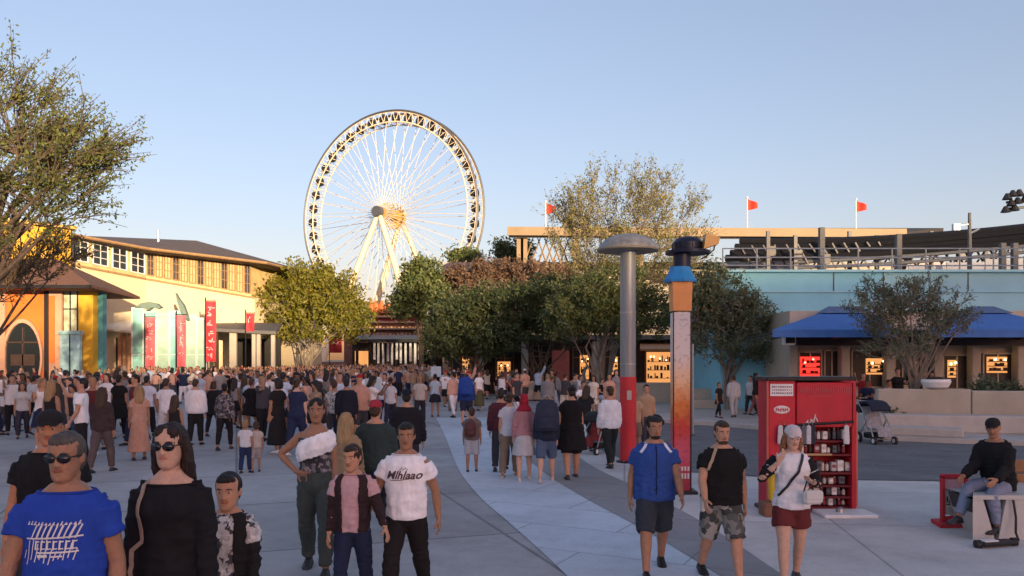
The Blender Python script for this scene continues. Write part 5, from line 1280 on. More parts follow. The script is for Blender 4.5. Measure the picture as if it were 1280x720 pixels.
for i in range(9):
    a = math.pi * 2 * i / 9; b.box((X + k1(9) + math.cos(a) * k1(18.6), Y + math.sin(a) * k1(18.6), z_(307.5)), (k1(2.2), k1(2.2), k1(7)), a)
b.build('vent_fins', M_black, hd)
b = MB(); b.slab((X + k1(24), Y - .1, z_(314)), (X + k1(42), Y - .1, z_(308)), (X + k1(44), Y - .1, z_(300)), (X + k1(27), Y - .1, z_(295)), -.2); b.build('side_lamp', mat('amber_shade', (.55, .3, .1), .5), pll)
b = MB(); b.tube([(X + k1(43), Y, z_(304)), (X + k1(42), Y, z_(312)), (X + k1(34), Y, z_(319)), (X + k1(26), Y, z_(324))], .012, 6); b.build('cable', M_dark, pll)
b = MB(); b.box((X, Y, .03), (.48, .48, .06), bevel=.015); b.build('base_plate', M_dark, pll)
b = MB()
for r_i in range(2):
    for c in range(5): b.box((X - .1 + c * .05, Y - k1(10.7) - .006, .42 - r_i * .12), (.03, .006, .07 + .02 * ((c * 3 + r_i) % 3)))
b.build('lower_marks', M_wtext, pll)
# slim street pole near the little tree
for px, yb_, yt, lab in ((866, 545, 430, 'thin bare grey pole between the painted lamp and the seat wall'),):
    gg = G(px, yb_); o = empty('street_pole', gg, lab, 'pole')
    b = MB(); b.tube([gg, (gg.x, gg.y, ZW(yt, gg.y))], [.035, .03], 8); b.build('shaft', M_steel, o); b = MB(); b.lathe((gg.x, gg.y, 0), [(.09, 0), (.09, .02), (.04, .05)], 12); b.build('base', M_dark, o)

# ------------------------------------------------------------------ red merchandise kiosk
Yk = 11.55; kk = empty('kiosk', (XW(1013, Yk), Yk, 0), 'crimson merchandise kiosk with a header board and shelves of goods on the right plaza', 'kiosk')
def kb_(px0, px1, y0, y1, Ya, d, m, name, par=None, bev=0):
    b = MB(); xa, xb = XW(px0, Ya), XW(px1, Ya); za, zb = ZW(y1, Ya), ZW(y0, Ya)
    b.box(((xa + xb) / 2, Ya + d / 2, (za + zb) / 2), (xb - xa, d, zb - za), bevel=bev); return b.build(name, m, par or kk)
M_shelf = mat('shelf_dark_red', (.16, .012, .02), .6, var=.2)
kb_(994, 1069, 476, 636, Yk + .42, .05, M_redkiosk, 'back_panel')
kb_(961, 994.5, 474, 640, Yk, .5, M_redkiosk, 'side_cabinet', bev=.01)
kb_(996, 1067, 478, 534, Yk, .42, M_redkiosk, 'header', bev=.01)
kb_(959, 1071, 471, 476, Yk - .04, .6, M_black, 'roof', bev=.01)
kb_(1065, 1070, 478, 636, Yk, .44, M_redkiosk, 'side_post'); kb_(995, 998, 536, 636, Yk, .44, M_redkiosk, 'side_post')
b = MB(); b.tube([(XW(1071.5, Yk), Yk + .02, ZW(515, Yk)), (XW(1071.5, Yk), Yk + .02, .08)], .018, 8); b.build('edge_rail', mat('pink_orange_trim', (.6, .15, .1), .5), kk)
b = MB(); b.tube([(XW(960, Yk), Yk + .02, ZW(475, Yk)), (XW(960, Yk), Yk + .02, .08)], .016, 8); b.build('edge_rail', mat('pink_orange_trim', (.6, .15, .1)), kk)
shelves = [552, 569, 592, 608, 622, 635]
for y in shelves: kb_(998, 1065, y - 1.2, y + 1, Yk + .03, .39, M_shelf, 'shelf')
kb_(1001, 1040, 567, 569.5, Yk + .0, .03, mat('brass_trim', (.45, .28, .14), .5), 'shelf_edge')
# white label plates, oval badge, tick marks along the header and small script strokes
lp_ = kb_(963, 991.5, 480, 495, Yk - .012, .012, M_white, 'label_plate')
b = MB(); rr = random.Random(2)
for j in range(3):
    x = .0
    for i in range(11):
        w_ = rr.uniform(.008, .02); x0 = XW(964.5, Yk) + i * .027; b.box((x0 + .01, Yk - .016, ZW(483.5 + j * 3.9, Yk)), (w_, .006, .014 if j == 1 else .02))
b.build('lettering', mat('print_purple', (.2, .07, .16), .6), lp_)
b = MB(); x0 = XW(977, Yk); z0 = ZW(512, Yk); b.add([(x0 + .115 * math.cos(a), Yk - .012, z0 + .058 * math.sin(a)) for a in [2 * math.pi * q / 24 for q in range(24)]] + [(x0 + .115 * math.cos(a), Yk + .001, z0 + .058 * math.sin(a)) for a in [2 * math.pi * q / 24 for q in range(24)]], [list(range(23, -1, -1))] + [[q, (q + 1) % 24, 24 + (q + 1) % 24, 24 + q] for q in range(24)])
bd = b.build('oval_badge', M_wtext, kk)
b = MB()
for i, (dx, a, h) in enumerate(((-.08, .3, .05), (-.05, -.3, .05), (-.015, .1, .06), (.02, -.2, .05), (.05, .25, .055), (.085, 0, .04))):
    b.tube([(x0 + dx - math.sin(a) * h / 2, Yk - .016, z0 - h / 2), (x0 + dx + math.sin(a) * h / 2, Yk - .016, z0 + h / 2)], .006, 4)
b.tube([(x0 - .09, Yk - .016, z0 - .002), (x0 + .09, Yk - .016, z0 + .004)], .005, 4); b.build('badge_print', M_redkiosk, bd)
b = MB(); rr = random.Random(4)
for i in range(24):
    x = XW(1000 + i * 2.75, Yk); h = rr.uniform(.06, .11); b.tube([(x, Yk - .004, ZW(488, Yk) - h / 2), (x + .008, Yk - .004, ZW(488, Yk) + h / 2)], .006, 4)
b.tube([(XW(1012, Yk), Yk - .004, ZW(495, Yk)), (XW(1040, Yk), Yk - .004, ZW(495, Yk))], .004, 4)
b.build('header_marks', mat('faint_print', (.5, .12, .13), .6), kk)
b = MB()
for i, (px, y, dx, dy) in enumerate(((997, 536, 6, -6), (1001, 530, 5, 4), (1004, 534, 6, -9), (1008, 527, 5, 5), (1010, 532, 5, -8), (1013, 524, 5, 6), (1016, 530, 3, -12), (1019, 521, 3, 6), (990, 534, 8, -2))):
    b.tube([(XW(px, Yk), Yk - .008, ZW(y, Yk)), (XW(px + dx, Yk), Yk - .008, ZW(y + dy, Yk))], .009, 5)
b.build('script_sign', M_wtext, kk)
b = MB(); b.tube([(XW(997, Yk), Yk - .02, ZW(531, Yk)), (XW(1066, Yk), Yk - .02, ZW(527, Yk))], .02, 8); b.build('hanging_rail', M_black, kk)
# goods: every item its own thing
goods = {'cup': [], 'box': [], 'shirt': []}
rr = random.Random(12)
pal = [(.8, .8, .8), (.5, .5, .52), (.05, .05, .06), (.6, .55, .5), (.3, .05, .06), (.12, .12, .14)]
names = {0: 'white', 1: 'grey', 2: 'black', 3: 'cream', 4: 'dark red', 5: 'charcoal'}
rows = [('first', 551, 16), ('second', 568, 12), ('third', 591, 17), ('fourth', 607, 12), ('fifth', 621, 11), ('bottom', 634, 10)]
def bottle(x, y, z, h, r, ci, label, grp):
    b = MB(); b.lathe((x, y, z), [(r * .9, 0), (r, .01), (r, h * .68), (r * .55, h * .8), (r * .5, h * .86)], 12); o = tag(b.build('bottle', mat('goods_%d' % ci, pal[ci], .45, var=.15), loc=(x, y, z), smooth=True), label, 'bottle', grp)
    b = MB(); b.lathe((x, y, z), [(r * .55, h * .86), (r * .55, h)], 10); b.build('cap', mat('goods_%d' % ((ci + 2) % 6), pal[(ci + 2) % 6], .45), o)
def pack(x, y, z, w_, h, ci, label, grp):
    b = MB(); b.box((x, y, z + h / 2), (w_, .1, h), bevel=.006); o = tag(b.build('carton', mat('goods_%d' % ci, pal[ci], .45, var=.15), loc=(x, y, z)), label, 'carton', grp)
    b = MB(); b.box((x, y - .052, z + h * .55), (w_ * .7, .004, h * .35)); b.build('front_print', mat('goods_%d' % ((ci + 3) % 6), pal[(ci + 3) % 6], .45), o)
for rn, ys, hpx in rows:
    zz = ZW(ys - 1.2, Yk + .03) + .002; px = 1001
    while px < 1061:
        ci = rr.choice((0, 0, 1, 2, 3, 4, 5) if rn in ('first', 'third') else (4, 4, 0, 2, 5, 3)); h = hpx * .0116 * rr.uniform(.6, .92)
        if rr.random() < .55:
            bottle(XW(px + 2, Yk), Yk + .12 + rr.uniform(0, .04), zz, h, .026, ci, '%s bottle in the row on the %s kiosk shelf' % (names[ci], rn), 'bottles and cartons on the kiosk shelves'); px += 5.6
        else:
            w_ = rr.uniform(.06, .09); pack(XW(px + 3.5, Yk), Yk + .14, zz, w_, h, ci, '%s carton standing on the %s kiosk shelf' % (names[ci], rn), 'bottles and cartons on the kiosk shelves'); px += w_ / .0116 + 2
# garments hanging from the rail
for i, (px, c, lab) in enumerate(((974, (.6, .6, .6), 'white shirt hanging at the left of the kiosk front'), (979, (.03, .03, .04), 'black shirt hanging beside the white one on the kiosk'), (1003, (.12, .13, .15), 'charcoal shirt on the kiosk rail near the centre'), (1009, (.55, .56, .6), 'pale grey shirt on the kiosk rail near the centre'), (1014, (.03, .035, .05), 'black shirt on the kiosk rail, next to the jars'), (1056, (.65, .65, .66), 'white cap and shirt display at the right end of the kiosk rail'))):
    x = XW(px, Yk); b = MB(); z1 = ZW(531, Yk)
    b.rings([[(x + rx * math.cos(a), Yk - .06 + .02 * math.sin(a), z1 - dz_) for a in [2 * math.pi * q / 10 for q in range(10)]] for dz_, rx in ((0, .012), (.02, .035), (.1, .04), (.22, .045), (.27, .04))])
    o = tag(b.build('hanging_shirt', mat('hang_%d' % i, c, .85, var=.2, scale=20), loc=(x, Yk - .06, z1)), lab, 'shirt', 'shirts hanging on the kiosk')
    b = MB(); b.tube([(x, Yk - .06, z1), (x, Yk - .04, z1 + .03)], .004, 5); b.build('hook', M_steel, o)
b = MB(); b.box((XW(963, Yk) - .03, Yk - .25, .42), (.14, .1, .42), bevel=.02); yo = tag(b.build('yellow_bag', mat('yellow_plastic', (.6, .42, .02), .4, var=.2), loc=(XW(963, Yk) - .03, Yk - .25, .21)), 'yellow bag standing by the left foot of the red kiosk', 'bag')
b = MB(); b.tube([(XW(963, Yk) - .07, Yk - .25, .63), (XW(963, Yk) - .06, Yk - .25, .7), (XW(963, Yk), Yk - .25, .7), (XW(963, Yk) + .01, Yk - .25, .63)], .008, 6); b.build('handle', M_black, yo)
b = MB(); b.box((XW(963, Yk) - .03, Yk - .25, .1), (.36, .3, .2), bevel=.02); tag(b.build('crate', mat('brown_crate', (.22, .1, .06), .7, var=.3), loc=(XW(963, Yk) - .03, Yk - .25, 0)), 'small brown crate under the yellow bag by the kiosk', 'crate')
b = MB(); b.box((XW(1056, 11.3), 11.3, .03), (.75, .5, .05), bevel=.015); fo = b.build('foot_plate', M_white, kk)
b = MB(); b.lathe((XW(1050, 11.3), 11.3, .055), [(.06, 0), (.05, .05), (.02, .07)], 10); b.build('bolt', M_steel, fo)
b = MB(); b.box((XW(975, 11.6), 11.75, .03), (.5, .55, .06), bevel=.015); b.build('foot_plate', M_dark, kk)

# ------------------------------------------------------------------ right: concrete bench, red stand, balance board
bn = empty('concrete_bench', (6.6, 10.0, 0), 'angular pale concrete bench with a dark wedge shaped opening, under the seated man', 'bench')
Yb = 9.75; zt = .50
def bx_(px): return XW(px, Yb)
b = MB(); poly = [(bx_(1216), .03), (bx_(1246), .0), (bx_(1233), zt), (bx_(1216), zt)]
def plate(pts, y0, y1, m, name):
    b = MB(); n = len(pts); b.add([(x, y0, z) for x, z in pts] + [(x, y1, z) for x, z in pts], [list(range(n)), list(range(2 * n - 1, n - 1, -1))] + [[i, n + i, n + (i + 1) % n, (i + 1) % n] for i in range(n)]); return b.build(name, m, bn)
M_bench = mat('white_concrete', (.5, .5, .48), .7, var=.08, scale=3, bump=.3, dirt=.12)
lb_ = MB(); fr_ = [(bx_(1216), .0), (bx_(1244), 0), (bx_(1229), zt), (bx_(1216), zt)]; bk_ = [(x + (.56 if i in (0, 3) else 0), z) for i, (x, z) in enumerate(fr_)]
lb_.add([(x, Yb, z) for x, z in fr_] + [(x, Yb + .95, z) for x, z in bk_], [(0, 1, 2, 3), (7, 6, 5, 4)] + [[i, 4 + i, 4 + (i + 1) % 4, (i + 1) % 4] for i in range(4)]); lb_.build('left_block', M_bench, bn)
plate([(bx_(1248), 0), (8.6, 0), (8.6, zt), (bx_(1258), zt)], Yb, Yb + .95, M_bench, 'right_block')
plate([(bx_(1244) + .002, .01), (bx_(1248) - .002, .01), (bx_(1258) - .002, zt - .02), (bx_(1229) + .002, zt - .02)], Yb + .12, Yb + .8, mat('painted_recess_shade', (.07, .07, .075), .7), 'wedge_shade_fill')  # dark fill painted to stand for shade inside the wedge opening
b = MB(); b.prism([(bx_(1215), Yb - .02), (8.6, Yb - .02), (8.6, Yb + .96), (bx_(1215) + .57, Yb + .96)], zt + .002, zt + .052); b.build('seat_slab', M_bench, bn)
b = MB(); b.box((7.6, Yb + 1.0, zt + .28), (2.0, .09, .16), bevel=.01); b.box((7.6, Yb + .99, zt + .12), (2.0, .09, .12), bevel=.01); b.build('backrest', M_wood, bn)
rs = empty('sign_stand', (XW(1194, 10.6), 10.6, 0), 'low red framed notice stand on the ground beside the concrete bench', 'sign')
Ys = 10.6; xa, xb = XW(1178, Ys), XW(1207, Ys)
b = MB(); 
for x in (xa, xb): b.box((x, Ys, .36), (.05, .06, .62), bevel=.01)
b.box(((xa + xb) / 2, Ys, .66), (xb - xa + .05, .06, .06), bevel=.01); b.box(((xa + xb) / 2, Ys, .1), (xb - xa - .05, .06, .06), bevel=.01); b.build('frame', M_red, rs)
b = MB(); b.prism([(xa - .12, Ys - .18), (xb + .12, Ys - .14), (xb + .1, Ys + .22), (xa - .05, Ys + .2)], .002, .06); b.build('base', M_red, rs)
b = MB(); b.box(((xa + xb) / 2, Ys, .54), (xb - xa - .06, .03, .17)); pn = b.build('upper_panel', mat('pink_panel', (.55, .3, .32), .6, var=.35, scale=9), rs)
b = MB(); b.box(((xa + xb) / 2 - .05, Ys, .29), (xb - xa - .17, .03, .28)); pn = b.build('lower_panel', mat('cream_panel', (.5, .48, .42), .6, var=.1), rs)
b = MB(); cx_ = (xa + xb) / 2 - .05
for i in range(4): b.box((cx_ - .05 + i * .033, Ys - .02, .36 - .02 * (i % 2)), (.016, .006, .07))
b.box((cx_, Ys - .02, .29), (.12, .006, .012)); b.build('panel_print', M_dark, pn)
b = MB(); b.ell((cx_, Ys - .02, .22), (.04, .006, .04), 12, 8); b.build('round_print', mat('grey_print', (.35, .36, .36)), pn)
bb2 = empty('balance_board', (XW(1245, 9.45), 9.35, 0), 'black electric balance board with a white pad lying in front of the bench', 'balance board')
xc, yc = XW(1245, 9.4), 9.4
b = MB(); b.box((xc, yc, .055), (.5, .16, .045), .25, bevel=.02); b.build('deck', M_black, bb2)
b = MB(); b.box((xc - .1, yc - .03, .083), (.2, .1, .015), .25, bevel=.006); b.build('pad', M_white, bb2)
for sx2 in (-1, 1):
    p = Vector((xc + sx2 * .25, yc + sx2 * .065, .07)); b = MB(); b.tube([p + Vector((-.03, -.0, -.02)), p + Vector((.03, .0, -.02))], .05, 16); b.build('wheel', M_black, bb2)
b = MB(); b.tube([(bx_(1264), Yb - .04, .5), (bx_(1266), Yb - .06, .3), (bx_(1262), Yb - .12, .12), (bx_(1257), Yb - .25, .06)], .014, 6); tag(b.build('cable', M_black, loc=(bx_(1264), Yb - .04, .5)), 'black cable hanging down the front of the concrete bench', 'cable')
# ------------------------------------------------------------------ strollers
def stroller(x, y, rz, canopy, seatc, label, group=None, s=1):
    r = empty('stroller', (x, y, 0), label, 'stroller', group, rz)
    def bl(mb, n, m, p=None): mb.v = [(a * s, b_ * s, c * s) for a, b_, c in mb.v]; return mb.build(n, m, p or r, local=True)
    for wx, wy, wr in ((-.26, -.3, .1), (.26, -.3, .1), (-.28, .32, .14), (.28, .32, .14)):
        b = MB(); b.tube([(wx - .025, wy, wr), (wx + .025, wy, wr)], wr, 16); w_ = bl(b, 'wheel', M_black); b = MB(); b.tube([(wx - .032, wy, wr), (wx + .032, wy, wr)], wr * .55, 12); bl(b, 'wheel_rim', M_white, w_)
    b = MB()
    for sx2 in (-1, 1):
        b.tube([(sx2 * .26, -.3, .12), (sx2 * .24, -.05, .55), (sx2 * .24, .42, 1.0)], .016, 6); b.tube([(sx2 * .28, .32, .14), (sx2 * .24, -.02, .6)], .016, 6)
    b.tube([(-.24, .42, 1.0), (.24, .42, 1.0)], .018, 6); b.tube([(-.26, -.3, .14), (.26, -.3, .14)], .014, 6); bl(b, 'frame', M_steel)
    b = MB(); b.slab((-.2, -.28, .42), (.2, -.28, .42), (.2, .08, .36), (-.2, .08, .36), .05); b.slab((-.2, .06, .38), (.2, .06, .38), (.2, .28, .88), (-.2, .28, .88), .05); b.slab((-.17, -.36, .2), (.17, -.36, .2), (.17, -.28, .42), (-.17, -.28, .42), .03); bl(b, 'seat', seatc)
    b = MB(); rr_ = []
    for i in range(7):
        a = R(20 + i * 22); rr_.append([(xx, .12 + .34 * math.cos(a) * -1, .7 + .32 * math.sin(a) + .03 * (1 - (xx / .24) ** 2)) for xx in (-.24, -.16, 0, .16, .24)] + [(xx, .12 + .31 * math.cos(a) * -1, .68 + .3 * math.sin(a)) for xx in (.24, .16, 0, -.16, -.24)])
    b.rings(rr_); bl(b, 'canopy', canopy)
    b = MB(); b.box((0, .12, .2), (.36, .34, .14), bevel=.03); bl(b, 'basket', M_black)
    return r
M_navyc = mat('navy_canvas', (.015, .022, .045), .85, var=.15); M_greyc = mat('grey_canvas', (.3, .31, .34), .85, var=.3, scale=14); M_blackc = mat('black_canvas', (.02, .02, .022), .85)
stroller(XW(1096, 21.0), 21.0, R(8), M_navyc, M_greyc, 'stroller with navy hood and grey seat at the far edge of the road', s=1.1)
stroller(XW(744, 18.6), 18.8, R(-40), M_blackc, mat('red_black_canvas', (.25, .03, .03), .8, var=.5, scale=9), 'black stroller with reddish seat beside the man in the white long sleeved shirt', s=.95)
stroller(XW(640, 26), 27, R(150), M_blackc, M_greyc, 'dark stroller among the walkers behind the group on the pale band')
# ------------------------------------------------------------------ sheet props near the crowd
def held_sign(px, y0, y1, w_px, Y, label):
    x = XW(px, Y); o = empty('held_board', (x, Y, ZW(y1, Y)), label, 'board'); b = MB(); b.box((x, Y, (ZW(y0, Y) + ZW(y1, Y)) / 2), (w_px * Y / 1000, .03, (y1 - y0) * Y / 1000), bevel=.01); b.build('panel', mat('pale_blue_board', (.42, .56, .66), .5, var=.08), o)
    b = MB(); b.tube([(x, Y + .03, ZW(y1, Y) - .5), (x, Y + .03, ZW(y0, Y) - .1)], .02, 6); b.build('stick', M_wood, o)
held_sign(466, 473, 487, 20, 24, 'pale blue board held up above the crowd left of centre')
held_sign(545, 458, 471, 13, 40, 'small pale blue board held up near the lantern pole')
# ------------------------------------------------------------------ the near figures
V1 = .0065
S_tan, S_fair, S_brown, S_dark = (.52, .28, .175), (.6, .37, .27), (.38, .2, .12), (.18, .095, .06)
H_blk, H_brn, H_blo, H_red = (.012, .01, .009), (.05, .028, .016), (.32, .2, .09), (.25, .1, .05)
def stroke_marks(rows):
    mb = MB()
    for x0, z0, x1, z1, w_ in rows: 
        a, b_ = Vector((x0, z0, 0)), Vector((x1, z1, 0)); n = Vector((-(b_ - a).y, (b_ - a).x, 0)).normalized() * w_ / 2
        mb.add([a - n, b_ - n, b_ + n, a + n], [(0, 1, 2, 3)])
    return mb
def blue_print(ctx):
    r = random.Random(5); rows = []
    for i in range(14):                                   # broken top line of letters
        x = -.16 + i * .023; rows.append((x, .075 + r.uniform(-.004, .004), x + .012, .093 + r.uniform(-.006, .004), .005)); rows.append((x + .002, .078, x + .016, .08, .004))
    for i in range(9):                                    # tall slanted strokes
        x = -.13 + i * .032; rows.append((x, .005, x + .035, .075, .007 + .003 * (i % 2)))
    rows += [(-.165, .004, .165, .014, .008), (-.10, -.07, .145, -.066, .008)]
    for i in range(7): rows += [(-.105 + i * .036, -.055, -.098 + i * .036, -.005, .009), (-.1 + i * .036, -.012, -.078 + i * .036, -.01, .007), (-.1 + i * .036, -.05, -.08 + i * .036, -.048, .006)]
    for i in range(12):
        x = -.17 + i * .028; l = r.uniform(.03, .09); rows.append((x - .02, -.08 - l * .6, x, -.075 + r.uniform(0, .08), .005))
    rows += [(-.09, -.088, -.03, -.086, .014), (-.01, -.09, .06, -.088, .008)]
    rows = [(a * .82, b_ * .95, c * .82, d * .95, w_) for a, b_, c, d, w_ in rows]; print_on(ctx['top'], stroke_marks(rows), M_wtext, 'shirt_print', x0=0, z0=1.215 * ctx['s'])
person((-2.34, 4.2, 0), H=1.86, g=1.03, belly=.03, rz=R(6), legs=(20, 14, -16, 8), armL=(-4, 13, 14), armR=(14, 14, 16), head=(-4, 3), skin=S_brown, top=('tee', (.022, .065, .4)), bottom=('jeans', (.05, .055, .07)), hair=('short', (.09, .08, .07)), glasses=True, face=True, voxel=V1, seed=1, extra=[blue_print], label='man in a blue printed t-shirt and dark sunglasses at the front left')
def bstrap(ctx): strap(ctx, [(-.09, .03, 1.46), (-.13, -.13, 1.38), (-.155, -.15, 1.2), (-.16, -.13, 1.0), (-.17, -.1, .88)], .012, (.35, .26, .2), 'bag_strap')
person((-1.97, 4.62, 0), H=1.86, g=1.0, f=True, rz=R(3), legs=(14, 8, -12, 6), armL=(6, 12, 8), armR=(2, 9, 6), head=(-8, 2), skin=S_fair, neck=1.415, top=('sweater', (.014, .014, .017)), bottom=('leggings', (.015, .015, .018)), hair=('long', (.022, .014, .011)), glasses=True, face=True, voxel=V1, seed=2, extra=[bstrap], label='woman with long dark hair and sunglasses, all in black with a tan bag strap')
def open_front(c1):
    def fn(ctx):   # open jacket fronts over the shirt: two thick panels
        s = ctx['s']; A = ctx['A']
        for sx in (-1, 1):
            m = MB(); rr = []
            for z in (1.46, 1.4, 1.3, 1.15, 1.0, .86):
                rx, ry, cy = lerp_tab(TORSO_M, z); rx = rx * ctx['g'] + .034; ry = ry + .036
                if z > 1.42: rx -= .012; ry -= .005
                out = [ctx['up']((sx * rx * math.cos(a), cy + ry * math.sin(a), z)) for a in [R(q) for q in (-62, -45, -25, 0, 25, 50, 75, 92)]]
                inn = [ctx['up']((sx * (rx - .02) * math.cos(a), cy + (ry - .02) * math.sin(a), z)) for a in [R(q) for q in (92, 75, 50, 25, 0, -25, -45, -62)]]
                rr.append(out + inn)
            m.rings(rr)
            S, E, Wr = A['R' if sx < 0 else 'L'][:3]
            m.tube([S, S.lerp(E, .5), E, E.lerp(Wr, .5), E.lerp(Wr, .92)], [.07, .066, .06, .052, .045], 12)
            ctx['child']('jacket', m, M_cloth, c1, 1, vx=.009)
    return fn
def child_bag(ctx): pass
person((-1.845, 5.2, 0), H=1.47, hs=1.18, g=.98, rz=R(-4), legs=(14, 10, -10, 5), armL=(4, 9, 12), armR=(6, 9, 14), head=(5, 4), skin=S_tan, top=('tee', (.6, .6, .6)), topmat=M_floral, bottom=('jeans', (.015, .015, .018)), hair=('short', H_blk), face=True, voxel=V1, seed=3, extra=[open_front((.016, .016, .018))], label='boy in a black and white print shirt and open jacket by the woman in black')
person((-3.44, 5.95, 0), H=1.85, g=1.12, rz=R(8), legs=(16, 10, -12, 4), armL=(6, 12, 10), armR=(4, 12, 12), head=(12, 5), skin=(.48, .22, .12), top=('tee', (.013, .013, .015)), bottom=('trousers', (.03, .03, .035)), hair=('short', H_blk), cap=('cap', (.02, .02, .022)), face=True, voxel=V1 * 1.2, seed=4, label='man in a plain black t-shirt and black cap behind the man in the blue shirt')
def sash(ctx):
    s = ctx['s']; m = MB(); rr = []
    for i in range(25):
        a = 2 * math.pi * i / 24; z = 1.285 + .055 * math.cos(a); rx, ry, cy = lerp_tab(TORSO_F, 1.3)
        rx = rx + .03; ry = ry + .052
        c = ctx['up']((rx * math.cos(a), cy + ry * math.sin(a), z)); o = Vector((math.cos(a), math.sin(a), 0))
        rr.append([c + Vector((0, 0, .11)) - o * .03, c + Vector((0, 0, .045)) + o * .008, c + Vector((0, 0, -.04)) + o * .014, c + Vector((0, 0, -.12)) - o * .012, c + Vector((0, 0, -.02)) - o * .05])
    m.rings(rr); ctx['child']('shawl', m, M_cloth, (.86, .88, .92), 1.2, vx=.009)
person((-2.03, 8.3, 0), H=1.84, g=1.0, f=True, rz=R(5), legs=(-12, 12, 18, 8), armR=((-.36, .03, 1.16), (-.17, -.06, .99)), handR=((.75, -.3, -.3), (0, .4, -1)), armL=(2, 7, 14), head=(4, 3), skin=(.33, .18, .11), top=('oneshoulder', (.3, .3, .3)), topmat=M_snake, bottom=('trousers', (.06, .075, .07)), hair=('bob', H_blk), face=True, voxel=V1 * 1.2, seed=5, extra=[sash], label='woman in a white one shoulder wrap with one hand on her hip')
person((-1.385, 6.95, 0), H=1.47, hs=1.14, f=False, g=.95, rz=R(-3), legs=(12, 8, -12, 6), armL=((.26, .0, 1.12), (.36, -.12, .93)), armR=(4, 9, 10), head=(-14, 4), skin=S_tan, top=('tee', (.55, .36, .38)), bottom=('jeans', (.02, .03, .07)), hair=('short', (.03, .018, .012)), face=True, voxel=V1 * 1.1, seed=6, extra=[open_front((.035, .022, .024))], label='child in a dusty pink t-shirt and open dark vest beside the man in white')
def script_print(ctx):
    me = text_mesh('Mlhlaao', .1, shear=.35, bold=.002, extr=0); print_on(ctx['top'], me, mat('script_ink', (.08, .045, .05), .6), 'shirt_lettering', x0=.0, z0=1.235 * ctx['s'])
    rows = [(-.12 + i * .012, -.045 + .0004 * i * i * .2, -.108 + i * .012, -.045 + .0004 * (i + 1) ** 2 * .2, .005) for i in range(14)]
    for i in range(5): rows.append((-.03 + i * .015, .045 + (i % 2) * .012, -.02 + i * .015, .06 + (i % 2) * .012, .006))
    print_on(ctx['top'], stroke_marks(rows), mat('script_ink', (.08, .045, .05), .6), 'shirt_print', x0=0, z0=1.235 * ctx['s'])
person((-.94, 7.1, 0), H=1.69, g=1.02, rz=R(-4), legs=(22, 10, -16, 14), armL=(-10, 20, 14), armR=((-.26, .02, 1.12), (-.33, -.09, .9)), head=(6, 4), skin=(.36, .19, .11), top=('tee', (.88, .89, .92)), bottom=('jeans', (.018, .016, .017)), hair=('short', H_blk), face=True, voxel=V1 * 1.1, seed=7, extra=[script_print], label='smiling man in a white t-shirt with dark script lettering and slim black trousers')
person((-1.72, 10.1, 0), H=1.72, g=1.12, rz=R(176), legs=(16, 10, -14, 8), armL=(4, 10, 10), armR=(4, 10, 10), skin=S_tan, top=('jacket', (.03, .05, .05)), bottom=('jeans', (.02, .025, .04)), hair=('short', H_brn), cap=('back', (.36, .04, .06)), voxel=.011, seed=8, label='person seen from behind in a dark green jacket and red cap')
person((-2.03, 9.8, 0), H=1.58, f=True, rz=R(170), legs=(14, 8, -12, 6), skin=S_fair, top=('sweater', (.3, .22, .13)), bottom=('trousers', (.03, .03, .04)), hair=('blonde_long', (.36, .25, .12)), voxel=.011, seed=9, label='woman seen from behind with long blond hair beside the person in the red cap')
person((-1.75, 13.3, 0), H=1.74, g=1.2, rz=R(184), legs=(16, 8, -12, 8), armL=(4, 16, 14), armR=(4, 16, 14), skin=S_tan, top=('jacket', (.014, .015, .02)), bottom=('trousers', (.03, .03, .04)), hair=('short', H_blk), cap=('back', (.015, .017, .03)), voxel=.012, seed=10, label='broad man from behind in a black jacket and navy cap behind the man in white')
def seams(ctx):
    s = ctx['s']; 
    for sx in (-1, 1): strap(ctx, [(sx * .085, -.05, 1.46), (sx * .12, -.1, 1.39), (sx * .15, -.1, 1.31)], .015, (.75, .75, .8), 'white_seam', M_cloth, par=ctx['top'], lift=.004)
    strap(ctx, [(0, -.16, 1.42), (0, -.18, 1.1), (0, -.18, .88)], .005, (.008, .015, .06), 'front_zip', M_cloth, par=ctx['top'], lift=.003)
person((1.47, 8.25, 0), H=1.67, g=1.2, rz=R(-3), face=True, beard=(.02, .014, .01), legs=(24, 12, -18, 14), armL=(18, 13, 22), armR=(-12, 14, 14), head=(8, 4), skin=S_brown, top=('shirt', (.03, .08, .3)), bottom=('shorts', (.035, .045, .06)), hair=('curly', H_blk), shoes=(.012, .012, .014), voxel=V1 * 1.2, seed=11, extra=[seams], label='stocky bearded man in a zipped blue shirt with white shoulder seams and dark shorts')
def lstrap(ctx): strap(ctx, [(-.07, .05, 1.47), (-.1, -.1, 1.42), (-.15, -.14, 1.3), (-.2, -.09, 1.18)], .014, (.4, .3, .2), 'bag_strap')
L_ = person((2.085, 7.95, 0), H=1.64, g=1.2, rz=R(4), legs=(-16, 16, 22, 10), armL=(-10, 15, 12), armR=(20, 15, 26), head=(3, 6), skin=S_tan, top=('tee', (.012, .012, .013)), bottom=('shorts', (.2, .2, .2)), botmat=M_camo, hair=('short', H_brn), beard=(.06, .035, .02), face=True, shoes=(.012, .012, .014), voxel=V1 * 1.2, seed=12, extra=[lstrap], label='bearded man in a black t-shirt and grey camouflage shorts walking towards the viewer')
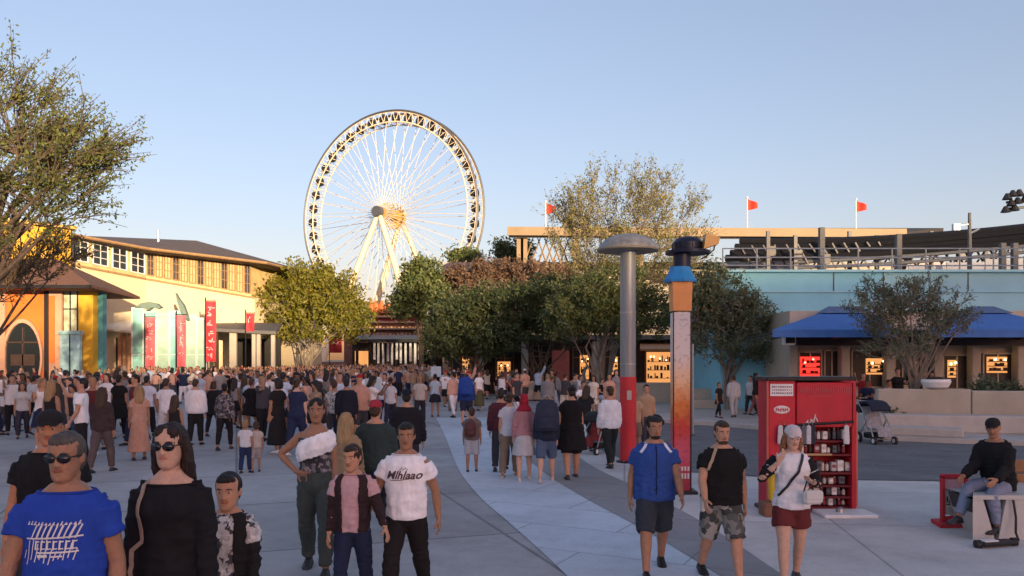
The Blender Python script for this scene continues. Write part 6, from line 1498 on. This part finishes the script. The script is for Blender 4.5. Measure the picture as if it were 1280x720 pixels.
def m_extra(c):
    strap(c, [(.1, -.08, 1.43), (.03, -.14, 1.25), (-.08, -.13, 1.08), (-.16, -.08, .98)], .012, (.02, .02, .02), 'bag_strap')
    for sd_ in 'RL':
        S, E, Wr = c['A'][sd_][:3]; q = MB(); q.tube([S, S.lerp(E, .5), E, E.lerp(Wr, .55)], [.08, .076, .056, .046], 12); c['child']('sleeve', q, M_cloth, (.016, .016, .018), 1)
M_ = person((2.71, 7.75, 0), H=1.60, g=1.05, f=True, rz=R(-6), legs=(18, 8, -14, 12), armR=((-.27, -.05, 1.22), (-.08, -.19, 1.44)), handR=((.5, -.1, .8), (0, -.3, .5)), armL=((.25, .0, 1.14), (.13, -.22, 1.16)), head=(6, 14), skin=S_fair, top=('tee', (.76, .77, .8)), bottom=('hotpants', (.14, .03, .03)), hair=('long', (.3, .14, .07)), cap=('cap', (.6, .55, .55)), face=True, voxel=V1 * 1.2, seed=13, extra=[m_extra], label='woman in a white cap and t-shirt and dark red shorts, hand raised, by the kiosk')
# bags: things of their own
def shoulder_bag(x, y, z, w_, h, d, m, label, rz=0, strap_top=.25):
    o = empty('shoulder_bag', (x, y, z), label, 'bag', rz=rz); b = MB(); b.box((0, 0, h / 2), (w_, d, h), bevel=min(w_, d) * .3); b.build('bag_body', m, o, local=True)
    b = MB(); b.box((0, -d * .5 - .004, h * .62), (w_ * .86, .012, h * .5), bevel=.004); b.build('flap', m, o, local=True)
    b = MB(); b.tube([(-w_ * .45, 0, h * .9), (-w_ * .3, 0, h + strap_top * .8), (0, 0, h + strap_top), (w_ * .3, 0, h + strap_top * .8), (w_ * .45, 0, h * .9)], .008, 6); b.build('bag_handle', M_black, o, local=True); return o
shoulder_bag(2.84, 7.56, .84, .2, .13, .07, mat('white_leather', (.6, .6, .58), .5, var=.1), 'white crossbody bag on the hip of the woman in dark red shorts', R(10), .1)
shoulder_bag(1.86, 7.8, .72, .05, .16, .05, mat('clear_bottle', (.5, .5, .48), .2), 'white bottle pouch at the side of the man in camouflage shorts', 0, .05)
def backpack(x, y, rz, s, col, label, zb=1.02, w_=.32, h=.46):
    o = empty('backpack', (x, y, zb * s), label, 'backpack', None, rz); m_ = mat('pack_' + label[:14].replace(' ', '_'), col, .8, var=.15, scale=9, bump=.2)
    b = MB(); b.rings([[(rx * math.cos(a), .0 + ry * math.sin(a), z) for a in [2 * math.pi * q / 20 for q in range(20)]] for z, rx, ry in ((0, w_ * .4, .07), (.04, w_ * .5, .1), (h * .5, w_ * .52, .12), (h * .85, w_ * .44, .09), (h, w_ * .2, .04))]); b.build('pack_body', m_, o, local=True, smooth=True)
    b = MB(); b.rings([[(rx * math.cos(a), -.09 - ry * abs(math.sin(a)) if 0 else -.085 + ry * math.sin(a), z) for a in [2 * math.pi * q / 16 for q in range(16)]] for z, rx, ry in ((.04, w_ * .34, .03), (.06, w_ * .38, .06), (h * .42, w_ * .38, .06), (h * .46, w_ * .3, .03))]); b.build('front_pocket', m_, o, local=True, smooth=True)
    b = MB(); b.tube([(-.05, .02, h - .02), (0, .02, h + .05), (.05, .02, h - .02)], .01, 6); b.build('carry_loop', M_black, o, local=True); return o
# seated man on the bench
person((XW(1262, 9.95) - .05, 10.1, 0), H=1.74, g=1.06, rz=R(-62), sit=.56, lean=10, legs=(88, 60, 80, 92), armL=(22, 6, 42), armR=(26, 4, 36), head=(20, 4), skin=S_brown, top=('jacket', (.013, .014, .016)), bottom=('jeans', (.22, .26, .36)), hair=('short', H_blk), cap=('cap', (.02, .02, .022)), face=True, voxel=V1 * 1.2, seed=14, label='man in a black jacket and black cap sitting on the concrete bench')

# ------------------------------------------------------------------ middle distance: individually posed
def mid(px, yfeet, H, rz, label, **k):
    g_ = G(px, yfeet); k.setdefault('voxel', .013 if g_.y < 20 else .018); k.setdefault('seed', int(px))
    return person((g_.x, g_.y, .0 if not k.pop('kerb', 0) else .13), H=H, rz=R(rz), label=label, **k)
BK = 180
o = mid(637, 596, 1.62, BK - 6, 'woman from behind in a pale grey top and khaki trousers on the pale band', f=True, top=('tee', (.55, .56, .62)), bottom=('trousers', (.2, .16, .12)), hair=('bun', H_brn), skin=S_tan, shoes=(.3, .2, .15))
mid(626, 588, 1.66, BK, 'person in a dark maroon jacket left of the group on the pale band', top=('jacket', (.1, .03, .04)), bottom=('trousers', (.05, .05, .06)), hair=('short', H_blk), skin=S_tan)
mid(655, 600, 1.60, BK + 5, 'woman in a deep red headscarf and pink top carrying a pale bag', f=True, top=('sweater', (.38, .2, .22)), bottom=('skirt', (.45, .47, .5)), hair=('hijab', (.3, .02, .04)), skin=S_fair, shoes=(.5, .5, .5), legs=(12, 8, -10, 4))
mid(683, 602, 1.60, BK - 4, 'person in a navy hooded top and short blue shorts with a bulky backpack', top=('jacket', (.02, .03, .055)), bottom=('shorts', (.08, .12, .2)), hair=('long', (.3, .25, .2)), f=True, skin=S_fair, shoes=(.5, .45, .42))
g_ = G(683, 602); backpack(g_.x, g_.y - .24, 0, .92, (.022, .03, .06), 'bulky navy backpack on the back of the person in short blue shorts', w_=.42, h=.56)
mid(714, 598, 1.76, BK + 8, 'tall person from behind in a loose black dress with bare calves', top=('dress', (.012, .012, .014)), bottom=('shorts', (.02, .02, .02)), hair=('bun', H_blk), f=True, g=1.3, skin=S_tan, legs=(12, 6, -12, 6))
mid(762, 584, 1.70, BK + 20, 'man in a white long sleeved shirt and black trousers beside the black stroller', top=('sweater', (.78, .8, .84)), bottom=('trousers', (.025, .03, .03)), hair=('short', H_brn), skin=S_tan, g=1.08)
mid(590, 590, 1.27, BK, 'boy from behind in grey top and pale shorts on the pale band edge', hs=1.1, top=('tee', (.16, .13, .13)), bottom=('shorts', (.4, .44, .5)), hair=('short', H_brn), skin=S_brown, legs=(4, 2, -3, 2))
g_ = G(590, 590); backpack(g_.x - .02, g_.y - .2, 0, .7, (.1, .04, .04), 'small dark red pack on the back of the boy in pale shorts', w_=.22, h=.3)
mid(583, 531, 1.76, BK, 'man under a big royal blue backpack walking away near the centre', top=('jacket', (.02, .05, .2)), bottom=('shorts', (.02, .03, .06)), hair=('short', H_brn), skin=S_tan, g=1.15)
g_ = G(583, 531); backpack(g_.x, g_.y - .3, 0, 1.0, (.015, .06, .3), 'big royal blue backpack on the back of the man near the centre', w_=.5, h=.62)
mid(544, 521, 1.68, BK, 'woman from behind in a pale blue top and black skirt near the lantern pole', f=True, top=('tee', (.4, .5, .6)), bottom=('minidress', (.02, .02, .03)), hair=('bun', H_blk), legs=(8, 4, -8, 4))
mid(566, 514, 1.75, BK, 'man from behind in a plain white t-shirt left of the royal blue backpack', top=('tee', (.76, .77, .78)), bottom=('trousers', (.2, .18, .15)), hair=('short', H_brn))
mid(281, 562, 1.66, BK + 6, 'woman from behind in a dark patterned blouse and slim black trousers', f=True, g=1.1, topmat=M_snake, top=('sweater', (.1, .1, .12)), bottom=('leggings', (.015, .015, .02)), hair=('bun', H_blk))
mid(267, 545, 1.62, BK, 'woman in a black coat walking left of the woman in the patterned blouse', f=True, top=('longtee', (.015, .015, .018)), bottom=('leggings', (.02, .02, .025)), hair=('bob', H_brn), g=1.15)
mid(315, 548, 1.72, BK - 14, 'woman in a wide black poncho with bare legs right of the patterned blouse', f=True, top=('longtee', (.012, .012, .014)), bottom=('hotpants', (.02, .02, .02)), hair=('short', H_brn), g=1.25, armL=(0, 34, 10), armR=(0, 34, 10))
mid(307, 591, 1.02, BK, 'small child in a white top and navy trousers on the grey slabs', hs=1.3, top=('tee', (.6, .62, .65)), bottom=('trousers', (.02, .035, .09)), hair=('short', H_blo), legs=(8, 4, -8, 4))
mid(320, 590, .98, BK + 20, 'small child in a cream top next to the child in navy trousers', hs=1.3, top=('tee', (.45, .4, .36)), bottom=('shorts', (.3, .28, .27)), hair=('short', H_brn), legs=(8, 4, -8, 4))
mid(301, 531, 1.78, BK, 'man from behind in a pale blue shirt behind the woman in the patterned blouse', top=('shirt', (.62, .68, .8)), bottom=('trousers', (.03, .035, .06)), hair=('short', H_blk))
mid(327, 528, 1.74, BK, 'man from behind in a white t-shirt at the right of the black poncho', top=('tee', (.76, .77, .82)), bottom=('shorts', (.35, .3, .25)), hair=('short', H_brn))
mid(184, 545, 1.78, BK, 'man from behind in a pale blue shirt and black trousers in the left crowd', top=('shirt', (.6, .66, .8)), bottom=('trousers', (.02, .02, .025)), hair=('short', H_blk))
mid(208, 556, 1.76, BK, 'man from behind in a white shirt over pale trousers in the left crowd', top=('shirt', (.74, .76, .82)), bottom=('trousers', (.5, .5, .52)), hair=('short', H_brn))
mid(219, 585, 1.5, BK - 10, 'woman in a short black top and long white skirt behind the woman in sunglasses', f=True, top=('crop', (.02, .02, .02)), bottom=('longskirt', (.6, .6, .62)), hair=('long', H_brn), legs=(6, 2, -6, 2))
mid(149, 548, 1.8, BK, 'tall person in a long black coat in the left crowd', f=True, top=('dress', (.012, .012, .013)), bottom=('leggings', (.012, .012, .013)), hair=('short', H_blk), g=1.1, legs=(8, 4, -8, 4))
mid(174, 575, 1.66, BK + 25, 'woman in a long peach dress with fair hair behind the woman in sunglasses', f=True, top=('tee', (.5, .3, .22)), bottom=('longskirt', (.5, .28, .2)), hair=('long', H_blo), legs=(5, 2, -5, 2))
mid(128, 590, 1.7, BK, 'woman in dark clothes with loose brown hair behind the man in the blue shirt', f=True, top=('sweater', (.05, .035, .035)), bottom=('jeans', (.1, .08, .08)), hair=('long', H_brn))
mid(100, 560, 1.68, 20, 'man in a dark grey jacket facing the viewer behind the left group', top=('jacket', (.03, .03, .035)), bottom=('jeans', (.05, .06, .09)), hair=('short', H_blk))
mid(43, 535, 1.74, BK, 'man in a white t-shirt with a black pack in front of the oval doorway', top=('tee', (.55, .6, .63)), bottom=('trousers', (.02, .02, .025)), hair=('short', H_blk), g=1.1)
mid(14, 540, 1.66, 160, 'woman in a black jacket over a white top at the far left', f=True, top=('jacket', (.03, .03, .035)), bottom=('jeans', (.05, .06, .09)), hair=('bob', H_brn))
mid(28, 548, 1.6, 30, 'woman in a grey white top at the far left below the oval doorway', f=True, top=('tee', (.5, .5, .5)), bottom=('jeans', (.04, .04, .06)), hair=('long', H_brn))
mid(351, 545, 1.66, BK, 'woman from behind in pale blue blouse and dark skirt left of the white wrap', f=True, top=('shirt', (.55, .63, .75)), bottom=('minidress', (.02, .02, .03)), hair=('bob', H_brn), legs=(8, 4, -8, 4))
mid(371, 556, 1.6, BK + 10, 'woman in a long light blue dress left of the one shoulder wrap', f=True, top=('tank', (.28, .4, .56)), bottom=('longskirt', (.3, .42, .6)), hair=('long', H_blk), legs=(5, 2, -5, 2))
mid(340, 520, 1.76, BK, 'man in a black t-shirt and beige trousers left of the pale blue blouse', top=('tee', (.02, .02, .022)), bottom=('trousers', (.4, .34, .27)), hair=('short', H_blk))
mid(418, 556, 1.7, BK, 'man in a grey patterned shirt right of the one shoulder wrap', topmat=M_floral, top=('shirt', (.3, .3, .3)), bottom=('trousers', (.05, .05, .06)), hair=('short', H_brn))
mid(433, 560, 1.78, BK + 12, 'tall man in dark navy clothes behind the pink shirted child', top=('jacket', (.015, .018, .03)), bottom=('trousers', (.015, .018, .03)), hair=('short', H_blk))
mid(488, 535, 1.66, BK, 'woman in a white shirt left of the navy cap', f=True, top=('shirt', (.5, .52, .56)), bottom=('jeans', (.03, .03, .05)), hair=('bun', H_blk))
mid(525, 530, 1.7, BK, 'man in a cream t-shirt right of the navy cap', top=('tee', (.45, .42, .38)), bottom=('trousers', (.03, .03, .04)), hair=('short', H_blo))
mid(808, 560, 1.62, 10, 'dark haired person in a beige top facing the viewer behind the blue shirt', top=('tee', (.4, .28, .18)), bottom=('jeans', (.05, .05, .07)), hair=('short', H_blk), skin=S_tan)
mid(793, 566, 1.5, 170, 'child in a sand coloured top between the two lamp posts', hs=1.1, top=('tee', (.42, .3, .2)), bottom=('shorts', (.2, .17, .14)), hair=('short', H_blo))
mid(731, 560, 1.62, BK - 20, 'woman in a black top leaning over the black stroller', f=True, lean=16, top=('tee', (.02, .02, .022)), bottom=('jeans', (.03, .03, .04)), hair=('long', H_brn))
mid(899, 527, 1.3, 40, 'person in a long dark coat at the foot of the slim tree', top=('longtee', (.02, .018, .018)), bottom=('leggings', (.015, .015, .015)), hair=('short', H_blk), kerb=1)
mid(917, 526, 1.55, BK, 'person in a pale grey hoodie by the seat wall under the slim tree', top=('jacket', (.45, .46, .48)), bottom=('jeans', (.4, .4, .42)), hair=('short', H_brn), kerb=1)
mid(945, 524, 1.62, 60, 'woman in black with long dark hair by the seat wall beside the kiosk', f=True, top=('sweater', (.02, .02, .022)), bottom=('leggings', (.3, .1, .1)), hair=('long', H_blk), kerb=1)
mid(938, 522, 1.5, -60, 'person in a white top and black vest beside the kiosk', top=('tee', (.5, .5, .52)), bottom=('jeans', (.03, .03, .03)), hair=('short', H_blk), kerb=1)

# ------------------------------------------------------------------ the crowd further back: a dozen people, copied with their clothes
PROTO = []
def proto(**k):
    kind = k.pop('kind'); o = person((0, 0, -50), voxel=.024, label='x', **k); PROTO.append((kind, o)); return o
proto(kind='man', top=('tee', (1, 1, 1)), bottom=('trousers', (1, 1, 1)), legs=(18, 10, -16, 8))
proto(kind='man', top=('tee', (1, 1, 1)), bottom=('shorts', (1, 1, 1)), legs=(14, 8, -18, 12), armL=(20, 8, 30), armR=(-10, 10, 10))
proto(kind='man', top=('jacket', (1, 1, 1)), bottom=('jeans', (1, 1, 1)), g=1.12, legs=(6, 3, -6, 3))
proto(kind='man', top=('shirt', (1, 1, 1)), bottom=('shorts', (1, 1, 1)), g=1.2, belly=.03, armL=(10, 12, 70), armR=(0, 12, 14), cap=('cap', (1, 1, 1)))
proto(kind='woman', f=True, top=('tank', (1, 1, 1)), bottom=('hotpants', (1, 1, 1)), hair=('long', (1, 1, 1)))
proto(kind='woman', f=True, top=('tee', (1, 1, 1)), bottom=('longskirt', (1, 1, 1)), hair=('bob', (1, 1, 1)), legs=(6, 2, -6, 2))
proto(kind='woman', f=True, top=('sweater', (1, 1, 1)), bottom=('leggings', (1, 1, 1)), hair=('pony', (1, 1, 1)), legs=(14, 6, -12, 6))
proto(kind='woman', f=True, top=('dress', (1, 1, 1)), bottom=('hotpants', (1, 1, 1)), hair=('long', (1, 1, 1)), legs=(8, 4, -8, 4), armR=(50, 8, 80))
proto(kind='child', H=1.25, hs=1.22, top=('tee', (1, 1, 1)), bottom=('shorts', (1, 1, 1)), legs=(14, 8, -12, 8))
proto(kind='woman', f=True, top=('tee', (1, 1, 1)), bottom=('jeans', (1, 1, 1)), hair=('bun', (1, 1, 1)), g=1.1, armL=(60, 10, 60))
proto(kind='man', top=('tee', (1, 1, 1)), bottom=('jeans', (1, 1, 1)), armR=(95, 10, 60), armL=(10, 10, 20), head=(0, -6), legs=(6, 2, -5, 2))
proto(kind='man', top=('sweater', (1, 1, 1)), bottom=('shorts', (1, 1, 1)), armR=(150, 20, 20), armL=(20, 8, 40), head=(10, -10), legs=(20, 14, -16, 8))
proto(kind='woman', f=True, top=('tank', (1, 1, 1)), bottom=('skirt', (1, 1, 1)), hair=('bob', (1, 1, 1)), armR=(40, 16, 95), armL=(5, 12, 10), head=(25, 8), legs=(8, 4, -6, 2))
proto(kind='woman', f=True, top=('shirt', (1, 1, 1)), bottom=('shorts', (1, 1, 1)), hair=('long', (1, 1, 1)), armR=(60, 5, 90), armL=(60, 5, 90), head=(-10, 18), legs=(24, 16, -18, 10))
seatp = proto(kind='seated', top=('tee', (1, 1, 1)), bottom=('jeans', (1, 1, 1)), sit=.5, legs=(85, 82, 78, 76), lean=6, armL=(35, 8, 60), armR=(30, 8, 50))
PROTO.pop()
CC = {'white': (.78, .78, .8), 'black': (.018, .018, .02), 'charcoal': (.06, .06, .068), 'navy': (.02, .03, .075), 'pale blue': (.46, .57, .72), 'grey': (.25, .25, .26), 'red': (.38, .03, .035), 'peach': (.62, .36, .27), 'tan': (.36, .26, .17), 'dark green': (.03, .06, .045), 'pink': (.45, .2, .24), 'maroon': (.13, .03, .035), 'cream': (.62, .56, .47), 'olive': (.1, .1, .05)}
TOPW = ['white'] * 13 + ['black'] * 8 + ['charcoal'] * 4 + ['navy'] * 4 + ['pale blue'] * 3 + ['grey'] * 4 + ['red'] * 2 + ['peach'] * 6 + ['tan'] * 3 + ['dark green', 'pink', 'maroon', 'maroon', 'cream', 'cream', 'olive']
BOTW = ['black'] * 5 + ['navy'] * 4 + ['charcoal'] * 4 + ['grey', 'tan', 'white', 'cream', 'olive', 'pale blue', 'tan']
HAIRW = [('black', H_blk)] * 6 + [('brown', H_brn)] * 5 + [('fair', H_blo)] * 2
SK = [S_tan, S_fair, S_brown, S_dark, (.4, .24, .16), (.48, .27, .18)]
used = {}; placed = [(o.location.x, o.location.y) for o in list(COL.objects) if o.get('category') == 'person' and o.location.z > -1]
cr_ = random.Random(21)
def far_person(x, y, where, group, rz=None, z=0, src=None, seated=False):
    kind, p = src or cr_.choice(PROTO); o = copy_tree(p)
    k = cr_.uniform(.93, 1.07); o.location = (x, y, z); o.scale = (k, k, k)
    o.rotation_euler = (0, 0, rz if rz is not None else (math.pi + cr_.gauss(0, .5) if cr_.random() < .5 else cr_.gauss(0, .9)))
    t_, b_, h_ = cr_.choice(TOPW), cr_.choice(BOTW), cr_.choice(HAIRW); o.color = (*cr_.choice(SK), 1)
    v = cr_.uniform(.8, 1.15)
    back = abs((o.rotation_euler.z % (2 * math.pi)) - math.pi) < 1.0; garment = 'top'
    for c in o.children:
        n = c.name.split('.')[0]
        if n == 'hair': c.color = (*h_[1], 1)
        elif n in ('trousers', 'shorts', 'skirt'): c.color = (*[q * v for q in CC[b_]], 1); bn_ = n
        elif n == 'shoe': c.color = (*(CC['white'] if cr_.random() < .35 else CC['black']), 1)
        elif n == 'cap': c.color = (*CC[cr_.choice(['black', 'navy', 'red', 'white'])], 1)
        else: c.color = (*[q * v for q in CC[t_]], 1); garment = n.replace('_', ' ').replace('tshirt', 't-shirt')
    lab = '%s haired %s, %s %s, %s %s, %s' % (h_[0], kind if kind != 'seated' else 'seated person', t_, garment, b_, bn_, where)
    o['label'] = lab; o['group'] = group; o['category'] = 'person'
    if 'kind' in o: del o['kind']
    placed.append((x, y)); return o
def fill(n, px0, px1, y0, y1, where, group, dmin=.45, power=1.0, **k):
    c = 0
    last = None
    for _ in range(n * 60):
        if c >= n: break
        if last and cr_.random() < .62:
            g2 = Vector((last[0] + cr_.choice((-1, 1)) * cr_.uniform(.42, .62), last[1] + cr_.gauss(0, .25), 0)); px = CX + g2.x / g2.y * FOC; py = HY + CAMZ * FOC / g2.y
            if not (px0 <= px <= px1 and y0 <= py <= y1): last = None; continue
        else:
            u = cr_.random() ** power; py = y0 + (y1 - y0) * u; px = cr_.uniform(px0, px1); g2 = G(px, py)
        if any((g2.x - a) ** 2 + (g2.y - b_) ** 2 < dmin * dmin for a, b_ in placed): continue
        wh = where(px) if callable(where) else where
        far_person(g2.x, g2.y, wh, group, **k); c += 1; last = (g2.x, g2.y)
def third(a, b_, names):
    return lambda px: names[min(len(names) - 1, int((px - a) / (b_ - a) * len(names)))]
fill(46, -10, 165, 498, 550, third(-10, 165, ['before the oval doorway', 'before the pale glazed cabinet', 'before the yellow wall']), 'people before the pavilion')
fill(33, 110, 300, 493, 516, third(110, 300, ['in front of the hall entrance', 'below the first faded red banner', 'below the middle banner', 'below the tall bright red banner', 'under the low grey canopy']), 'people before the turquoise screens', .5)
fill(80, 285, 482, 493, 542, third(270, 480, ['beyond the low grey canopy', 'left of the yellow green tree stems', 'under the yellow green tree stems', 'right of the yellow green tree stems', 'below the dark red square banner', 'at the left of the market canopy']), 'people packed before the yellow green tree', .38, power=1.3)
fill(13, 440, 540, 474, 490, third(440, 540, ['left of the market canopy', 'under the hanging white banners', 'right of the hanging white banners']), 'people before the market', .5)
fill(25, 548, 660, 493, 526, third(545, 660, ['beside the lantern pole', 'under the dense dark tree', 'by the dark shop window', 'beside the pale step block']), 'people under the dark trees', .5)
fill(13, 655, 775, 497, 530, third(655, 775, ['in front of the pale step block', 'before the poster panel steps', 'left of the grey lamp post']), 'people by the steps', .6)
fill(7, 335, 450, 518, 545, 'behind the woman with the white wrap', 'people behind the white wrap', .7)
fill(10, 325, 470, 540, 572, third(325, 470, ['left of the white wrap', 'behind the white wrap', 'by the blond woman']), 'people behind the white wrap', .6)
fill(9, 40, 245, 552, 585, third(40, 245, ['behind the man in blue', 'behind the woman in sunglasses']), 'people behind the front left group', .7)
# seated people round the planter at the right and by the steps
for i, (px, yb_) in enumerate(((1062, 519), (1074, 517), (1085, 519), (1098, 516), (1068, 509), (1080, 508), (1104, 510), (1092, 507))):
    g2 = G(px, yb_ + 12); far_person(g2.x, min(g2.y, 27.5), 'right of the red kiosk' if i < 4 else 'behind others right of the kiosk', 'people gathered by the planter', rz=cr_.uniform(-.8, .8), z=.13, src=('seated', seatp) if i in (0, 2, 3) else None)
for i, (px, yb_) in enumerate(((690, 512), (728, 530), (742, 522), (752, 512), (718, 518))):
    g2 = G(px, yb_); far_person(g2.x, g2.y, 'by the grey lamp post', 'people sitting by the low beige wall', rz=cr_.uniform(-.9, .9), src=('seated', seatp) if i % 2 else None)
# beyond the people one can tell apart the crowd reads as one mass
cm = MB(); cols = ['white', 'black', 'charcoal', 'navy', 'pale blue', 'grey', 'red', 'peach', 'tan', 'maroon', 'cream']; SK0 = len(cols); r9 = random.Random(77); npl = 0
for _ in range(24000):
    if npl >= 950: break
    px = r9.choice((r9.uniform(-5, 300), r9.uniform(270, 545), r9.uniform(300, 480), r9.uniform(545, 660))); g2 = G(px, 470.5 + 25 * r9.random() ** 1.15)
    if any((g2.x - a) ** 2 + (g2.y - b_) ** 2 < .12 for a, b_ in placed): continue
    if px > 655 or (px < 290 and g2.y > 56) or (px > 545 and g2.y > 50.5) or (px < 130 and g2.y > 48.5): continue
    placed.append((g2.x, g2.y)); npl += 1; h = r9.uniform(1.5, 1.82); x, y = g2.x, g2.y; t_, b2 = cols.index(r9.choice([c for c in TOPW if c in cols])), cols.index(r9.choice(['black', 'navy', 'charcoal', 'grey', 'tan']))
    cm.mi(b2)
    for sx in (-1, 1): cm.tube([(x + sx * .09, y, .0), (x + sx * .1, y + r9.uniform(-.1, .1), h * .27), (x + sx * .09, y, h * .5)], [.06, .075, .1], 7)
    cm.mi(t_); cm.rings([[(x + rx * math.cos(a), y + ry * math.sin(a), h * zz) for a in [2 * math.pi * q / 9 for q in range(9)]] for zz, rx, ry in ((.47, .18, .13), (.6, .165, .12), (.74, .21, .13), (.81, .18, .1), (.84, .07, .06))])
    for sx in (-1, 1): cm.tube([(x + sx * .2, y, h * .79), (x + sx * .25, y, h * .66)], [.06, .055], 6)
    cm.mi(SK0)
    for sx in (-1, 1): cm.tube([(x + sx * .25, y, h * .66), (x + sx * .26, y - r9.uniform(0, .12), h * .46)], [.04, .03], 6)
    cm.tube([(x, y, h * .83), (x, y, h * .88)], .05, 6); cm.ell((x, y, h * .93), (.075, .09, .115), 8, 6)
    cm.mi(r9.choice((SK0 + 1, SK0 + 1, SK0 + 2, SK0 + 3))); cm.ell((x, y + .025, h * .95), (.088, .095, .095), 8, 6)
co_ = cm.build('crowd', [mat('crowd_' + c.replace(' ', '_'), CC[c], .85, var=.1) for c in cols] + [mat('crowd_skin', S_tan, .6), mat('crowd_hair_black', H_blk, .6), mat('crowd_hair_brown', H_brn, .6), mat('crowd_hair_fair', H_blo, .6)], smooth=True)
tag(co_, 'dense mass of far visitors filling the back of the plaza', 'crowd', kind='stuff')
for _, o in PROTO + [('seated', seatp)]:
    for c in list(o.children):
        for d in list(c.children): bpy.data.objects.remove(d)
        bpy.data.objects.remove(c)
    bpy.data.objects.remove(o)
# labels that came out equal get what else tells them apart
from collections import Counter
cnt = Counter(o['label'] for o in COL.objects if 'label' in o)
for lab, n in cnt.items():
    if n < 2: continue
    obs = sorted([o for o in COL.objects if o.get('label') == lab], key=lambda o: o.location.y)
    if obs[0].get('category') != 'person': continue
    if n == 2: obs[0]['label'] = lab + ', nearer one'; obs[1]['label'] = lab + ', farther one'
# leafy plant at the corner of the planter
def bush(px, Y, z, r, lf, label):
    o = empty('bush', (XW(px, Y), Y, z), label, 'plant'); rs2 = random.Random(int(px)); b = MB(); s_ = MB()
    for i in range(60):
        d = Vector((rs2.gauss(0, 1), rs2.gauss(0, 1), abs(rs2.gauss(0, 1)) + .5)).normalized(); p0 = Vector((XW(px, Y), Y, z)); p1 = p0 + d * r * rs2.uniform(.5, 1.0); s_.tube([p0, p0.lerp(p1, .5) + Vector((0, 0, .03)), p1], .005, 3)
        for j in range(9):
            c = p0.lerp(p1, rs2.uniform(.35, 1.05)); a = Vector((rs2.gauss(0, 1), rs2.gauss(0, 1), rs2.gauss(0, 1))).normalized(); q = a.orthogonal().normalized(); l = r * .12
            b.add([c - a * l, c + q * l * .4, c + a * l, c - q * l * .4], [(0, 1, 2, 3)])
    s_.build('stems', M_bark, o); b.build('foliage', lf, o); return o
bush(1115, 24.2, .13, .75, L_dark, 'dark leafy bush at the corner of the beige retaining wall')
bush(1236, 25.4, 1.0, .8, L_grey, 'low bush behind the beige wall under the orange lit window')
bush(1262, 25.2, 1.0, .7, L_dark, 'dark bush behind the beige wall at the far right window')
